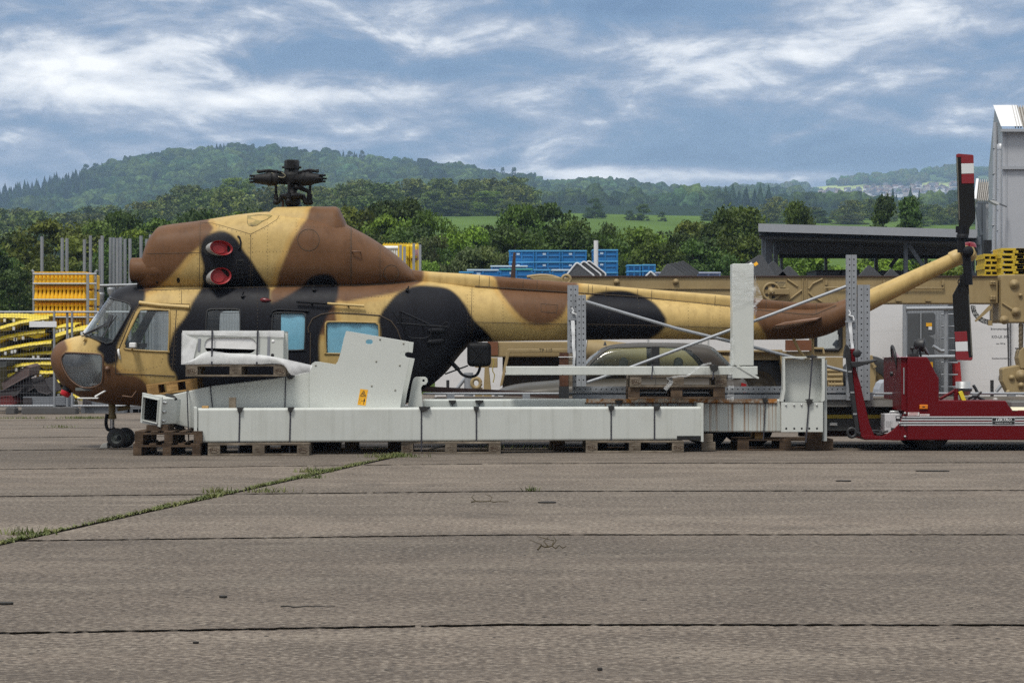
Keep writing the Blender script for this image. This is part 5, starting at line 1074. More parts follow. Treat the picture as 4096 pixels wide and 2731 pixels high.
for u, w, z0, z1, nm in ((-.005, .035, .10, .568, 'end_plate'), (1.0, .03, .125, .60, 'end_plate')):
    a = frame_pt(FA, FB_, u, 0)+fn*.022; MB().obox(a+Vector((0, 0, z0))-fdir*w/2, a+Vector((0, 0, z0))+fdir*w/2, .45, .001) if False else None
    p = MB(); q0 = a-fdir*w/2; q1 = a+fdir*w/2; vs = [q+n_*Vector((1, 1, 1)).x*0+Vector((0, 0, z)) for q in (q0, q1) for n_ in (fn,) for z in (z0, z1)]
    vs = [q0+Vector((0, 0, z0)), q1+Vector((0, 0, z0)), q1+Vector((0, 0, z1)), q0+Vector((0, 0, z1))]; vs += [v-fn*.45 for v in vs]
    p.add(vs, [(0, 1, 2, 3), (7, 6, 5, 4), (1, 5, 6, 2), (4, 0, 3, 7), (3, 2, 6, 7), (4, 5, 1, 0)]).build(nm, steelc, bm1, bevel=.004)
a = frame_pt(FA, FB_, .973, 0)+fn*.003; vs = [a-fdir*.15+Vector((0, 0, .15)), a+fdir*.15+Vector((0, 0, .15)), a+fdir*.15+Vector((0, 0, .20)), a-fdir*.15+Vector((0, 0, .20))]; vs += [v-fn*.1 for v in vs]
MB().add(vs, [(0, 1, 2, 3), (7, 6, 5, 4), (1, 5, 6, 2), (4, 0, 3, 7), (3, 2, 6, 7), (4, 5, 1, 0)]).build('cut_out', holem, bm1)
def strap(pts, label, w=.016, pads=(), m=None, group='black lashing straps on the steelwork', pseed=1):
    """pts world path of the band facing the camera; pads: (pos, sx, sz)"""
    o = thing('strap', label, 'strap', tuple(pts[0]), group); mb = MB()
    for a, b in zip(pts[:-1], pts[1:]): mb.obox(a, b, w, .003, (0, -1, 0) if abs((b-a).normalized().y) < .9 else (0, 0, 1))
    mb.build('band', m or strapm, o)
    for k, (c, sx, sz) in enumerate(pads):
        rnd = random.Random(pseed*7+k); n = 9; pl = [(c.x+sx*(math.cos(i*6.283/n)*rnd.uniform(.75, 1.15)), c.z+sz*(math.sin(i*6.283/n)*rnd.uniform(.7, 1.15))) for i in range(n)]
        MB().prism(pl, c.y-.028, c.y-.006).build('edge_pad', padm, o, bevel=.004)
        MB().box((c.x-sx*.95, c.y-.02, c.z+sz*.45), (c.x+sx*rnd.uniform(.8, 1.2), c.y+.09, c.z+sz*.45+.012)).build('edge_pad', padm, o)
    return o
for i, (px, nm) in enumerate(((974, 'first strap from the left on the long front beam'), (1171, 'second strap from the left on the long front beam'), (1686, 'third strap from the left on the long front beam, with a wide black pad'), (1905, 'fourth strap from the left on the long front beam'), (2449, 'fifth strap from the left on the long front beam'), (2626, 'rightmost strap on the long front beam'))):
    u = (X(px, 27.5)-FA.x)/(FB_.x-FA.x); b = frame_pt(FA, FB_, u, 0)+fn*.004; wide = .062 if i == 2 else .036
    strap([b+Vector((0, .35, .561)), b+Vector((0, -.002, .560)), b+Vector((-.012 if i < 2 else 0, -.002, .03 if i < 3 else .13))], nm, .017, [(Vector((b.x+(.03 if i in (2, 5) else 0), b.y, .54)), wide, .034)], pseed=i+1)
# arm with flared plates
TY0 = 27.64
arm_t = thing('crane_arm', 'tapering white steel arm with flared end plates and yellow warning sticker', 'steel arm', (X(1200, TY0), TY0, 0))
taper = [(690, 1578), (840, 1544), (1142, 1508), (1180, 1499), (1231, 1487), (1240, 1487), (1240, 1722), (1000, 1722), (760, 1712), (704, 1698), (668, 1690), (680, 1590)]
MB().pprism(taper, TY0, .34).build('box_girder', steelc, arm_t, bevel=.012)
def slot(cx, cy, rx, ry, n=16): return [(cx+(rx-ry)*(1 if math.cos(a) > 0 else -1)+ry*math.cos(a), cy+ry*math.sin(a)) for a in (math.radians(i*360/n+11) for i in range(n))]
def keyhole(outer, hole, i):
    """outer polygon with one hole cut in, joined at outer vertex i"""
    o = outer[i]; j = min(range(len(hole)), key=lambda k: (hole[k][0]-o[0])**2+(hole[k][1]-o[1])**2)
    ar = lambda p: sum(p[k][0]*p[(k+1) % len(p)][1]-p[(k+1) % len(p)][0]*p[k][1] for k in range(len(p)))
    if (ar(outer) > 0) == (ar(hole) > 0): hole = hole[::-1]; j = len(hole)-1-j
    return outer[:i+1]+hole[j:]+hole[:j+1]+outer[i:]
plate = [(1238, 1482), (1240, 1468), (1248, 1453), (1261, 1446), (1275, 1446), (1342, 1457), (1350, 1447), (1358, 1425), (1366, 1396), (1375, 1355), (1384, 1325), (1391, 1324), (1637, 1367), (1632, 1409), (1612, 1405), (1603, 1410), (1602, 1420), (1610, 1427), (1641, 1432), (1610, 1571), (1590, 1700), (1588, 1722), (1238, 1722)]
f1 = [(X(a, TY0-.02), Z(b, TY0-.02)) for a, b in keyhole(plate, slot(1477, 1367, 14, 9), 11)]
MB().prism(f1, TY0-.02, TY0).build('side_plate', steelc, arm_t, bevel=.002)
f2 = [(X(a+(18 if a > 1560 else 9), TY0+.36), Z(b+2, TY0+.36)) for a, b in keyhole(plate, slot(1470, 1366, 17, 11), 11)]
MB().prism(f2, TY0+.345, TY0+.36).build('side_plate', steelc, arm_t, bevel=.002)
mb = MB()
for x0, x1 in ((1560, 1575),): mb.pbox(x0, 1470, x1, 1722, TY0+.001, .343)
mb.build('stiffener', steelc, arm_t)
mb = MB()
for px, py in ((1520, 1357), (1614, 1374), (1505, 1445), (1599, 1461), (1487, 1543), (1581, 1560), (1263, 1461)): mb.lathe(P(px, py, TY0-.0205), (0, -1, 0), [(0, .012), (.004, .012), (.006, 0)], 10)
mb.build('rivet', pm('rivet_dull', (.26, .25, .21), .6), arm_t)
# warning sticker with fall pictogram and keep-out figure
sy = pm('sticker_orange_yellow', (.80, .40, .015), .5, var=.04); sk = pm('sticker_black', (.012, .012, .012), .6)
sg = [(1441, 1555), (1472, 1559), (1462, 1622), (1430, 1618)]
stk = MB().pprism(sg, TY0-.0225, .002).build('warning_sticker', sy, arm_t)
SP = lambda u, v: (1441+31*u-11*v, 1555+4*u+63*v)
def ink(mb, uv, Y=TY0-.0232): return mb.pprism([SP(*q) for q in uv], Y, .0006)
mb = MB(); out = [(.10, .44), (.5, .05), (.90, .44)]; inn_ = [(.22, .40), (.5, .13), (.78, .40)]
for i in range(3): j = (i+1) % 3; ink(mb, [out[i], out[j], inn_[j], inn_[i]])
for q_ in ([(.46, .19), (.54, .19), (.53, .24), (.47, .24)], [(.42, .25), (.52, .24), (.58, .32), (.50, .34)], [(.30, .33), (.46, .29), (.47, .32), (.32, .36)], [(.54, .31), (.72, .36), (.70, .38), (.52, .35)], [(.30, .26), (.44, .25), (.44, .27), (.30, .28)],
           [(.04, .497), (.96, .497), (.96, .505), (.04, .505)], [(.10, .60), (.13, .60), (.13, .90), (.10, .90)], [(.10, .60), (.36, .60), (.36, .61), (.10, .61)], [(.34, .60), (.36, .60), (.36, .90), (.34, .90)], [(.10, .89), (.36, .89), (.36, .90), (.10, .90)],
           [(.40, .735), (.45, .70), (.45, .77)], [(.45, .725), (.56, .725), (.56, .745), (.45, .745)], [(.56, .70), (.61, .735), (.56, .77)], [(.71, .56), (.80, .56), (.80, .61), (.71, .61)], [(.66, .62), (.85, .62), (.85, .76), (.80, .76), (.80, .94), (.765, .94), (.765, .80), (.745, .80), (.745, .94), (.71, .94), (.71, .76), (.66, .76)]): ink(mb, q_)
mb.build('pictogram', sk, stk)
# open box end of the arm
def boxend():
    c = P(604, 1639, 27.22); a = Vector((-.66, -.75, -.02)).normalized(); up = Vector((.17, 0, .985)); up = (up-a*up.dot(a)).normalized(); r = up.cross(a).normalized(); r = r if r.x > 0 else -r
    def rect(t, s): return [c+a*t+r*i*s/2+up*j*s/2 for i, j in ((-1, -1), (1, -1), (1, 1), (-1, 1))]
    def loopq(rings, flip=False):
        mb = MB(); vs = [p for g_ in rings for p in g_]; mb.add(vs, [(i*4+k, i*4+(k+1) % 4, (i+1)*4+(k+1) % 4, (i+1)*4+k) for i in range(len(rings)-1) for k in range(4)]); return mb
    loopq([rect(-.02, .33), rect(-.02, .365), rect(.0, .365), rect(.0, .285), rect(-.02, .28)]).build('end_flange', steelc, arm_t, bevel=.004)
    loopq([rect(.022, .275), rect(.022, .292), rect(-.0, .292)]).build('inner_lip', steelc, arm_t)
    loopq([rect(-.02, .31), rect(-.26, .31), rect(-.34, .27)]).build('box_end', steelc, arm_t, bevel=.006)
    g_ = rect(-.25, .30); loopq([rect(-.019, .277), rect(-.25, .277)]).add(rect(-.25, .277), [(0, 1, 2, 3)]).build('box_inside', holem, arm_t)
    mb = MB()
    for z in (-.11, 0, .11): b = c-a*.06+r*.158+up*z; mb.lathe(b, r, [(0, .016), (.012, .016), (.012, .009), (.03, .009), (.03, 0)], 8)
    for z in (-.11, 0, .11): b = c-a*.06+r*.158+up*z-a*.0; mb.lathe(b-a*.03, r, [(0, .012), (.012, .012), (.012, 0)], 6)
    mb.build('bolt', bolt, arm_t)
    mb = MB(); p0 = c-a*.24+up*.17; mb.tube([p0-r*.02, p0+r*.1, p0+r*.16-up*.03], .02, 8).build('edge_pad', padm, arm_t)
boxend()
MB().pprism([(683, 1690), (730, 1704), (725, 1722), (700, 1712)], TY0+.05, .2).build('foot_bracket', pm('bracket_dark', (.05, .05, .05), .6), arm_t)
def pstrap(p, q, Y, label, pads=(), w=.014, seed=3): a, b = P(p[0], p[1], Y-.025), P(q[0], q[1], Y-.025); strap([a+Vector((0, .3, .01)), a, b], label, w, [(P(x, y, Y-.012), sx, sz) for x, y, sx, sz in pads], pseed=seed)
pstrap((748, 1560), (756, 1790), TY0-.05, 'thin black strap round the narrow end of the tapering arm')
pstrap((841, 1545), (851, 1640), TY0, 'slanting black strap on the tapering arm right of the pine pallet')
pstrap((1143, 1508), (1139, 1640), TY0, 'black strap round the tapering arm below the stamped pallet', [(1163, 1508, .04, .028)], seed=9)
# rust stained beam behind
RY = 28.36
def rustmat():
    m = pm('rust_streaked_paint', (.50, .53, .50), .5, 0, .07, 3, .05, 300, streak=.35, streak_col=(.28, .27, .2)); t = NT(m.node_tree); b = t.n['Principled BSDF']; old = b.inputs['Base Color'].links[0].from_socket
    tc = t.add('ShaderNodeTexCoord'); v = tc.outputs['Object']; sp = t.add('ShaderNodeSeparateXYZ'); t.l.new(v, sp.inputs[0])
    s1 = t.ramp(t.noise(t.mapping(v, (26, 1, .25)), 1, 5, .6), [(.49, 0), (.60, 1)]); x0 = t.ramp(t.math('MULTIPLY_ADD', sp.outputs[0], .5, .5), [(.0, 0), (.02, 1)])
    dn = t.ramp(sp.outputs[2], [(.02, .6), (.40, 1)]); c = t.mix(t.math('MULTIPLY', t.math('MULTIPLY', s1, dn), x0), old, (.23, .10, .022)); t.l.new(c, b.inputs['Base Color']); return m
rb = thing('steel_beam', 'rust streaked white box beam lying behind the long front beam', 'steel beam', (X(2700, RY), RY, .23))
mb = MB(); ubox(mb, Vector((X(1693, RY), RY, 0)), Vector((X(3124, RY), RY, 0)), Vector((0, -1, 0)), .35, .232, .640, .022); mb.build('box_section', rustmat(), rb)
rust = pm('flaking_rust', (.36, .15, .03), .85, var=.6, scale=18, alt=(.62, .60, .52), altamt=.9, streak=.7, streak_col=(.12, .035, .012), sz=(30, 30, 2))
mb = MB(); mb.box((X(2345, RY), RY-.012, .598), (X(3108, RY), RY-.0005, .646)).build('rusty_ledge', rust, rb); MB().box((X(2340, RY), RY-.016, .588), (X(3108, RY), RY-.001, .597)).build('rusty_edge', pm('dark_rust', (.06, .028, .014), .9), rb)
lug = [(1633, 1700), (1630, 1630), (1648, 1530), (1655, 1512), (1664, 1507), (1700, 1507), (1709, 1514), (1711, 1526), (1704, 1538), (1690, 1540), (1684, 1552), (1690, 1610), (1694, 1700)]
MB().prism([(X(a, RY-.25), Z(b, RY-.25)) for a, b in keyhole(lug, slot(1694, 1522, 5, 5, 10), 8)], RY-.25, RY-.20).build('lifting_lug', steelc, rb, bevel=.004)
MB().pprism([(1648, 1700), (1650, 1530), (1668, 1512), (1680, 1560), (1700, 1700)], RY-.199, .3).build('lug_web', steelc, rb)
for px, nm, sd in ((1810, 'short strap near the lug end of the rust streaked beam', 4), (1916, 'strap on the rust streaked beam behind the fourth front strap', 5), (2475, 'strap on the rusty ledge above the front beam', 6)): pstrap((px, 1604), (px, 1650), RY, nm, [(px, 1607, .05, .022)], seed=sd)
pstrap((3063, 1590), (3053, 1760), RY, 'slanting strap over the rust streaked part of the rear beam', [(3060, 1600, .035, .03)], seed=8)
# bracket box at its right end
BY = 28.2
bx = thing('steel_bracket', 'white open fronted bracket box bolted to the right end of the rust streaked beam', 'steel bracket', (X(3215, BY), BY, .15))
MB().pbox(3140, 1436, 3292, 1606, BY+.17, .012).build('back_plate', steelc, bx)
MB().pprism([(3134, 1430), (3140, 1430), (3142, 1560), (3134, 1606), (3122, 1606), (3132, 1560)], BY, .18).build('side_flange', steelc, bx, bevel=.003)
MB().pprism([(3287, 1430), (3300, 1430), (3300, 1600), (3292, 1606), (3284, 1606), (3290, 1560)], BY, .18).build('side_flange', steelc, bx, bevel=.003)
MB().pbox(3134, 1426, 3302, 1433, BY, .185).build('top_flange', steelc, bx, bevel=.003)
MB().pbox(3125, 1608, 3292, 1727, BY, .016).build('bolt_plate', steelc, bx, bevel=.002)
MB().pbox(3294, 1440, 3308, 1764, BY+.06, .2).build('rear_plate', pm('shadow_grey_paint', (.36, .38, .37), .5), bx, bevel=.003)
for i, x in enumerate((3144, 3176, 3206, 3236, 3267)):
    MB().lathe(P(x, 1619, BY-.001), (0, -1, 0), [(0, .012), (.012, .012), (.014, 0)], 8).build('bolt', bolt, bx); MB().lathe(P(x+1, 1713, BY-.001), (0, -1, 0), [(0, .013), (.001, .013), (.0012, 0)], 10).build('bolt_hole', holem, bx)
strap([P(3250, 1419, BY+.15), P(3250, 1423, BY-.02), P(3236, 1606, BY-.02), P(3223, 1768, BY-.02)], 'long slanting strap down the front of the bracket box', .018, [(P(3248, 1427, BY-.012), .07, .012), (P(3238, 1606, BY-.014), .045, .038)], pseed=12)
# white L shaped column
LY = 28.12
lc = thing('steel_column', 'white L shaped steel column with stretch wrapped upper end standing on two pallets', 'steel column', (X(2930, LY), LY, .94))
mb = MB(); ubox(mb, Vector((X(2023, LY-.06), LY-.06, 0)), Vector((X(3030, LY+.02), LY+.02, 0)), Vector((0, -1, 0)), .30, .945, Z(1465, LY), .01); mb.build('foot_beam', steel, lc)
MB().pbox(2930, 1055, 3015, 1462, LY+.02, .30).build('post', steelc, lc, bevel=.008)
MB().pprism([(2932, 1453), (2938, 1450), (3036, 1508), (3036, 1514), (3028, 1514)], LY-.015, .012).build('gusset', steelc, lc)
MB().pprism([(2930, 1462), (3030, 1512), (2930, 1512)], LY-.002, .012).build('gusset', steelc, lc)
MB().lathe(P(2020, 1496, LY), (1, 0, 0), [(0, .018), (.012, .018), (.014, 0)], 10).build('end_bolt', bolt, lc)
def filmmat():
    m = bpy.data.materials.new('stretch_film'); m.use_nodes = True; t = NT(m.node_tree); b = t.n['Principled BSDF']; out = t.n['Material Output']; tr = t.add('ShaderNodeBsdfTransparent'); tc = t.add('ShaderNodeTexCoord')
    n = t.noise(t.mapping(tc.outputs['Object'], (5, 5, 26), rot=(0, .5, 0)), 1, 7, .7, 1.2); mx = t.add('ShaderNodeMixShader'); b.inputs['Base Color'].default_value = (.80, .82, .82, 1); b.inputs['Roughness'].default_value = .2
    bp = t.add('ShaderNodeBump'); bp.inputs['Strength'].default_value = .7; bp.inputs['Distance'].default_value = .006; t.l.new(n, bp.inputs['Height']); t.l.new(bp.outputs[0], b.inputs['Normal'])
    t.l.new(t.ramp(n, [(.42, .03), (.64, .45)]), mx.inputs[0]); t.l.new(tr.outputs[0], mx.inputs[1]); t.l.new(b.outputs[0], mx.inputs[2]); t.l.new(mx.outputs[0], out.inputs[0]); return m
film = filmmat()
def sheet(name, corners, m, parent, nx=18, nz=18, amp=.02, seed=0, edge=.0):
    """wrinkled sheet between four corners (tl, tr, br, bl)"""
    tl, tr, br, bl = [Vector(c) for c in corners]; V = []; Fc = []
    for j in range(nz+1):
        for i in range(nx+1):
            u, v = i/nx, j/nz; p = tl.lerp(tr, u).lerp(bl.lerp(br, u), v); n = Vector((p.x*9+seed, p.z*7, seed*3.1)); p += Vector((mnoise.noise(n)*amp*edge, mnoise.noise(n*1.7)*amp, mnoise.noise(n*.8+Vector((5, 1, 0)))*amp*edge)); V.append(p)
    for j in range(nz):
        for i in range(nx): a = j*(nx+1)+i; Fc.append((a, a+1, a+nx+2, a+nx+1))
    return MB().add(V, Fc, 0, True).build(name, m, parent)
sheet('stretch_film', [P(2928, 1062, LY-.006), P(3016, 1062, LY-.006), P(3016, 1200, LY-.006), P(2929, 1232, LY-.006)], film, lc, amp=.003, seed=2)
sheet('stretch_film', [P(3015, 1090, LY+.05), P(3020, 1095, LY+.3), P(3030, 1240, LY+.25), P(3014, 1262, LY+.0)], film, lc, amp=.10, seed=5, edge=.5)
sheet('stretch_film', [P(3008, 1110, LY+.02), P(3034, 1150, LY+.06), P(3046, 1190, LY+.04), P(3012, 1260, LY+.0)], film, lc, amp=.07, seed=9, edge=.6)
sheet('hanging_film', [P(2922, 1330, LY-.03), P(2934, 1330, LY-.02), P(2936, 1600, LY-.06), P(2908, 1600, LY-.08)], film, lc, 6, 24, amp=.05, seed=11, edge=.5)
MB().tube([P(a, b, LY-.05) for a, b in cr([(2845, 1452), (2800, 1465), (2755, 1500), (2710, 1506), (2668, 1512), (2685, 1525), (2660, 1558)], 5, False)], [.014]*24+[.03]*7, 6).build('tie_film', film, lc)
pstrap((2611, 1464), (2606, 1518), LY-.055, 'grey strap across the foot of the L shaped column', (), .016)
pstrap((2858, 1462), (2851, 1518), LY-.055, 'strap with ragged black pad near the post of the L shaped column', [(2855, 1473, .05, .05)], .016, 15)
# bubble wrapped steel box on the stamped pallet
GY_ = 27.36
gb = thing('wrapped_box', 'white steel box with slot, half wrapped in bubble foil, strapped on a pallet', 'steel box', (X(940, GY_), GY_, Z(1453, GY_)))
face = [(732, 1324), (1133, 1324), (1133, 1453), (732, 1453)]
MB().prism([(X(a, GY_), Z(b, GY_)) for a, b in keyhole(face, slot(922, 1382, 104, 31, 28), 0)], GY_, GY_+.012).build('front_plate', steelc, gb, bevel=.003)
MB().pbox(732, 1324, 737, 1453, GY_+.0125, .6).build('side_plate', steelc, gb); MB().pbox(1129, 1324, 1133, 1453, GY_+.0125, .6).build('side_plate', steelc, gb); MB().pbox(738, 1324, 1128, 1328, GY_+.0125, .6).build('top_plate', steelc, gb); MB().pbox(738, 1448, 1128, 1453, GY_+.0125, .6).build('bottom_plate', steelc, gb)
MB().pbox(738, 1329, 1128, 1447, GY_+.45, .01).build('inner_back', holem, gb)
MB().pbox(1135, 1333, 1150, 1442, GY_+.12, .1).build('hinge_block', steelc, gb, bevel=.004)
foam = pm('white_foam', (.80, .80, .79), .6, bump=.2, bscale=30)
def bubmat():
    m = bpy.data.materials.new('bubble_foil'); m.use_nodes = True; t = NT(m.node_tree); b = t.n['Principled BSDF']; out = t.n['Material Output']; tr = t.add('ShaderNodeBsdfTransparent'); tc = t.add('ShaderNodeTexCoord'); vo = t.add('ShaderNodeTexVoronoi'); vo.inputs['Scale'].default_value = 70; t.l.new(tc.outputs['Object'], vo.inputs['Vector'])
    b.inputs['Base Color'].default_value = (.86, .87, .87, 1); b.inputs['Roughness'].default_value = .3; bp = t.add('ShaderNodeBump'); bp.inputs['Strength'].default_value = .25; bp.inputs['Distance'].default_value = .003; t.l.new(vo.outputs['Distance'], bp.inputs['Height']); t.l.new(bp.outputs[0], b.inputs['Normal'])
    mx = t.add('ShaderNodeMixShader'); t.l.new(t.ramp(t.noise(tc.outputs['Object'], 5, 5, .6), [(.3, .42), (.6, .80)]), mx.inputs[0]); t.l.new(tr.outputs[0], mx.inputs[1]); t.l.new(b.outputs[0], mx.inputs[2]); t.l.new(mx.outputs[0], out.inputs[0]); return m
bub = bubmat()
sheet('inner_foil', [P(812, 1346, GY_+.016), P(1032, 1346, GY_+.016), P(1032, 1398, GY_+.016), P(812, 1391, GY_+.016)], foam, gb, amp=.002, seed=3)
sheet('bubble_foil', [P(729, 1322, GY_-.012), P(1136, 1322, GY_-.012), P(1136, 1349, GY_-.014), P(729, 1338, GY_-.014)], bub, gb, 30, 5, .005, 1, .3)
sheet('bubble_foil', [P(727, 1330, GY_-.015), P(790, 1360, GY_-.02), P(770, 1455, GY_-.02), P(725, 1458, GY_-.02)], bub, gb, 10, 14, .008, 4, .4)
fo = MB(); V = []; top = cr([(770, 1440), (830, 1405), (920, 1413), (1030, 1418), (1100, 1428), (1180, 1445), (1250, 1461)], 6, False); bot = cr([(728, 1458), (830, 1456), (920, 1456), (1030, 1456), (1128, 1458), (1168, 1500), (1240, 1490)], 6, False); n = len(top); rows = 10
for j in range(rows+1):
    for i in range(n):
        u = j/rows; px = top[i][0]*(1-u)+bot[i][0]*u; py = top[i][1]*(1-u)+bot[i][1]*u; k = i/n; V.append(P(px, py, GY_-.022-.012*math.sin(u*3.1)+(.0 if k < .75 else .1*(k-.75))+.01*mnoise.noise(Vector((px*.02, py*.03, 1)))))
fo.add(V, [(j*n+i, j*n+i+1, (j+1)*n+i+1, (j+1)*n+i) for j in range(rows) for i in range(n-1)], 0, True).build('bubble_foil', bub, gb)
for px, y0, y1, w in ((798, 1354, 1405, .03), (1076, 1325, 1440, .03)): MB().obox(P(px, y0, GY_-.006), P(px-3, y1, GY_-.006), w, .004, (0, -1, 0)).build('lifting_sling', pm('sling_grey', (.22, .23, .26), .7), gb)
for px, py in ((1092, 1365), (1090, 1420)): MB().lathe(P(px, py, GY_-.001), (0, -1, 0), [(0, .02), (.001, .02), (.0012, 0)], 12).build('slot_hole', holem if py > 1400 else foam, gb)
strap([P(849, 1323, GY_+.3), P(849, 1323, GY_-.03), P(847, 1458, GY_-.03)], 'left of the two black straps holding the bubble wrapped box', .02)
strap([P(1031, 1323, GY_+.3), P(1031, 1323, GY_-.03), P(1027, 1458, GY_-.03)], 'right of the two black straps holding the bubble wrapped box', .02)
# ---------------------------------------------------------------- red aircraft tow tractor
TYF = 28.3
red = pm('tractor_red', (.118, .0055, .0085), .42, 0, .08, 4, spec=.15, dirt=.25, dirt_col=(.08, .01, .01)); stripe = pm('stripe_silver', (.55, .56, .57), .35); blk2 = pm('black_plastic', (.018, .018, .019), .5); steelp = pm('plain_steel', (.42, .43, .43), .4, .7, .15)
Q = lambda x, y: (3300+x*.41458, 1200+y*.41458)
tr = thing('tow_tractor', 'low dark red electric aircraft tow tractor with a stepped tower and black stripes', 'tow tractor', (X(3900, TYF), TYF+.7, 0))
body = [Q(795, 1350), Q(795, 548), Q(985, 548), Q(1012, 590), Q(1060, 690), Q(1100, 752), Q(1100, 967), Q(1745, 970), Q(1800, 1062), (4330, 1640), (4330, 1760)]
MB().pprism(body, TYF, 1.45).build('body', red, tr, bevel=.012)
MB().pprism([Q(735, 560), Q(793, 552), Q(793, 1072), Q(738, 1066)], TYF+.03, 1.35).build('front_panel', red, tr, bevel=.008); MB().pbox(*Q(728, 552), *Q(800, 558), TYF+.0, 1.4).build('tower_lip', red, tr)
MB().pbox(*Q(756, 650), *Q(766, 905), TYF+.02, .01).build('panel_trim', steelp, tr)
nose = [Q(793, 1350), Q(793, 1070), Q(770, 1068), Q(745, 1130), Q(715, 1195), Q(660, 1250), Q(600, 1290), Q(555, 1315), Q(480, 1313), Q(430, 1300), Q(345, 1310), Q(380, 1342), Q(700, 1354)]
MB().pprism(nose, TYF+.004, .04).build('front_cheek', red, tr, bevel=.006); MB().pbox(*Q(380, 1318), *Q(793, 1348), TYF+.05, 1.3).build('front_deck', red, tr, bevel=.006)
for y0, y1, m_ in ((1121, 1133, stripe), (1134, 1146, blk2), (1147, 1159, stripe), (1172, 1184, stripe), (1186, 1196, blk2), (1197, 1209, stripe)):
    MB().pbox(*Q(748-(y0-1121)*.42, y0), 4330, Q(0, y1)[1], TYF-.003, .002).build('stripe', m_, tr)
o = MB().pbox(*Q(1615, 1135), *Q(1830, 1198), TYF-.007, .003).build('maker_plate', blk2, tr); MB().pbox(*Q(1612, 1132), *Q(1833, 1201), TYF-.0045, .001).build('plate_edge', stripe, o)
whi = pm('lettering_white', (.75, .75, .75), .5); text('LEKTRO', .046, P(*Q(1722, 1154), TYF-.0075), whi, o, 'lettering', shear=.3, bold=.001, sx=1.15); text('WARRENTON, OREGON USA', .0155, P(*Q(1722, 1187), TYF-.0075), whi, o, 'lettering')
MB().pbox(*Q(1618, 1167), *Q(1828, 1169), TYF-.0074, .0005).build('plate_rule', stripe, o)
o = MB().pbox(*Q(913, 1008), *Q(993, 1050), TYF-.02, .02).build('side_marker', pm('marker_orange', (.70, .20, .01), .3), tr, bevel=.006); MB().pbox(*Q(940, 1024), *Q(965, 1034), TYF-.022, .002).build('marker_text', pm('sticker_black', (.012, .012, .012), .6), o)
redt = pm('label_red', (.45, .05, .05), .6); lab_ = pm('label_white', (.66, .64, .62), .6)
o = MB().pbox(*Q(800, 1082), *Q(910, 1113), TYF-.003, .002).build('warning_label', lab_, tr); text('WARNING', .022, P(*Q(855, 1089), TYF-.0036), redt, o)
for k in range(3): MB().pbox(*Q(806, 1096+k*5), *Q(904-k*9, 1098+k*5), TYF-.0036, .0005).build('label_line', redt, o)
o = MB().pbox(*Q(915, 1098), *Q(1008, 1116), TYF-.003, .002).build('warning_label', lab_, tr)
for k in range(2): MB().pbox(*Q(920, 1103+k*6), *Q(1000-k*20, 1105+k*6), TYF-.0036, .0005).build('label_line', redt, o)
for x, y in ((770, 1090), (770, 1208), (770, 1315), (718, 1185)): MB().lathe(P(*Q(x, y), TYF-.0), (0, -1, 0), [(0, .016), (.02, .016), (.03, .01), (.03, 0)], 8).build('bolt', steelp, tr)
rw = wheel(Vector((X(3722, TYF+.2), TYF+.25, .262)), .262, .2, tr, steelp); wheel(Vector((X(3722, TYF+.2), TYF+1.25, .262)), .262, .2, tr, steelp)
# lifting blade: red post with black channel, pads and hook
MB().pprism([Q(248, 470), Q(288, 466), Q(302, 680), Q(345, 820), Q(385, 1000), Q(432, 1200), Q(480, 1312), Q(380, 1340), Q(345, 1312), Q(330, 1200), Q(296, 1000)], TYF+.02, .09).build('lift_post', red, tr, bevel=.006)
MB().pprism([Q(205, 430), Q(222, 440), Q(240, 470), Q(262, 700), Q(300, 1000), Q(340, 1315), Q(300, 1312), Q(262, 1000), Q(212, 560), Q(185, 560), Q(190, 500)], TYF-.0, .12).build('lift_channel', blk2, tr, bevel=.005)
MB().pprism([Q(248, 595), Q(400, 590), Q(500, 572), Q(506, 590), Q(430, 612), Q(300, 650), Q(258, 640)], TYF-.05, .3).build('pad_arm', blk2, tr, bevel=.008)
MB().lathe(P(*Q(305, 515), TYF-.02), (0, -1, 0), [(0, .05), (.05, .05), (.06, .04), (.06, 0)], 16).build('knob', blk2, tr)
MB().tube([P(3300+.41458*(258+40*math.cos(a)), 1200+.41458*(1278+42*math.sin(a)), TYF-.02) for a in np.linspace(0, 6.28, 20)], .02, 8).tube([P(*Q(295, 1275), TYF-.02), P(*Q(335, 1290), TYF)], .024, 8).build('tow_hook', blk2, tr)
for y in (690, 890, 1098): MB().pbox(*Q(222+(y-690)*.12, y-8), *Q(258+(y-690)*.12, y+8), TYF-.008, .01).build('channel_clip', steelp, tr)
# tower top: lamp, levers; steering wheel seen edge on
o = MB().lathe(P(*Q(915, 430), TYF+.5), Vector((1, -.35, -.1)), [(-.07, .0), (-.07, .05), (-.02, .075), (.05, .085), (.06, .08), (.06, 0)], 20).build('head_lamp', blk2, tr); MB().tube([P(*Q(925, 545), TYF+.5), P(*Q(915, 490), TYF+.5), P(*Q(935, 450), TYF+.5)], .015, 8).build('lamp_stalk', blk2, o)
MB().lathe(P(*Q(965, 500), TYF+.6), Vector((1, -.4, .5)), [(0, .03), (.02, .06), (.03, .055), (.03, 0)], 16).build('horn', pm('horn_brown', (.06, .035, .03), .4), tr)
mb = MB(); mb.tube([P(*Q(848, 546), TYF+.4), P(*Q(842, 470), TYF+.4)], .012, 6).lathe(P(*Q(842, 462), TYF+.4), (0, 0, 1), [(-.03, 0), (-.02, .028), (.01, .03), (.02, 0)], 10).tube([P(*Q(880, 546), TYF+.45), P(*Q(888, 500), TYF+.45), P(*Q(905, 470), TYF+.45)], .014, 6).box(P(*Q(820, 548), TYF+.3), P(*Q(880, 520), TYF+.5)); mb.build('control_lever', blk2, tr)
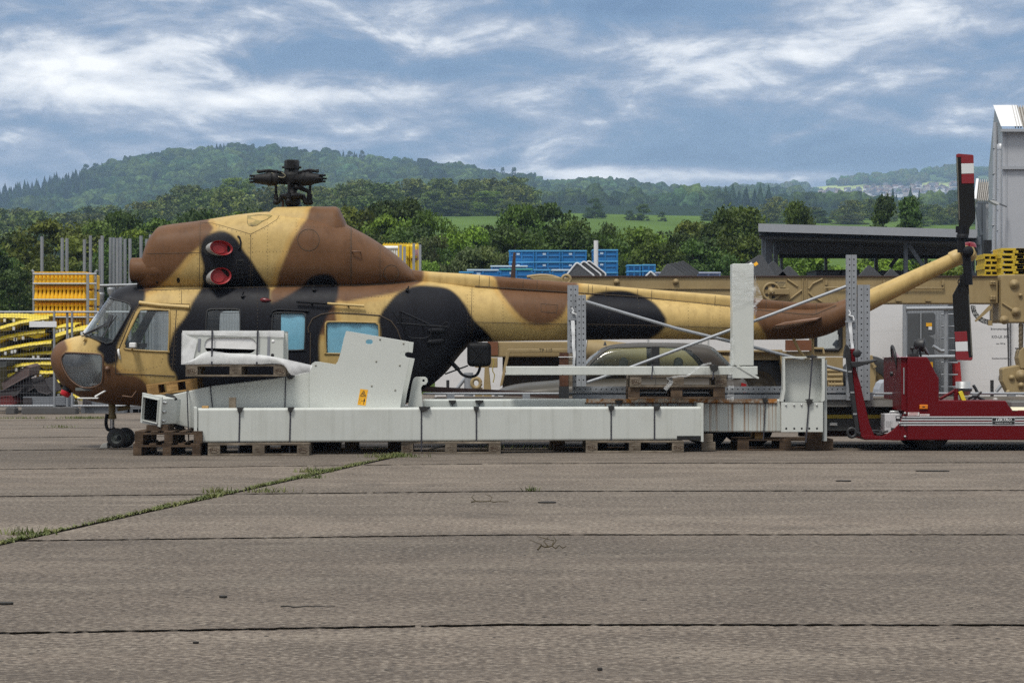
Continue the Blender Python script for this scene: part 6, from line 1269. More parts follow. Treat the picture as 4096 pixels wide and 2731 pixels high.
mb = MB(); c = P(*Q(672, 590), TYF+.55); ax = Vector((1, -.06, .16)).normalized(); u, w_ = perp(ax); mb.tube([c+(u*math.cos(a)+w_*math.sin(a))*.195 for a in np.linspace(0, 6.2832, 41)], .018, 8)
o = mb.build('steering_wheel', blk2, tr); MB().lathe(c, ax, [(0, .185), (.03, .12), (.07, .05), (.18, .03), (.22, 0)], 24).build('steering_cone', pm('faded_pink', (.42, .30, .33), .6), o)
MB().lathe(P(*Q(655, 712), TYF+.45), (-1, 0, 0), [(0, .03), (.03, .035), (.04, 0)], 10).build('wheel_knob', blk2, o)
# deck gear
mb = MB(); mb.tube([P(*Q(1105, 955), TYF+.3), P(*Q(1262, 868), TYF+.3)], .02, 8).box(P(*Q(1250, 965), TYF+.25), P(*Q(1274, 860), TYF+.32)); mb.build('deck_brace', red, tr)
o = MB().lathe(P(*Q(1330, 862), TYF+.45), (0, 0, 1), [(-.06, .09), (.0, .11), (.02, .13), (.025, .09), (.10, .09), (.10, 0)], 18).build('strap_winch', steelp, tr); MB().pprism([Q(1285, 865), Q(1300, 850), Q(1420, 862), Q(1416, 880), Q(1290, 880)], TYF+.3, .3).build('winch_plate', blk2, o)
MB().pprism([Q(1290, 890), Q(1325, 876), Q(1362, 966), Q(1322, 968)], TYF+.2, .08).build('yellow_strap', pm('webbing_yellow', (.70, .58, .03), .6), tr); MB().pbox(*Q(1335, 880), *Q(1386, 920), TYF+.4, .15).build('strap_roll', pm('webbing_yellow', (.70, .58, .03), .6), tr)
mb = MB(); mb.tube([P(*Q(a, b), TYF+.5) for a, b in cr([(1380, 955), (1430, 930), (1465, 925), (1490, 900), (1510, 885)], 4, False)], .014, 8).tube([P(*Q(a, b), TYF+.55) for a, b in cr([(1440, 965), (1462, 930), (1500, 950), (1540, 962)], 4, False)], .018, 8); mb.build('deck_hose', blk2, tr)
MB().tube([P(*Q(1475, 900), TYF+.9), P(*Q(1450, 850), TYF+.9), P(*Q(1430, 820), TYF+.9)], .02, 8).build('hand_lever', blk2, tr)
MB().lathe(P(*Q(1640, 962), TYF+.2), (0, -1, 0), [(0, .03), (.04, .03), (.05, 0)], 10).build('deck_cap', pm('cap_grey', (.35, .33, .31), .6), tr)
sheet('seat_cover', [P(*Q(1785, 1030), TYF+.1), P(4330, 1630, TYF+.1), P(4330, 1645, TYF+.0), P(*Q(1808, 1064), TYF+.0)], pm('pale_cloth', (.62, .58, .42), .9), tr, amp=.05, seed=2)
MB().pbox(*Q(1800, 985), 4330, Q(0, 1030)[1], TYF+.4, .5).build('rear_box', pm('dull_grey', (.16, .16, .15), .6), tr)
# white battery charger on its front deck
ch = thing('battery_charger', 'white battery charger box with gauge standing on the tractor front deck', 'battery charger', (X(3575, 28.6), 28.6, .3)); wc = pm('charger_white', (.66, .66, .67), .45, var=.06, dirt=.2)
MB().pprism([Q(577, 1290), Q(577, 1098), Q(748, 1094), Q(740, 1130), Q(690, 1290)], 28.55, .32).build('case', wc, ch, bevel=.006); MB().tube([P(*Q(a, b), 28.6) for a, b in [(625, 1094), (630, 1076), (712, 1074), (718, 1094)]], .012, 8).build('carry_handle', steelp, ch)
o = MB().pbox(*Q(683, 1118), *Q(728, 1160), 28.542, .008).build('gauge', blk2, ch); MB().pbox(*Q(690, 1124), *Q(721, 1142), 28.540, .002).build('dial', whi, o)
for k in range(5): MB().pbox(*Q(636, 1232+k*8), *Q(682-k*4, 1236+k*8), 28.545, .006).build('vent_slot', blk2, ch)
for k in range(7): MB().pbox(*Q(585, 1168+k*9), *Q(660-(k*17) % 30, 1170+k*9), 28.5485, .001).build('fine_print', pm('print_grey', (.3, .3, .3), .6), ch)
MB().tube([P(*Q(a, b), 28.5) for a, b in cr([(610, 1262), (560, 1272), (520, 1285), (480, 1280), (455, 1262), (520, 1262), (560, 1290), (500, 1300)], 5, False)], .014, 8).build('cable', blk2, ch)
# ---------------------------------------------------------------- flat trailer with rail, racking and braces
dk = thing('flatbed_trailer', 'long dark flatbed trailer with a tubular side rail and yellow stripe', 'flatbed trailer', (X(2900, 29), 30, 0)); DY = 29.02
galv = pm('galvanised_steel', (.30, .315, .335), .5, .35, .15, 10, streak=.3, streak_col=(.20, .21, .22)); dkm = pm('trailer_frame_dark', (.035, .033, .03), .7, var=.4, dirt=.6, dirt_col=(.09, .05, .03)); board = woodmat('trailer_boards', (.20, .165, .125), (.09, .07, .05))
MB().box((X(1725, DY), DY, Z(1601, DY)), (X(4700, DY), DY+2.3, Z(1597, DY))).build('deck', board, dk); MB().box((X(1725, DY), DY-.03, Z(1626, DY)), (X(4700, DY), DY-.001, Z(1599, DY))).build('deck_edge', pm('deck_edge_grey', (.22, .215, .20), .7, var=.3, dirt=.5), dk)
MB().box((X(1740, DY), DY+.15, Z(1660, DY)), (X(4700, DY), DY+2.1, Z(1627, DY))).build('chassis', dkm, dk); MB().pbox(3110, 1658, 4700, 1673, DY+.1, .03).build('yellow_stripe', pm('reflective_yellow', (.42, .32, .03), .6, var=.25), dk); MB().pbox(3100, 1674, 3800, 1722, DY+.11, .5).build('tool_locker', pm('locker_dark', (.05, .052, .05), .6), dk)
MB().pbox(3319, 1690, 3350, 1702, DY+.09, .02).build('marker_lamp', pm('lamp_white', (.6, .6, .58), .3), dk, bevel=.006); MB().pbox(3200, 1722, 3560, 1745, DY+.3, .2).build('axle_beam', pm('rusty_axle', (.07, .035, .025), .8), dk)
MB().tube([P(1693, 1574, DY), P(3000, 1574, DY), P(4700, 1573, DY)], .017, 10).build('side_rail', galv, dk)
for px in (1803, 2105, 2410, 3477, 3905): MB().pbox(px-15, 1576, px+15, 1600, DY-.02, .03).build('rail_post', galv, dk)
for px in (2835, 3010): wheel(Vector((X(px, DY+.4), DY+.45, .27)), .27, .2, dk, pm('rim_dull', (.12, .12, .12), .6)); wheel(Vector((X(px, DY+.4), DY+1.9, .27)), .27, .2, dk, pm('rim_dull', (.12, .12, .12), .6))
MB().obox(P(1690, 1555, DY+.2), P(2240, 1582, DY+.25), .06, .07).build('brown_rail', pm('oxide_brown', (.055, .028, .022), .7), dk)
rk_ = thing('racking_frame', 'galvanised perforated racking uprights with crossed tube braces standing on the trailer', 'racking frame', (X(2850, 28.95), 28.95, .64)); KY = 28.88
hm = pm('punched_hole', (.02, .02, .022), .9)
foldm = pm('fold_dark', (.16, .165, .17), .6)
def upright(x0, y0, x1, y1, cols, Y, nm='upright'):
    h_ = MB().pbox(x0, y0, x1, y1, Y, .07); h_.obox(P(x0+(x1-x0)*.5, y0, Y-.001), P(x0+(x1-x0)*.5, y1, Y-.001), .006, .002, (0, -1, 0), 1)
    y = y0+18
    while y < y1-6:
        for c in cols: h_.lathe(P(x0+(x1-x0)*c, y, Y-.0005), (0, -1, 0), [(0, .0095), (.0008, .0095), (.0009, 0)], 7, 2)
        y += 23
    return h_.build(nm, [galv, foldm, hm], rk_)
upright(2270, 1140, 2314, 1545, (.32, .72), KY); upright(2306, 1179, 2344, 1545, (.28, .72), KY-.08); upright(3386, 1019, 3427, 1600, (.3, .72), KY); upright(3431, 1139, 3480, 1600, (.3, .78), KY-.02)
h_ = MB().pbox(2290, 1545, 3480, 1568, KY+.06, .06)
for px in range(2300, 3470, 21): h_.lathe(P(px, 1556, KY+.0595), (0, -1, 0), [(0, .009), (.0008, .009), (.0009, 0)], 7, 1)
h_.build('base_beam', [galv, hm], rk_); MB().pbox(2290, 1578, 3480, 1598, KY+.07, .06).build('base_beam', galv, rk_)
MB().tube([P(2344, 1206, KY-.10), P(2700, 1312, KY-.05), P(3050, 1397, KY-.03), P(3386, 1486, KY-.03)], .021, 10).build('brace_tube', galv, rk_); MB().tube([P(2345, 1530, KY-.03), P(2400, 1512, KY-.03), P(2530, 1466, KY-.05), P(2931, 1316, KY-.12), P(3100, 1253, KY-.10), P(3384, 1146, KY-.02)], .021, 10).build('brace_tube', galv, rk_)
ribm = pm('white_ribbon', (.70, .71, .72), .5, var=.1)
for pts in ([(2292, 1215), (2284, 1240), (2292, 1280), (2290, 1370), (2296, 1470)], [(3400, 1225), (3412, 1240), (3400, 1290), (3404, 1340), (3410, 1400)]):
    k = 0 if pts[0][0] < 3000 else 1
    sheet('tie_ribbon', [P(pts[2][0]-7, pts[2][1], KY-.06), P(pts[2][0]+7, pts[2][1], KY-.06), P(pts[4][0]+6, pts[4][1], KY-.06), P(pts[4][0]-5, pts[4][1], KY-.06)], ribm, rk_, 4, 16, .02, k, .5)
    MB().pbox(pts[2][0]-18, pts[2][1]-8, pts[2][0]+18, pts[2][1], KY-.03, .03).build('clamp_plate', galv, rk_); MB().tube([P(a, b, KY-.04) for a, b in cr([(pts[2][0]-6, pts[2][1]-50), (pts[2][0]+2, pts[2][1]-36), (pts[2][0]-4, pts[2][1]-28), (pts[2][0]+12, pts[2][1]-24), (pts[2][0]+16, pts[2][1]-8)], 4, False)], .010, 6).build('tie_knot', ribm, rk_)
o = thing('timber_post', 'red brown timber post strapped beside the left racking upright', 'timber post', (X(2255, 28.8), 28.8, .64)); MB().pbox(2238, 1410, 2274, 1545, 28.78, .12).build('post', woodmat('oxide_timber', (.16, .075, .045), (.08, .036, .022)), o, bevel=.004); MB().pbox(2236, 1545, 2276, 1592, 28.77, .14).build('shoe', blk2, o); MB().pbox(2274, 1412, 2290, 1545, 28.79, .08).build('side_batten', wgrey, o)
for y in (1428, 1462): MB().tube([P(2234, y, 28.77), P(2292, y, 28.77)], .006, 6).build('tie_bolt', bolt, o)
# ---------------------------------------------------------------- parked car (own loft)
def sub_loft(st, yc, dx=.03, nv=120):
    global HYC
    k = HYC; HYC = yc; r = loft(st, dx, nv); HYC = k; return r
CYC = 38.85; carp = pm('car_taupe', (.045, .040, .030), .45, .1, .25, 1.2, coat=.1, spec=.3, alt=(.060, .046, .042), altamt=.4); carg = glassmat('car_glass', (.80, .88, .80), .1, .15, (.3, .34, .3), .06)
car = thing('parked_car', 'dark taupe hatchback car parked behind the trailer under the tail boom', 'car', (X(2480, CYC), CYC, 0))
def carshape():
    st = [(1975, 1590, 1640, .55, 3), (1985, 1566, 1668, .72, 3.2), (2033, 1543, 1676, .78, 3.4), (2100, 1531, 1678, .80, 3.5), (2233, 1519, 1678, .815, 3.6), (2330, 1506, 1680, .82, 3.6), (2600, 1500, 1680, .83, 3.6), (2860, 1500, 1678, .82, 3.6), (2940, 1500, 1672, .79, 3.4), (2975, 1520, 1664, .72, 3.2), (2990, 1560, 1650, .55, 3)]
    V, Fc = cap_ends(*sub_loft(st, CYC)); npmesh('body', V, Fc, carp, car, True)
    gh = [(2290, 1500, 1530, .66, 4), (2345, 1442, 1530, .69, 4), (2380, 1412, 1530, .68, 4), (2419, 1387, 1530, .66, 4), (2465, 1376, 1530, .655, 4), (2557, 1370, 1530, .655, 4), (2710, 1371, 1530, .655, 4), (2807, 1377, 1530, .65, 4), (2840, 1386, 1530, .65, 4), (2880, 1420, 1530, .67, 4), (2910, 1452, 1530, .68, 4), (2950, 1500, 1530, .62, 4)]
    V, Fc, n, nv = sub_loft(gh, CYC, .024, 130)
    yw = CYC-.68; mkc = lambda p: np.array([(X(a, yw), Z(b, yw)) for a, b in p])
    wins = {'f': [(2352, 1468), (2372, 1446), (2419, 1405), (2440, 1394), (2470, 1391), (2604, 1388), (2606, 1468)], 'r': [(2636, 1388), (2731, 1392), (2766, 1404), (2795, 1430), (2818, 1458), (2822, 1468), (2638, 1468)], 'w': [(2300, 1496), (2338, 1440), (2372, 1410), (2392, 1398), (2404, 1404), (2352, 1450), (2318, 1496)], 'b': [(2850, 1388), (2874, 1404), (2925, 1462), (2914, 1470), (2846, 1396)]}
    cen = V[Fc].mean(1)[:, [0, 2]]; keep = np.ones(len(Fc), bool); rms = {}
    for k, p in wins.items(): d, _ = sdf(cen, mkc(p)); rms[k] = d < 0; keep &= d >= 0
    for k, p in wins.items():
        a = np.zeros(len(V), int); b = np.zeros(len(V), int); np.add.at(a, Fc[rms[k]].ravel(), 1); np.add.at(b, Fc[keep].ravel(), 1); ix = np.where((a > 0) & (b > 0))[0]; _, nr = sdf(V[ix][:, [0, 2]], mkc(p)); V[ix, 0] = nr[:, 0]; V[ix, 2] = nr[:, 1]
    npmesh('roof', V, Fc[keep], carp, car, True)
    for k, rm in rms.items():
        for s_ in ((0,) if k == 'w' else (0, 1)):
            Fs = Fc[rm] if k == 'w' else Fc[rm][(V[Fc[rm]].mean(1)[:, 1] < CYC) == (s_ == 0)]
            ids, inv = np.unique(Fs, return_inverse=True)
            if len(ids) > 3: npmesh({'f': 'side_window', 'r': 'side_window', 'w': 'windscreen', 'b': 'rear_window'}[k], V[ids]+np.array([0, .006 if s_ == 0 else -.006, 0]), inv.reshape(Fs.shape), carg, car, True)
    tr_ = MB()
    for k in 'fr': p = wins[k]; tr_.tube([P(a, b, yw-.003+.0012*max(0, 1468-b)*.6) for a, b in p+[p[0]]], .014, 6)
    tr_.build('window_trim', blackrub, car) if False else None
    for k in 'fr': p = wins[k]; MB().tube([P(a, b, CYC-.69+.0011*(1468-b)) for a, b in p+[p[0]]], .010, 6, cap=False).build('window_trim', blackrub, car)
    MB().pprism([(2606, 1386), (2636, 1386), (2640, 1470), (2606, 1470)], CYC-.655, .02).build('door_pillar', blackrub, car)
    for px in (2622, 2330): MB().obox(P(px, 1505, CYC-.835), P(px+3, 1660, CYC-.835), .008, .006, (0, -1, 0)).build('door_gap', blackrub, car)
    MB().tube([P(2335, 1492, CYC-.80), P(2348, 1460, CYC-.80)], .01, 6).lathe(P(2420, 1382, CYC-.3), (0, 0, 1), [(0, .03), (.06, .012), (.07, 0)], 8).build('roof_aerial', blackrub, car)
    for px in (2120, 2860):
        for yy in (-.74, .74): wheel(Vector((X(px, CYC), CYC+yy, .30)), .30, .19, car, pm('rim_alloy', (.35, .35, .36), .35, .7))
    MB().pprism([(1990, 1580), (2020, 1560), (2030, 1575), (2000, 1590)], CYC-.76, .03).build('headlight', pm('headlight_glass', (.6, .62, .62), .15), car); MB().pprism([(2966, 1530), (2986, 1536), (2984, 1575), (2962, 1570)], CYC-.77, .03).build('tail_light', pm('tail_light_red', (.25, .01, .01), .2), car)
    MB().pbox(2330, 1506, 2900, 1545, CYC-.4, .8).build('car_interior', pm('car_seat_dark', (.03, .03, .032), .9), car)
    for px in (2470, 2690):
        for yy in (-.36, .36): MB().pprism([(px, 1540), (px+30, 1540), (px+45, 1440), (px+25, 1425), (px+12, 1440)], CYC+yy-.2, .4).build('car_seat', pm('car_seat_dark', (.03, .03, .032), .9), car, bevel=.04)
carshape()
# ---------------------------------------------------------------- sand coloured mobile crane
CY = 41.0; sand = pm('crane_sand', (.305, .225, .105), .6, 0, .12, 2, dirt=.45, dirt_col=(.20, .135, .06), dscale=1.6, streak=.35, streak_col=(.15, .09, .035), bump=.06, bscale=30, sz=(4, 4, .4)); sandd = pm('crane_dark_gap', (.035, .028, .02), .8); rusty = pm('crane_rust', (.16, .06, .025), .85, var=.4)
cr_ = thing('mobile_crane', 'sand coloured military mobile crane with a long box boom lying level above it', 'mobile crane', (X(3100, CY), CY+.8, 0))
E = lambda x, y: (2900+x*.5085, 850+y*.5085)
MB().pbox(2278, 1108, 3992, 1214, CY, .75).build('boom', sand, cr_, bevel=.015)
MB().pbox(2276, 1103, 3992, 1107.5, CY-.03, .8).build('boom_top_strip', pm('boom_strip_rust', (.07, .04, .03), .8), cr_)
MB().pbox(2380, 1152, 2935, 1156, CY-.025, .03).build('boom_ledge', sand, cr_)
for x in (612, 640): MB().pbox(*E(x-3, 520), *E(x+3, 712), CY-.03, .03).build('boom_rib', sand, cr_)
for a, b in (((660, 600), (690, 560)), ((690, 560), (768, 522)), ((490, 525), (570, 580)), ((500, 690), (606, 610)), ((660, 630), (690, 660)), ((690, 660), (760, 700))): MB().tube([P(*E(*a), CY-.01), P(*E(*b), CY-.01)], .02, 6).build('weld_rib', sand, cr_)
for x, y in ((2466, 1127), (2703, 1127)): MB().lathe(P(x, y, CY), (0, -1, 0), [(0, .055), (.02, .055), (.02, .045), (.05, .045), (.055, 0)], 16).build('boom_pin', sand, cr_)
sh_ = MB().lathe(P(*E(365, 622), CY-.05), (0, -1, 0), [(0, .17), (.02, .17), (.02, .13), (.005, .13), (.005, .05), (.08, .05), (.08, 0)], 28).build('sheave', sand, cr_); MB().pbox(*E(340, 600), *E(505, 645), CY-.12, .1).build('sheave_bracket', sand, sh_, bevel=.01)
for k in range(5): a = k*1.2566; MB().lathe(P(*E(365+48*math.cos(a), 622+48*math.sin(a)), CY-.056), (0, -1, 0), [(0, .035), (.001, 0)], 10).build('sheave_hole', sandd, sh_)
o = MB().pbox(*E(392, 544), *E(478, 590), CY-.012, .01).build('caution_plate', pm('plate_sand', (.36, .28, .14), .6), cr_); MB().pbox(*E(394, 545), *E(476, 554), CY-.014, .002).build('plate_header', sandd, o); text('CAUTION', .036, P(*E(442, 549), CY-.0145), pm('plate_letter', (.4, .32, .2), .6), o)
for k in range(4): MB().pbox(*E(410, 560+k*7), *E(474-k*6, 562+k*7), CY-.0135, .001).build('plate_line', sandd, o)
for x in (797, 1253, 1714): MB().pbox(*E(x-8, 530), *E(x+8, 570), CY-.05, .05).build('rail_bracket', sand, cr_)
MB().tube([P(*E(785, 600), CY-.04), P(*E(785, 590), CY-.04), P(*E(1150, 592), CY-.04), P(*E(1720, 595), CY-.04), P(*E(1722, 575), CY-.04)], .015, 6).build('hand_rail', sand, cr_)
for x in (907, 1367, 1600): MB().pbox(*E(x-22, 678), *E(x+22, 697), CY-.05, .05).build('boom_foot', sand, cr_)
text('735', .06, P(*E(1420, 632), CY-.004), pm('stencil_dark', (.1, .075, .035), .7), cr_)
MB().tube([P(a, b, CY+.1) for a, b in cr([(2108, 1108), (2160, 1102), (2210, 1106), (2250, 1120)], 4, False)], .03, 8).build('boom_tip_bar', sand, cr_); MB().tube([P(2265+17*math.cos(a), 1118+17*math.sin(a), CY-.1) for a in np.linspace(0, 6.28, 20)], .028, 8).build('boom_ring', sand, cr_); MB().pprism([(2120, 1110), (2170, 1106), (2280, 1112), (2280, 1150), (2180, 1150)], CY, .5).build('boom_tip', sand, cr_, bevel=.01)
for x0, y0, x1, y1 in ((2085, 540, 2130, 570), (2085, 655, 2130, 688)): o = MB().pbox(*E(x0, y0), *E(x1, y1), CY-.03, .03).build('joint_plate', sand, cr_, bevel=.004); [MB().lathe(P(*E(x, y), CY-.03), (0, -1, 0), [(0, .022), (.02, .022), (.02, 0)], 8).build('joint_bolt', sand, o) for x in (x0+12, x1-12) for y in (y0+9, y1-9)]
hd = [E(2170, 530), E(2175, 490), E(2200, 488), E(2380, 486), E(2380, 866), E(2190, 864), E(2170, 840), E(2170, 700), E(2140, 690), E(2140, 720), E(2070, 722), E(2070, 700), E(2168, 690)]
MB().pprism([E(2172, 530), E(2178, 490), E(2700, 486), E(2700, 866), E(2190, 864), E(2172, 842)], CY-.15, 1.0).build('boom_head', sand, cr_, bevel=.015)
for x, y, r in ((2275, 563, .085), (2288, 780, .08), (2195, 845, .08), (2322, 650, .035)): MB().lathe(P(*E(x, y), CY-.15), (0, -1, 0), [(0, r), (.03, r), (.03, r*.5), (.04, r*.5), (.04, 0)], 16).build('head_pin', sand, cr_)
MB().tube([P(*E(2182, 712), CY-.16), P(*E(2288, 780), CY-.16)], .02, 6).build('head_rib', sand, cr_)
o = MB().pprism([E(1938, 730)]+[E(2100+165*math.cos(a)*1.0-0, 735-150*math.sin(a)) for a in np.linspace(math.pi, 1.5*math.pi, 10)]+[E(2100, 845)]+[E(2100-130*math.cos(a), 735+110*math.sin(a)) for a in np.linspace(math.pi/2, 0, 10)], CY-.05, .03).build('angle_scale', pm('scale_dark', (.05, .05, .05), .6), cr_); scl = pm('scale_letter', (.5, .5, .48), .6)
for s_, x, y in (('75', 1955, 755), ('60', 1968, 792), ('45', 1990, 822), ('30', 2022, 848), ('15', 2046, 866)): text(s_, .085, P(*E(x, y), CY-.056), scl, o)
MB().pprism([E(1965, 850), E(2080, 730), E(2100, 745), E(2095, 760), E(1975, 860)], CY-.07, .03).build('angle_pointer', sand, o); MB().pbox(*E(2070, 848), *E(2100, 888), CY-.06, .04).build('scale_end', sand, o); MB().tube([P(*E(2100, 720), CY-.04), P(*E(2100, 888), CY-.04)], .01, 6).build('scale_edge', sand, o)
# carrier, outrigger frame, cab
CB = CY+.35
MB().pbox(1962, 1366, 2290, 1428, CB, .8).build('carrier_panel', sand, cr_, bevel=.02); MB().pbox(1950, 1366, 1992, 1420, CB-.04, .05).build('rust_plate', rusty, cr_)
fr = [(1999, 1546), (2010, 1540), (2040, 1411), (2290, 1407), (2290, 1393), (2031, 1396), (2028, 1400)]
MB().pprism(fr, CB-.25, .12).build('outrigger_frame', sand, cr_, bevel=.01); text('TP 115', .085, P(2183, 1401, CB-.254), pm('stencil_dark', (.1, .075, .035), .7), cr_)
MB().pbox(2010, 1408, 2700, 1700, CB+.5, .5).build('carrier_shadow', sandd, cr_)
MB().pprism([(1932, 1600), (1940, 1440), (1952, 1430), (1968, 1600)], CB-.12, .2).build('outrigger_leg', sand, cr_, bevel=.01); MB().pbox(1900, 1430, 1990, 1470, CB-.05, .3).build('outrigger_box', sand, cr_, bevel=.01)
MB().tube([P(1905+17*math.cos(a), 1532+19*math.sin(a), CB-.1) for a in np.linspace(0, 6.28, 20)], .035, 8).build('tow_eye', sand, cr_); MB().pbox(1900, 1550, 1930, 1600, CB-.1, .2).build('eye_bracket', sand, cr_); MB().pbox(1900, 1590, 2000, 1700, CB-.02, .5).build('rear_bumper', sand, cr_)
MB().tube([P(a, b, CB-.15) for a, b in cr([(1968, 1432), (1975, 1450), (1970, 1480), (1978, 1500), (1972, 1530)], 4, False)], .01, 6).build('loose_wire', pm('wire_yellow', (.35, .28, .06), .6), cr_)
MB().lathe(P(2345, 1400, CY+.1), (1, 0, -.12), [(0, .22), (2.6, .20), (2.6, 0)], 20).build('hydraulic_cylinder', sand, cr_); MB().pbox(2470, 1395, 2492, 1432, CY+.0, .06).build('cylinder_clamp', sand, cr_); MB().tube([P(2350, 1375, CY), P(2420, 1412, CY), P(2480, 1420, CY)], .035, 8).build('hydraulic_hose', sand, cr_)
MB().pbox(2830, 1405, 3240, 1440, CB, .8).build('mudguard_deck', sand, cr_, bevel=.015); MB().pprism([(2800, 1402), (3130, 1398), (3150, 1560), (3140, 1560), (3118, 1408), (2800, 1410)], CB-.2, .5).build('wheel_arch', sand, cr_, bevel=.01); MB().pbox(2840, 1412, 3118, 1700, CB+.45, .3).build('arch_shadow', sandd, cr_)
wheel(Vector((X(3037, CB), CB+.3, .60)), .60, .42, cr_, pm('rim_sand_dark', (.06, .045, .025), .7))
for px in (3490, ): wheel(Vector((X(px, CB+1), CB+1.6, .60)), .60, .42, cr_, sand)
cabf = keyhole([(3238, 1215), (3396, 1215), (3396, 1425), (3238, 1425)], [(3262, 1240), (3355, 1240), (3362, 1250), (3362, 1388), (3352, 1400), (3262, 1400)], 0)
cb_ = MB().prism([(X(a, CB), Z(b, CB)) for a, b in cabf], CB, CB+.06).build('cab_side', sand, cr_, bevel=.006); MB().prism([(X(a, CB+1.1), Z(b, CB+1.1)) for a, b in keyhole([(3238, 1215), (3396, 1215), (3396, 1425), (3238, 1425)], [(3255, 1240), (3365, 1240), (3368, 1250), (3368, 1390), (3360, 1400), (3255, 1400)], 0)], CB+1.1, CB+1.15).build('cab_side', sand, cr_)
MB().tube([P(a, b, CB-.005) for a, b in [(3262, 1240), (3355, 1240), (3362, 1250), (3362, 1388), (3352, 1400), (3262, 1400), (3262, 1240)]], .04, 8, cap=False).build('cab_window_seal', blackrub, cb_); MB().pbox(3262, 1240, 3362, 1400, CB+.03, .006).build('cab_window', glassmat('crane_glass', (.9, .93, .92), .2, .03, (.5, .5, .5), .04), cb_)
MB().tube([P(*E(860, 1050), CB+.5), P(*E(880, 1020), CB+.5), P(*E(910, 1035), CB+.5)], .05, 8).lathe(P(*E(895, 1040), CB+.5), (.3, -1, .3), [(0, .0), (.0, .1), (.05, .08), (.06, 0)], 10).build('cab_controls', blackrub, cr_); MB().pbox(*E(888, 905), *E(908, 958), CB-.06, .05).build('cab_mirror', blackrub, cb_)
MB().tube([P(*E(700, 1068), CB-.1), P(*E(770, 1068), CB-.1), P(*E(778, 1110), CB-.1)], .025, 6).build('grab_handle', sand, cr_); MB().pbox(3142, 1360, 3246, 1402, CB-.1, .05).build('rust_plate', rusty, cr_)
MB().pbox(3270, 1428, 3372, 1560, CB, .8).build('engine_cover', sand, cr_, bevel=.01)
for y0, y1, x0, x1 in ((1474, 1490, 3300, 3362), (1492, 1508, 3310, 3370), (1512, 1526, 3304, 3366), (1530, 1545, 3312, 3372)): MB().tube([P(x0, (y0+y1)/2, CB-.12), P(x1, (y0+y1)/2, CB-.12)], .036, 10).build('oil_cylinder', sand, cr_)
for x in (3312, 3324, 3336): MB().pbox(x, 1526, x+5, 1560, CB-.15, .1).build('valve_block', sand, cr_)
MB().pprism([(3480, 1420), (3490, 1420), (3505, 1490), (3498, 1568), (3484, 1590), (3470, 1590)], CB-.1, .6).build('tail_bumper', sand, cr_, bevel=.01); MB().tube([P(a, b, CB-.15) for a, b in cr([(3500, 1590), (3520, 1575), (3535, 1545)], 4, False)], .03, 8).tube([P(3480, 1440, CB-.15), P(3505, 1468, CB-.15), P(3492, 1470, CB-.15)], .02, 6).build('bent_bracket', sand, cr_)
# hook block on its chain
hb = thing('hook_block', 'sand coloured hook block hanging on chain and ropes under the boom head at right edge', 'hook block', (X(4085, CY), CY, 1))
MB().pprism([E(2182, 1235), E(2192, 1220), E(2300, 1200), (4330, 1455), (4330, 1600), E(2230, 1425), E(2184, 1330)], CY-.1, .3).build('block_cheek', sand, hb, bevel=.02)
for x, y, r in ((2254, 1298, .05), (2328, 1358, .055), (2226, 1410, .04), (2330, 1280, .11)): MB().lathe(P(*E(x, y), CY-.1), (0, -1, 0), [(0, r), (.03, r), (.03, r*.55), (.045, r*.5), (.045, 0)], 14).build('block_pin', sand, hb)
MB().pprism([E(2308, 1145), E(2320, 1080), E(2345, 1060), E(2420, 1060), E(2420, 1230), E(2325, 1230)], CY-.14, .36).build('block_head', sand, hb, bevel=.02); MB().pbox(*E(2286, 1064), *E(2420, 1074), CY-.1, .05).build('toggle', blk2, hb)
ropem = pm('steel_rope', (.05, .048, .045), .6); MB().tube([P(*E(2222, 868), CY-.05), P(*E(2230, 1210), CY-.05)], .012, 6).build('rope', ropem, hb); MB().tube([P(*E(2345, 868), CY+.1), P(*E(2340, 1070), CY+.1)], .012, 6).build('rope', ropem, hb)
chn = MB()
for k in range(11): c = P(*E(2325, 875+k*19), CY-.1); d = Vector((1, 0, 0)) if k % 2 else Vector((0, 1, 0)); chn.tube([c+d*(.028*math.cos(a))+Vector((0, 0, .06*math.sin(a))) for a in np.linspace(0, 6.2832, 13)], .011, 6, cap=False)
chn.build('chain', pm('chain_sand', (.16, .12, .07), .6), hb)
# small trailer with a grey mudguard behind the tractor
mt = thing('small_trailer', 'small trailer with rounded grey mudguard standing behind the red tractor', 'trailer', (X(3560, 34), 34, 0)); MY = 33.6
arc = [(3510+ (3600-3510), 1560)]; outer = [Q(500, 960), Q(515, 860), Q(540, 800), Q(580, 770), Q(650, 768), Q(705, 785), Q(735, 815), Q(760, 870)]; inner = [Q(745, 880), Q(715, 850), Q(690, 838), Q(670, 850), Q(648, 900), Q(645, 960)]
MB().pprism(outer+inner, MY, .5).build('mudguard', pm('mudguard_grey', (.30, .32, .35), .5, var=.1), mt, bevel=.015); wheel(Vector((X(3597, MY), MY+.3, .32)), .32, .2, mt, pm('rim_alloy', (.35, .35, .36), .35, .7)); MB().box((X(3500, MY), MY+.5, .45), (X(3750, MY), MY+1.6, .6)).build('trailer_bed', galv, mt)
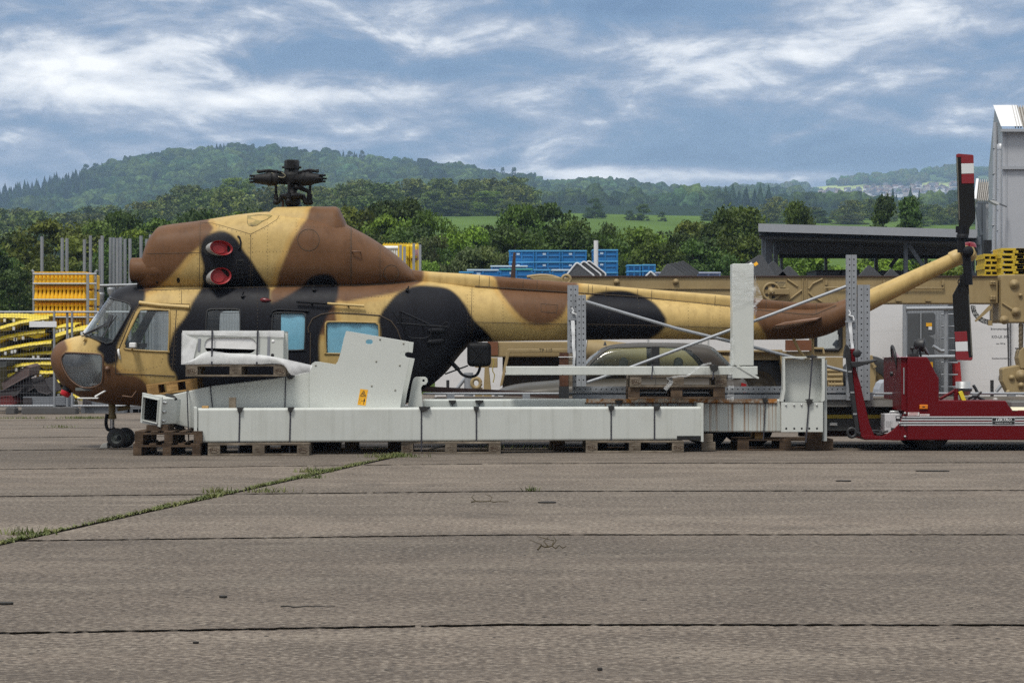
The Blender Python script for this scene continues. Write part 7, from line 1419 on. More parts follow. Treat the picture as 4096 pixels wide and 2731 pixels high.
# ---------------------------------------------------------------- white trailers, cage, buildings
wt = pm('white_tarpaulin', (.66, .65, .645), .6, var=.03, streak=.10, dirt=.08, dirt_col=(.45, .44, .42), sz=(.6, .6, 9)); fnt = pm('print_dark', (.10, .10, .11), .6)
wl = thing('white_container', 'long plain white container wall behind the crane and car', 'container', (X(2700, 47), 48, 0)); MB().pbox(1740, 1190, 3612, 1655, 47, 2.4).build('wall', wt, wl, bevel=.02)
for px in (2590, 2800, 2830): MB().pbox(px, 1200, px+5, 1640, 46.98, .018).build('seam_post', pm('seam_grey', (.42, .43, .43), .6), wl)
wr = thing('white_trailer', 'white panel trailer with small black lettering behind the lower tail rotor blade', 'trailer', (X(3950, 46), 47, 0)); MB().pbox(3806, 1185, 4040, 1655, 46, 2.4).build('wall', wt, wr, bevel=.02); MB().pbox(3806, 1185, 3832, 1655, 45.985, .014).build('corner_post', pm('post_beige', (.50, .48, .45), .6), wr)
F_ = lambda x, y: (2900+x*.5085, 850+y*.5085)
for s_, x, y, sz in (('Bremsenanlage 02', 2168, 915, .055), ('KO-LK 305', 2166, 977, .075), ('max. 750 kg', 2168, 1030, .038), ('Rueckwandverkleidung', 2172, 1146, .04)): text(s_, sz, P(*F_(x, y), 45.996), fnt, wr, bold=.0005)
o = MB().tube([P(*F_(2170+14*math.cos(a), 1300+14*math.sin(a)), 45.99) for a in np.linspace(0, 6.2832, 21)], .012, 6, cap=False).build('round_emblem', fnt, wr); text('ZF', .10, P(*F_(2170, 1300), 45.99), fnt, o)
MB().pbox(*F_(2231, 870), *F_(2236, 1215), 45.99, .008).build('edge_gap', fnt, wr)
wr2 = thing('white_trailer', 'white panel trailer cut by the right edge behind the hook block', 'trailer', (X(4200, 46.4), 47, 0)); MB().pbox(4044, 1190, 4500, 1655, 46.2, 2.4).build('wall', wt, wr2, bevel=.02)
for px in (1905, 3990): o = thing('support_leg', ('grey jack leg with brace under the white container left of the crane outrigger' if px < 2000 else 'grey jack leg with brace in front of the white trailer by the hook block'), 'jack leg', (X(px, 45), 45, 0), 'jack legs'); MB().tube([P(px-30 if px < 2000 else px+55, 1490, 45), P(px-30 if px < 2000 else px+55, 1650, 45)], .09, 12).build('leg', galv, o); MB().tube([P(px-85 if px < 2000 else px-5, 1565, 45), P(px-35 if px < 2000 else px+50, 1500, 45)], .035, 8).build('leg_brace', galv, o); MB().pbox(px-120 if px < 2000 else px-25, 1520, px-108 if px < 2000 else px-15, 1590, 45, .1).build('jack_handle', blk2, o)
cg = thing('steel_cage', 'galvanised cage trolley of upright pipes and grey boards between the white walls', 'cage trolley', (X(3700, 45.5), 46, 0)); gbm = pm('board_anthracite', (.075, .08, .085), .55, var=.1)
for x in (1418, 1738): MB().tube([P(*F_(x, 715), 45), P(*F_(x, 1570), 45)], .045, 8).build('cage_post', galv, cg)
for y in (757, 1137): MB().tube([P(*F_(1425, y), 44.95), P(*F_(1820, y-4), 44.95)], .04, 8).build('cage_rail', galv, cg)
for k in range(14): x = 1432+k*22; MB().tube([P(*F_(x, 715), 46.3), P(*F_(x, 1560), 46.3)], .055, 8).build('stored_pipe', galv, cg)
for k in range(5): x = 1745+k*16; MB().tube([P(*F_(x, 720), 45.6), P(*F_(x+4, 1560), 45.6)], .04, 8).build('stored_pipe', pm('pipe_dark', (.10, .11, .12), .5, .4), cg)
for k in range(7): y = 800+k*95; MB().tube([P(*F_(1700, y), 45.2), P(*F_(1830, y), 45.2)], .018, 6).build('cage_wire', galv, cg)
bo = localthing('shutter_board', 'stack of anthracite boards with yellow and white stickers leaning in the cage', 'board', (0, 0, 0)); MB().pprism([F_(1425, 790), F_(1640, 784), F_(1656, 800), F_(1656, 950), F_(1640, 962), F_(1600, 960), F_(1648, 990), F_(1648, 1560), F_(1425, 1560)], 45.5, .3).build('board', gbm, bo, bevel=.01); MB().pbox(*F_(1582, 868), *F_(1628, 895), 45.49, .009).build('sticker_label', sy, bo); MB().pbox(*F_(1601, 897), *F_(1628, 922), 45.49, .009).build('sticker_label', whi, bo); MB().pbox(*F_(1536, 786), *F_(1546, 1120), 45.47, .02).build('lock_bar', galv, bo); MB().pbox(*F_(1615, 1175), *F_(1635, 1230), 45.49, .009).build('sticker_label', sy, bo)
tag(MB().tube([P(*F_(1635, 1050), 44.5), P(*F_(1700, 1090), 44.5), P(*F_(1725, 1088), 44.5)], .035, 8).build('curved_handle', galv), 'bright bent tube handle sticking out of the cage', 'handle')
tag(MB().pprism([F_(1810, 1180), F_(1850, 1175), F_(1865, 1380), F_(1812, 1380)], 45.3, .3).build('red_hose', pm('hose_red', (.35, .02, .02), .5)), 'bundle of red hose hanging beside the cage', 'hose')
# open shed
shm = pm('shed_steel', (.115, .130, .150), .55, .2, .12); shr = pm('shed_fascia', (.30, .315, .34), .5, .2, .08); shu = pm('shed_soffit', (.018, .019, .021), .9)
sd = thing('open_shed', 'open steel shed with flat grey roof and slim posts behind the tail', 'shed', (X(3450, 62), 66, 0))
def shed():
    a, b = P(*F_(262, 87), 62), P(*F_(1978, 135), 60); c, d = P(3905, 985, 72), P(3095, 978, 72)
    for (p, q_, nm, m_) in ((0, -.22, 'roof', shr),):
        vs = [v+Vector((0, 0, k)) for k in (0, q_) for v in (a, b, c, d)]; MB().add(vs, [(0, 1, 2, 3), (7, 6, 5, 4), (0, 4, 5, 1), (1, 5, 6, 2), (2, 6, 7, 3), (3, 7, 4, 0)]).build(nm, m_, sd)
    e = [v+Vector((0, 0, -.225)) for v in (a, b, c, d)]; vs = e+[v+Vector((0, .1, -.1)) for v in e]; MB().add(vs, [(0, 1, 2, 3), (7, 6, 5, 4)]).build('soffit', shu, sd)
    MB().obox(P(3040, 938, 62.6), P(3922, 964, 60.6), .15, .22).build('front_beam', shm, sd)
    for k, (x0, y0, x1, Y) in enumerate(((3049, 945, 3060, 62.5), (3062, 945, 3090, 63.2), (3096, 950, 3112, 64.6), (3618, 957, 3632, 61.2), (3909, 963, 3922, 60.6), (3122, 990, 3132, 71.5), (3300, 990, 3310, 71.8), (3500, 990, 3512, 71.8), (3700, 990, 3711, 71.8), (3888, 985, 3899, 71.8))): MB().box(P(x0, y0, Y), Vector((X(x1, Y), Y+.2, 0))).build('post', shm, sd)
    for (x0, y0), (x1, y1), Y in (((3635, 980), (3693, 1066), 61.2), ((3618, 990), (3560, 1068), 66), ((3908, 975), (3885, 1010), 60.8), ((3905, 1105), (3800, 1010), 66)): MB().obox(P(x0, y0, Y), P(x1, y1, Y), .1, .1).build('knee_brace', shm, sd)
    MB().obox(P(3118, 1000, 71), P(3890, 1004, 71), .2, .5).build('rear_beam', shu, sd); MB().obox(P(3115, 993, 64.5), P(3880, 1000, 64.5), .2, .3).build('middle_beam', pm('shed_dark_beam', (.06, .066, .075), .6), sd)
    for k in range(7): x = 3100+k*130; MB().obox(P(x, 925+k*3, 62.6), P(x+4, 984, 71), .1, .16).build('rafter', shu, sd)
shed()
bx_ = pm('skip_dark', (.04, .045, .055), .6)
for i, (x0, y0, x1, l) in enumerate(((3264, 1080, 3360, 'left dark container under the shed roof'), (3368, 1078, 3440, 'middle dark container under the shed roof'), (3530, 1082, 3700, 'right dark container under the shed roof'))): o = thing('storage_box', l, 'storage box', (X((x0+x1)/2, 64), 64, 0), 'dark boxes under the shed'); MB().pbox(x0, y0+4, x1, 1530, 64, 2).build('box_body', bx_, o, bevel=.02); MB().pbox(x0-3, y0, x1+3, y0+3.5, 63.96, 2.1).build('box_lid', pm('lid_dark', (.025, .028, .034), .6), o)
# big hall at right
hw = pm('hall_sheet_grey', (.42, .43, .455), .5, .1, .03, 1); hg = pm('hall_gable_grey', (.36, .375, .40), .5, .1, .05, 1)
hl = thing('hall', 'tall light grey sheet metal hall with corrugated roof at the right edge', 'hall', (X(4100, 70), 74, 0))
def wave(nm, a, b, c, d, n, amp, m, parent):
    """corrugated sheet a-b along the corrugation count, c-d opposite edge"""
    nrm = (b-a).cross(d-a).normalized(); V = []
    for i in range(n*4+1):
        u = i/(n*4); o = nrm*(amp if (i//2) % 2 else -amp); V += [a.lerp(b, u)+o, d.lerp(c, u)+o]
    return MB().add(V, [(2*i, 2*i+2, 2*i+3, 2*i+1) for i in range(n*4)]).build(nm, m, parent)
HA, HB = P(4010, 518, 70), P(4700, 518, 70); HR, HR2 = P(3979, 432, 73.5), P(4700, 428, 73.5); HK = P(3954, 676, 79)
MB().add([Vector((HA.x, 70, 0)), Vector((HB.x, 70, 0)), HB, HA], [(0, 1, 2, 3)]).build('front_wall', hw, hl)
MB().add([Vector((HA.x, 70, 0)), HA, HR, HK, Vector((HK.x, 79, 0))], [(0, 1, 2, 3, 4)]).build('gable_wall', hg, hl)
for px in (4026, ): MB().box(Vector((X(px, 70)-.02, 69.98, 0)), Vector((X(px, 70)+.02, 70, Z(530, 70)))).build('wall_joint', hg, hl)
MB().box(P(4008, 665, 69.9), P(4700, 678, 69.98)).build('wall_band', hg, hl)
roofm = pm('hall_roof', (.36, .335, .30), .6, .1, .15, 2, streak=.3); wave('roof', HA+Vector((.35, -.2, .05)), HB, HR2, HR+Vector((.5, 0, .05)), 60, .04, roofm, hl)
MB().add([HA+Vector((-.1, -.25, .07)), HA+Vector((.55, -.25, .07)), HR+Vector((.7, 0, .09)), HR+Vector((-.05, 0, .09))], [(0, 1, 2, 3)]).build('verge_flashing', pm('flashing_white', (.66, .66, .66), .5), hl); MB().box(P(4005, 516, 69.75), P(4700, 530, 69.98)).build('gutter', hg, hl)
pipe_m = pm('downpipe_grey', (.45, .46, .48), .4, .3)
for x0, y0, x1, y1, Y in ((3983, 490, 3974, 1005, 73), (4003, 592, 3996, 1005, 71)): o = MB().tube([P(x0, y0, Y-.3), P(x1, y1+300, Y-.3)], .08 if Y == 73 else .11, 10).build('downpipe', pipe_m, hl); [MB().tube([P(x0-6+(x1-x0)*k/5-4, y0+(y1-y0)*k/5, Y-.35), P(x0+10+(x1-x0)*k/5, y0+(y1-y0)*k/5, Y-.35)], .03, 6).build('pipe_clamp', galv, o) for k in range(1, 6)]
MB().lathe(P(4003, 592, 70.7), (0, 0, 1), [(-.05, .12), (.1, .12), (.14, .06), (.15, 0)], 12).build('vent_cap', pipe_m, hl)
o = MB().tube([P(4025, 826, 69.8), P(4005, 818, 69.4), P(3985, 808, 69.2)], .03, 6).build('lamp_arm', galv, hl); MB().pprism([(3958, 802), (3972, 801), (4000, 812), (3994, 820), (3975, 812)], 69.0, .4).build('flood_lamp', pm('lamp_housing', (.5, .51, .5), .4), o)
h2 = thing('rear_hall', 'farther hall with pale corrugated roof and steel posts beside the tall hall', 'hall', (X(3930, 84), 88, 0))
wave('roof', P(3900, 806, 84), P(3960, 808, 84), P(3975, 722, 92), P(3908, 724, 92), 8, .06, roofm, h2); MB().add([P(3900, 806, 83.9)+Vector((-.05, 0, .1)), P(3906, 806, 83.9)+Vector((0, 0, .1)), P(3915, 724, 92)+Vector((0, 0, .1)), P(3905, 724, 92)+Vector((0, 0, .1))], [(0, 1, 2, 3)]).build('verge_flashing', pm('flashing_white', (.66, .66, .66), .5), h2)
MB().box(P(3906, 812, 84), Vector((X(3975, 84), 84.2, 0))).build('wall', hw, h2); MB().box(P(3910, 806, 83.7), P(3958, 816, 83.9)).build('gutter', shm, h2)
for x in (3914, 3930): MB().box(P(x, 816, 83.5), Vector((X(x+13, 83.5), 83.7, 0))).build('post', shm, h2)
MB().obox(P(3906, 828, 83.3), P(3924, 940, 83.3), .1, .1).build('knee_brace', shm, h2); MB().box(P(3936, 960, 75), Vector((X(3968, 75), 75.3, 0))).build('door_opening', shu, h2)
# ---------------------------------------------------------------- stacked yellow formwork panels at right
ylw = pm('formwork_yellow', (.52, .36, .015), .55, var=.15, dirt=.35, dirt_col=(.18, .12, .02)); yld = pm('formwork_gap', (.03, .025, .01), .9)
def yellow_panel():
    o = localthing('formwork_panel', 'x', 'formwork panel', (0, 0, 0), group='yellow formwork panels stacked at right'); MB().box((0, 0, .06), (.62, .9, .115)).box((0, 0, 0), (.06, .9, .0595)).box((.56, 0, 0), (.62, .9, .0595)).box((.28, 0, 0), (.34, .9, .0595)).build('panel', ylw, o, bevel=.006); MB().box((.061, .05, 0), (.279, .85, .058)).box((.341, .05, 0), (.559, .85, .058)).build('recess', yld, o) if False else None
    return o
yp = yellow_panel(); YS = 52.0; first = True
for s_ in range(3):
    for k in range(6):
        xx = X(3947+s_*(52 if s_ == 1 else 54)+(30 if s_ == 2 else 0), YS) if s_ < 2 else X(4058, YS); lab_k = ['sixth from the top', 'fifth from the top', 'fourth from the top', 'third from the top', 'second from the top', 'topmost'][k]
        loc = Vector((xx+(.03 if k % 2 else 0), YS+.35*(s_ == 0), Z(1116, YS)+k*.118)); nm = f'yellow formwork panel, {lab_k} of the {["left", "middle", "right"][s_]} stack by the hall'
        if s_ == 0 and k == 5: continue
        if first: yp.location = loc; yp['label'] = nm; first = False; yp.scale = (.5, 1, 1)
        else: copy_thing(yp, loc, 0, nm, scale=(.5 if s_ == 0 else .98, 1, 1))
o = thing('stacking_frame', 'grey steel stacking frame under the yellow formwork panels', 'stacking frame', (X(4020, YS), YS+.5, 0)); MB().box((X(3940, YS), YS, 0), (X(4210, YS), YS+1.2, Z(1118, YS))).build('frame', galv, o, bevel=.01)
# ---------------------------------------------------------------- blue crates
blu = pm('crate_blue', (.008, .14, .38), .45, var=.12, dirt=.25, dirt_col=(.10, .28, .42), dscale=4); blul = pm('crate_lid_blue', (.05, .26, .50), .5, var=.15); teal = pm('crate_lid_teal', (.05, .30, .30), .5); wlid = pm('crate_wrap_white', (.42, .55, .66), .5, var=.15); gbl = pm('crate_faded_blue', (.10, .15, .28), .55)
def make_crate(name, label, w, d, h, m, lidm, group):
    o = localthing(name, label, 'crate', (0, 0, 0), group=group); b = MB(); b.box((.01, .01, 0), (w-.01, d-.01, h-.05))
    for x in (0.01, w*.5-.025, w-.06): b.box((x, -.012, .0), (x+.05, .0095, h-.055))
    b.box((.0, -.014, h*.44), (w, .0095, h*.50)); b.build('crate_body', m, o, bevel=.008)
    l = MB().box((-.004, -.02, h-.049), (w-.004, d, h)); l.build('lid', lidm, o, bevel=.012); MB().box((w*.30, -.0135, h*.58), (w*.42, -.0125, h*.74)).build('label_sticker', pm('sticker_pale', (.42, .55, .68), .6), o) if w > .7 else None
    return o
BYY = 64.0; c0 = None; rows = ['top', 'second', 'third']; cols_ = ['first', 'second', 'third', 'fourth']
for i in range(4):
    for k in range(3):
        x = 2035+i*(104.5 if i < 3 else 108)+(10 if i == 3 else 0); loc = Vector((X(x, BYY), BYY, Z(1001+(k+1)*45-(3 if i == 3 else 0), BYY)))
        lb = f'blue crate in the {rows[k]} row, {cols_[i]} column from the left of the tall crate wall'
        if c0 is None: c0 = make_crate('blue_crate', lb, .80 if False else .735, .9, .316, blu, blul, 'blue crates in the tall wall'); c0.location = loc
        else: c = copy_thing(c0, loc, 0, lb)
        if i == 2 and k == 0:
            pass
o = thing('crate_rack', 'grey rack that carries the tall wall of blue crates', 'rack', (X(2270, BYY), BYY, 0)); MB().box((X(2036, BYY), BYY, 0), (X(2500, BYY), BYY+.9, Z(1137, BYY))).build('rack_frame', galv, o)
low = [(1836, 1086, 60, 62, blu, blul, 'plain low blue crate at the left end behind the boom strip'), (1868, 1077, 128, 62, blu, wlid, 'wide low blue crate with pale lid left of the bladed aerial'), (1962, 1062, 150, 63.5, blu, wlid, 'blue crate with white wrapped top at the foot of the crate wall'), (1998, 1074, 134, 61, blu, teal, 'blue crate with teal lid right behind the bladed aerial'), (2134, 1077, 70, 61, blu, blul, 'low blue crate right of the teal lidded one'), (2206, 1077, 100, 61, blu, wlid, 'low pale lidded crate left of the grey rounded plates'), (2390, 1084, 20, 61, blu, blul, 'small blue crate right of the white pole')]
for x, y, w, Y, bm_, lm_, lb in low: ww = w*Y/F; o = make_crate('blue_crate', lb, ww, .8, .36, bm_, lm_, 'low blue crates'); o.location = (X(x, Y), Y, Z(y, Y)-.36)
for j, (x, y, w, l) in enumerate(((2507, 1059, 58, 'left upper crate of the small blue block right of the crate wall'), (2566, 1058, 58, 'right upper crate of the small blue block right of the crate wall'), (2507, 1084, 58, 'left lower crate of the small blue block right of the crate wall'), (2566, 1083, 58, 'right lower crate of the small blue block right of the crate wall'))): o = make_crate('blue_crate', l, w*62/F, .6, .17, blu, blul, 'small blue crate block'); o.location = (X(x, 62), 62, Z(y+24.5, 62))
for x, w, l in ((2622, 100, 'left faded grey blue crate along the boom right of the small block'), (2735, 46, 'middle faded grey blue crate along the boom'), (2784, 100, 'right faded grey blue crate with pale lid along the boom')): o = make_crate('faded_crate', l, w*60/F, .8, .3, gbl, pm('lid_pale_grey', (.30, .34, .45), .6), 'faded crates'); o.location = (X(x, 60), 60, Z(1088, 60)-.3)
tag(MB().tube([Vector((X(2384, 58), 58, 0)), P(2384, 962, 58)], .058, 14).build('white_pole', pm('pole_white', (.66, .66, .66), .5)), 'plain white upright pole in front of the blue crate wall', 'pole')
# grey rounded shutter plates standing on edge
def plate(cx, cy, half, ang, Y, m, label, rimm=None, tagm=False):
    o = thing('shutter_plate', label, 'plate', (X(cx, Y), Y, 0), 'grey rounded plates peeking over the boom'); pts = []
    for k in range(4):
        for t in range(6): a = R(k*90+t*18); pts.append(((1 if k in (0, 3) else -1)*.78+.22*math.cos(a), (1 if k in (0, 1) else -1)*.78+.22*math.sin(a)))
    ca, sa = math.cos(R(ang)), math.sin(R(ang)); h = half*Y/F; c = Vector((X(cx, Y), Y, Z(cy, Y))); pl = [(c.x+(u*ca-v*sa)*h, c.z+(u*sa+v*ca)*h) for u, v in pts]
    MB().prism(pl, Y, Y+.05).build('plate', m, o, bevel=.006)
    if rimm: MB().tube([(a, Y-.005, b) for a, b in pl+[pl[0]]], .022, 6, cap=False).build('rim', rimm, o)
    if tagm: [MB().add([(c.x+((u+du)*ca-(v+dv)*sa)*h, Y-.004, c.z+((u+du)*sa+(v+dv)*ca)*h) for du, dv in ((-.13, -.1), (.13, -.1), (.13, .1), (-.13, .1))], [(0, 1, 2, 3)]).build('sticker_label', mm, o) for u, v, mm in ((.35, .62, sy), (.05, .78, whi))]
anth = pm('plate_anthracite', (.05, .052, .056), .5, var=.1); prim = pm('plate_rim_pale', (.50, .51, .52), .5)
for i, (cx, cy) in enumerate(((2325, 1113), (2352, 1108), (2372, 1106))): plate(cx-10, cy, 46, 52, 50.0+i*.25, anth, f'{["front left", "middle", "rear"][i]} pale rimmed rounded plate left of the white pole', prim)
plate(2603, 1122, 26, 45, 50, anth, 'single low pale rimmed plate under the small blue block', prim)
for i in range(5): plate(2680+i*15, 1110-i*3, 42, 55, 49.5+i*.2, anth, f'{["front", "second", "third", "fourth", "rearmost"][i]} dark plate in the row left of the wrapped column', None, i == 1)
for cx, cy, hf, a, tg, lb in ((3026, 1100, 62, 33, True, 'big dark rounded plate with yellow and white stickers right of the wrapped column'), (3090, 1112, 50, 42, False, 'dark rounded plate right behind the stickered one'), (3155, 1130, 50, 45, False, 'low dark rounded plate third right of the wrapped column'), (3480, 1136, 56, 48, False, 'dark plate peeking over the boom right of the tall upright'), (3568, 1142, 50, 48, False, 'low dark plate farther right of the tall upright')): plate(cx, cy, hf, a, 49.5 if tg else 50.2, anth, lb, None, tg)
# ---------------------------------------------------------------- yellow and white barrier rack behind the cowling
br_ = thing('barrier_rack', 'steel post rack holding upright yellow and white plastic barriers behind the cowling', 'barrier rack', (X(1600, 55), 55.5, 0))
for x, y, Y in ((1602, 980, 54.8), (1618, 986, 54.8), (1655, 973, 54.8), (1680, 978, 54.8)): MB().box(P(x-5, y, Y), Vector((X(x+5, Y), Y+.06, 0))).build('rack_post', galv, br_)
ybr = pm('barrier_yellow', (.75, .50, .01), .45, var=.08); wbr = pm('barrier_white', (.70, .70, .69), .5)
for k in range(3): o = thing('barrier', f'{["left", "middle", "right"][k]} upright yellow plastic barrier in the post rack behind the cowling', 'barrier', (X(1630+k*16, 55), 55, 0), 'yellow barriers in the post rack'); MB().pbox(1624+k*16, 980, 1638+k*16, 1110, 55.0, .5).build('panel', ybr, o, bevel=.03); MB().pbox(1625+k*16, 1022, 1637+k*16, 1034, 54.94, .06).build('rib', ybr, o, bevel=.01)
o = thing('barrier', 'long yellow barrier panel at the back of the post rack', 'barrier', (X(1600, 56), 56, 0), 'yellow barriers in the post rack'); MB().pbox(1530, 976, 1676, 1110, 56.2, .1).build('panel', ybr, o, bevel=.02); [MB().pbox(1534+k*11, 972, 1540+k*11, 976, 56.2, .08).build('peg', ybr, o) for k in range(13)]
MB().pbox(1658, 998, 1674, 1040, 54.98, .02).build('striped_sheet', pm('sheet_striped', (.45, .25, .24), .6), o)
o = thing('barrier', 'white tubular barrier lying in front in the post rack', 'barrier', (X(1570, 55), 54.9, 0), 'white barriers'); MB().tube([P(1520, 992, 55.3), P(1592, 992, 55.3)], .05, 8).build('top_tube', wbr, o); [MB().tube([P(1524+k*9, 994, 55.3), P(1526+k*9, 1105, 55.3)], .026, 8).build('bar', wbr, o) for k in range(8)]
# ---------------------------------------------------------------- left yard: fence, poles, racks, heaps
FY = 46.9
def fence(x0, x1, label, Y=FY, foot=True):
    o = thing('mesh_fence', label, 'fence', (X((x0+x1)/2, Y), Y, 0), 'site fence panels')
    for x in (x0+4, x1-4): MB().tube([P(x, 1243, Y), P(x, 1650, Y)], .024, 8).build('fence_post', galv, o)
    for y in (1248, 1436, 1623): MB().tube([P(x0, y, Y), P(x1, y, Y)], .021, 8).build('fence_rail', galv, o)
    w = MB(); x = x0+12
    while x < x1: w.tube([P(x, 1248, Y-.02), P(x, 1623, Y-.02)], .0019, 4, cap=False); x += 11.5
    for k in range(12): w.tube([P(x0, 1262+k*31, Y-.016), P(x1, 1262+k*31, Y-.016)], .0014, 4, cap=False)
    w.build('wire_mesh', pm('mesh_wire', (.16, .165, .17), .5, .5), o); return o
fence(-470, 221, 'left site fence panel of wire mesh in front of the yellow heap'); fence(284, 975, 'site fence panel running behind the helicopter cockpit'); fence(980, 1670, 'site fence panel hidden behind the helicopter cabin')
o = thing('fence_stay', 'single grey fence post standing in the gap between the two fence panels', 'fence post', (X(269, 47), 47, 0)); MB().tube([P(269, 1243, 47.05), Vector((X(269, 47.05), 47.05, 0))], .026, 8).build('post', galv, o); MB().tube([P(221, 1248, 47), P(290, 1248, 47)], .021, 8).build('tie_rail', galv, o)
conc = pm('rubber_foot_grey', (.085, .082, .08), .85, var=.2, bump=.3)
for x0, x1, l in ((95, 242, 'long dark fence foot block under the left fence panel'), (240, 310, 'short fence foot block with a slot below the panel gap'), (30, 66, 'dark foot block at the far left under the fence')): tag(MB().prism([(X(x0, FY), 0), (X(x1, FY), 0), (X(x1, FY), Z(1632, FY)), (X(x1-8, FY), Z(1627, FY)), (X(x0+8, FY), Z(1627, FY)), (X(x0, FY), Z(1632, FY))], FY-.2, FY+.2).build('ballast_block', conc, bevel=.015), l, 'ballast block')
tag(MB().pbox(117, 1285, 226, 1308, FY-.035, .008).build('blank_sign', pm('sign_white', (.72, .73, .74), .5)), 'blank white strip sign wired to the left fence panel', 'sign')
polem = pm('scaffold_tube', (.27, .285, .30), .5, .35, .18, 4, streak=.3)
px_ = [(168, 946), (249, 952), (268, 953), (338, 957), (362, 943), (401, 958), (409, 943), (442, 950), (456, 951), (470, 952), (483, 949), (500, 956), (520, 955), (564, 943), (587, 956), (602, 938)]
nth = ['first', 'second', 'third', 'fourth', 'fifth', 'sixth', 'seventh', 'eighth', 'ninth', 'tenth', 'eleventh', 'twelfth', 'thirteenth', 'fourteenth', 'fifteenth', 'sixteenth']
for i, (x, y) in enumerate(px_):
    Yp = 52.5+.35*(i % 3); tag(MB().tube([Vector((X(x, Yp), Yp, 0)), P(x, y, Yp)], .037, 10).build('steel_pole', polem), f'{nth[i]} tall steel pole from the left, standing behind the yellow barrier rack', 'pole', 'tall steel poles')
o = thing('scaffold_ledger', 'horizontal scaffold tube with couplers crossing the steel poles', 'scaffold tube', (X(480, 52.3), 52.3, 2.8)); MB().tube([P(383, 1143, 52.4), P(600, 1138, 52.4)], .034, 8).build('tube', polem, o)
for x, y in ((404, 1180), (442, 1160), (562, 1170)): MB().lathe(P(x, y, 52.35), (0, 0, 1), [(-.1, .06), (0, .08), (.05, .08), (.06, .05)], 12).build('coupler', polem, o)
tag(MB().pbox(600, 1010, 1010, 1620, 53.5, .1).build('grey_backdrop', pm('backdrop_grey', (.34, .35, .37), .7, var=.15, streak=.4, streak_col=(.2, .2, .21))), 'added pale grey backdrop sheet seen through the cockpit windows', 'board fence')  # added sheet that gives the view through the windows its grey tone
# yellow rack of nested barriers
RYK = 50.0
yr = thing('barrier_cage', 'galvanised cage holding three tiers of yellow plastic barrier ends', 'cage', (X(255, RYK), RYK, 0))
for x in (135, 382): MB().tube([P(x, 1084, RYK), Vector((X(x, RYK), RYK, 0))], .028, 8).build('cage_post', galv, yr); MB().tube([P(x, 1090, RYK), P(x+(-8 if x < 200 else 8), 1080, RYK)], .03, 6).build('horn', galv, yr)
for x in (349, 353): MB().tube([P(x, 1095, RYK-.12), Vector((X(x, RYK-.12), RYK-.12, 0))], .022, 8).build('cage_post', galv, yr)
for y in (1096, 1135, 1199, 1269): MB().tube([P(131, y, RYK-.1), P(386, y, RYK-.1)], .022, 8).build('cage_rail', galv, yr)
yb = pm('barrier_amber', (.85, .47, .012), .5, var=.1)
def bar_end(loc=None):
    o = localthing('barrier_end', '', 'barrier', (0, 0, 0), group=''); MB().lathe((0, 0, 0), (0, 0, 1), [(-.10, .0), (-.10, .050), (-.07, .060), (-.03, .056), (.08, .036), (.13, .030), (.17, .052), (.18, .052), (.18, 0)], 12).build('upper_end', yb, o); MB().lathe((0, .04, -.13), (0, 0, -1), [(0, .056), (.05, .050), (.14, .026), (.17, .026), (.17, 0)], 12).build('lower_end', pm('barrier_amber_dark', (.62, .30, .008), .5), o); MB().box((-.05, .09, -.32), (.05, .9, .18)).build('barrier_shell', yb, o); return o
b0 = bar_end(); ft = True
for k, y in enumerate((1117, 1183, 1249)):
    lab_ = f'yellow plastic barrier ends in the {["top", "middle", "bottom"][k]} tier of the cage'
    for i in range(13):
        loc = P(146+i*15.9, y+3, RYK)
        if ft: b0.location = loc; b0['label'] = lab_.replace('ends', 'end'); b0['group'] = lab_; ft = False
        else: copy_thing(b0, loc, 0, lab_.replace('ends', 'end'), lab_)
    tag(MB().pbox(353, y-20, 373, y+38, RYK+.02, .8).build('barrier_box', yb, bevel=.02), f'bright yellow square barrier side at the right of the {["top", "middle", "bottom"][k]} tier', 'barrier')
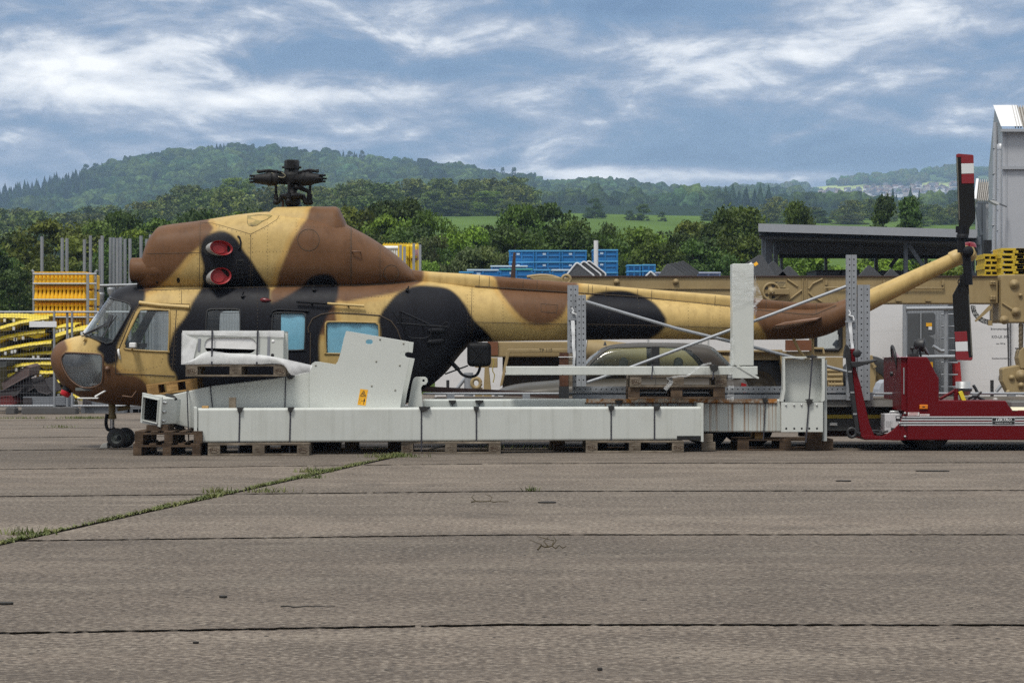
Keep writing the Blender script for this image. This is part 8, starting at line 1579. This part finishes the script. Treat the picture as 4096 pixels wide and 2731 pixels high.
# heap of wavy yellow guard strips
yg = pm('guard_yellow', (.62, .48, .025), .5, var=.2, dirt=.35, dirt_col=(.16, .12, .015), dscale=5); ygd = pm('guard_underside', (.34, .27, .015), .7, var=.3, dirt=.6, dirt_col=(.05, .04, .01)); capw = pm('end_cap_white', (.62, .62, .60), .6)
def strip_(x0, y0, x1, y1, th, Y, seed, label, sag=6, sc=True):
    o = thing('guard_strip', label, 'guard strip', (X((x0+x1)/2, Y), Y, 0), 'heap of yellow guard strips'); rnd = random.Random(seed); n = 40; top = []; bot = []; low_ = []
    for i in range(n+1):
        u = i/n; x = x0+(x1-x0)*u; y = y0+(y1-y0)*u-sag*math.sin(math.pi*u)+rnd.uniform(-1, 1); top.append((x, y)); bot.append((x, y+th)); low_.append((x, y+th+.5+(13+5*math.sin(u*5+seed))*abs(math.sin(u*(x1-x0)/26+seed))))
    V = lambda pts, Yd: [P(a, b, Yd) for a, b in pts]; m = MB(); ft_, fb = V(top, Y), V(bot, Y-.03); bk = [p+Vector((0, .8, .06)) for p in ft_]
    vs = ft_+fb+bk; k = n+1; m.add(vs, [(k+i, k+i+1, i+1, i) for i in range(n)]+[(i, i+1, 2*k+i+1, 2*k+i) for i in range(n)], 0, True); m.build('flange', yg, o)
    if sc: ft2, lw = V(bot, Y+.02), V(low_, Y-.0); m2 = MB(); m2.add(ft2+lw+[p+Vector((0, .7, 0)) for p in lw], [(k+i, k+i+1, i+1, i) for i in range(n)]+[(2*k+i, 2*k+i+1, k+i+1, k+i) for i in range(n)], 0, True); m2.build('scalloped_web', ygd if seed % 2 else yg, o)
    for c in range(3):
        u = rnd.uniform(.1, .9); x = x0+(x1-x0)*u; y = y0+(y1-y0)*u+th+4-sag*math.sin(math.pi*u); MB().pbox(x, y, x+9, y+13, Y-.05, .04).build('end_cap', capw, o)
hs = [(-30, 1262, 190, 1276, 9, 48.6, 'uppermost short yellow strip at the far left of the heap'), (-40, 1318, 195, 1262, 12, 48.3, 'bright yellow strip slanting up to the right on top of the heap'), (90, 1278, 200, 1268, 8, 48.8, 'short yellow strip on the crest of the heap'), (-40, 1358, 180, 1318, 12, 48.4, 'dull yellow strip second below the slanting one'), (-40, 1405, 205, 1362, 11, 48.3, 'yellow strip in the middle of the heap behind the sign'), (60, 1392, 225, 1376, 9, 48.7, 'yellow strip behind the middle of the heap'), (-40, 1432, 215, 1405, 10, 48.4, 'dark yellow strip above the middle fence rail'), (215, 1338, 372, 1302, 14, 48.4, 'yellow strip right of the fence gap reaching towards the windshield'), (230, 1372, 360, 1328, 10, 48.6, 'lower yellow strip right of the fence gap'), (210, 1310, 300, 1300, 9, 48.9, 'small yellow strip under the barrier cage'), (25, 1462, 245, 1448, 11, 48.4, 'yellow strip just under the middle fence rail'), (30, 1496, 250, 1486, 10, 48.3, 'yellow strip above the scrap pieces'), (110, 1534, 260, 1520, 11, 48.3, 'yellow strip right behind the dark scrap pieces'), (130, 1512, 275, 1506, 12, 48.6, 'bright yellow strip behind the helicopter chin'), (120, 1570, 280, 1560, 12, 48.4, 'lowest wide yellow strip above the grey boards'), (230, 1582, 320, 1580, 14, 48.5, 'lowest yellow strip under the helicopter nose')]
for i, (x0, y0, x1, y1, th, Y, lb) in enumerate(hs): strip_(x0, y0, x1, y1, th, Y, i+1, lb)
tag(MB().pprism([(-60, 1290), (130, 1284), (200, 1300), (235, 1400), (262, 1480), (300, 1620), (-60, 1620)], 49.4, .4).build('heap_shade_slab', pm('heap_shadow', (.045, .038, .012), .9, var=.5)), 'dark slab painted as the shade inside the yellow strip heap', 'heap')  # dark slab behind the strips paints the shade of their gaps
scr = pm('scrap_brown', (.11, .075, .070), .75, var=.35, dirt=.4); scd = pm('scrap_dark', (.045, .038, .040), .8, var=.4); scrr = pm('scrap_red', (.14, .022, .022), .7, var=.3)
for pl, Y, m_, l in (([(5, 1530), (105, 1462), (118, 1470), (116, 1502), (12, 1560)], 47.6, scr, 'long brown channel piece slanting up on the scrap pile'), ([(-20, 1566), (90, 1552), (68, 1580), (-20, 1600)], 47.5, scd, 'flat dark scrap piece at the far left'), ([(68, 1540), (130, 1512), (140, 1550), (95, 1575), (60, 1560)], 47.7, scd, 'dark bent channel in the middle of the scrap pile'), ([(128, 1530), (178, 1515), (206, 1568), (190, 1578), (150, 1566)], 47.6, scd, 'dark fan shaped scrap plate at the right of the pile'), ([(28, 1548), (125, 1514), (128, 1532), (70, 1560)], 47.9, scrr, 'dark red scrap strip behind the bent channel'), ([(-30, 1590), (38, 1584), (52, 1618), (-30, 1622)], 47.4, scrr, 'dark red scrap block at the lower left corner of the pile'), ([(60, 1566), (170, 1568), (180, 1592), (50, 1592)], 47.8, scd, 'low dark scrap piece above the grey boards'), ([(-30, 1440), (28, 1440), (24, 1466), (-30, 1470)], 48.0, pm('tarp_dark', (.05, .055, .055), .8), 'dark sheet at the left edge under the middle fence rail')):
    st_ = [P(a, b, Y) for a, b in pl]; n = len(pl); vs = st_+[p+Vector((.12, .5, .05)) for p in st_]+[p.lerp(sum(st_, Vector())/n, .2)+Vector((0, .02, 0)) for p in st_]
    o = MB().add(vs, [(2*n+i, i, (i+1) % n, 2*n+(i+1) % n) for i in range(n)]+[tuple(range(2*n, 3*n))]+[(i, n+i, n+(i+1) % n, (i+1) % n) for i in range(n)]).build('scrap_piece', m_); tag(o, l, 'scrap piece', 'scrap pile by the fence')
gpm = pm('panel_grey', (.22, .235, .26), .6, var=.12)
for x0, x1, y0, y1, l in ((92, 262, 1586, 1621, 'pile of grey boards behind the left fence panel'), (330, 486, 1588, 1624, 'pile of grey boards under the helicopter chin')):
    o = thing('board_pile', l, 'board pile', (X((x0+x1)/2, 47.5), 47.8, 0), 'grey board piles')
    for k in range(5): MB().pbox(x0+(k*7) % 5, y0+k*(y1-y0)/5, x1-(k*5) % 4, y0+(k+1)*(y1-y0)/5-1, 47.5, 1.0).build('board', gpm, o)
    MB().pbox(x0, y0+4, x0+34, y1, 47.46, .03).build('board_ends', scd, o); MB().pbox(x0-6, y1, x1+10, 1660, 47.55, .9).build('plinth', pm('plinth_grey', (.16, .17, .185), .7), o)
for x0, x1, l in ((490, 560, 'dark grey plastic pallet seen left of the nose leg'), (562, 700, 'dark grey plastic pallet seen right of the nose leg')): o = thing('plastic_pallet', l, 'pallet', (X((x0+x1)/2, 48), 48, 0), 'grey plastic pallets'); MB().pbox(x0, 1626, x1, 1636, 48, 1).build('deck', pm('plinth_grey', (.16, .17, .185), .7), o); [MB().pbox(x0+(x1-x0)*k/2-6, 1636.5, x0+(x1-x0)*k/2+6, 1657, 48, 1).build('foot', pm('plinth_grey', (.16, .17, .185), .7), o) for k in range(3)]
# ---------------------------------------------------------------- village on the far slope
rf = [pm('village_roof_grey', (.10, .10, .115), .9), pm('village_roof_brown', (.14, .085, .07), .9)]; wv = [pm('village_wall_white', (.80, .78, .76), .9), pm('village_wall_cream', (.50, .42, .36), .9)]
def house(i):
    o = localthing('village_house', '', 'house', (0, 0, 0), group='houses of the far village'); MB().box((-6, -4.5, -3), (6, 4.5, 5)).build('wall', wv[i % 2], o); MB().prism([(-6.4, 5.01), (6.4, 5.01), (0, 10)] if i < 2 else [(-5, 5.01), (5, 5.01), (0, 9)], -5, 5).build('roof', rf[i//2 % 2], o); return o
HP = [house(i) for i in range(4)]; rnd = random.Random(21); used = [False]*4; zone = [(3262, 3430, 775, 808, 34, 'in the left part of the far village'), (3430, 3600, 756, 806, 60, 'in the middle of the far village'), (3600, 3830, 748, 800, 60, 'in the right part of the far village')]
tone_ = ['white house with grey roof', 'cream house with grey roof', 'white house with brown roof', 'cream house with brown roof']
for x0, x1, y0, y1, n, wh in zone:
    for k in range(n):
        px = rnd.uniform(x0, x1); ty = rnd.uniform(y0, y1); yy_ = np.linspace(2930, 3690, 90); rr_ = HY-(terr_z(np.full(90, px), yy_)-H)*F/yy_; Yd = float(yy_[np.argmin(abs(rr_-ty))]); z = zt(px, Yd); i = rnd.randrange(4); loc = (X(px, Yd), Yd, z+3); rz = rnd.choice((0, R(90)))+rnd.uniform(-.4, .4); lb = f'{tone_[i]} {wh}'; gpn = f'{tone_[i]}s {wh}'
        if not used[i]: HP[i].location = loc; HP[i].rotation_euler.z = rz; HP[i]['label'] = lb; HP[i]['group'] = gpn; used[i] = True
        else: copy_thing(HP[i], loc, rz, lb, gpn, scale=rnd.uniform(.55, .9))
# ---------------------------------------------------------------- haze: one closed box of even, thin air
def haze():
    m = bpy.data.materials.new('thin_air'); m.use_nodes = True; t = NT(m.node_tree); t.n.clear(); out = t.add('ShaderNodeOutputMaterial')
    pv = t.add('ShaderNodeVolumePrincipled'); pv.inputs['Color'].default_value = (.50, .70, 1.0, 1); pv.inputs['Density'].default_value = .00018; pv.inputs['Anisotropy'].default_value = .0
    t.l.new(pv.outputs[0], out.inputs['Volume'])
    o = MB().box((-3400, -60, -1), (3400, 5300, 345)).build('haze', m); tag(o, kind='stuff', label='thin bluish air that fades the far hills'); o.display_type = 'WIRE'
haze()
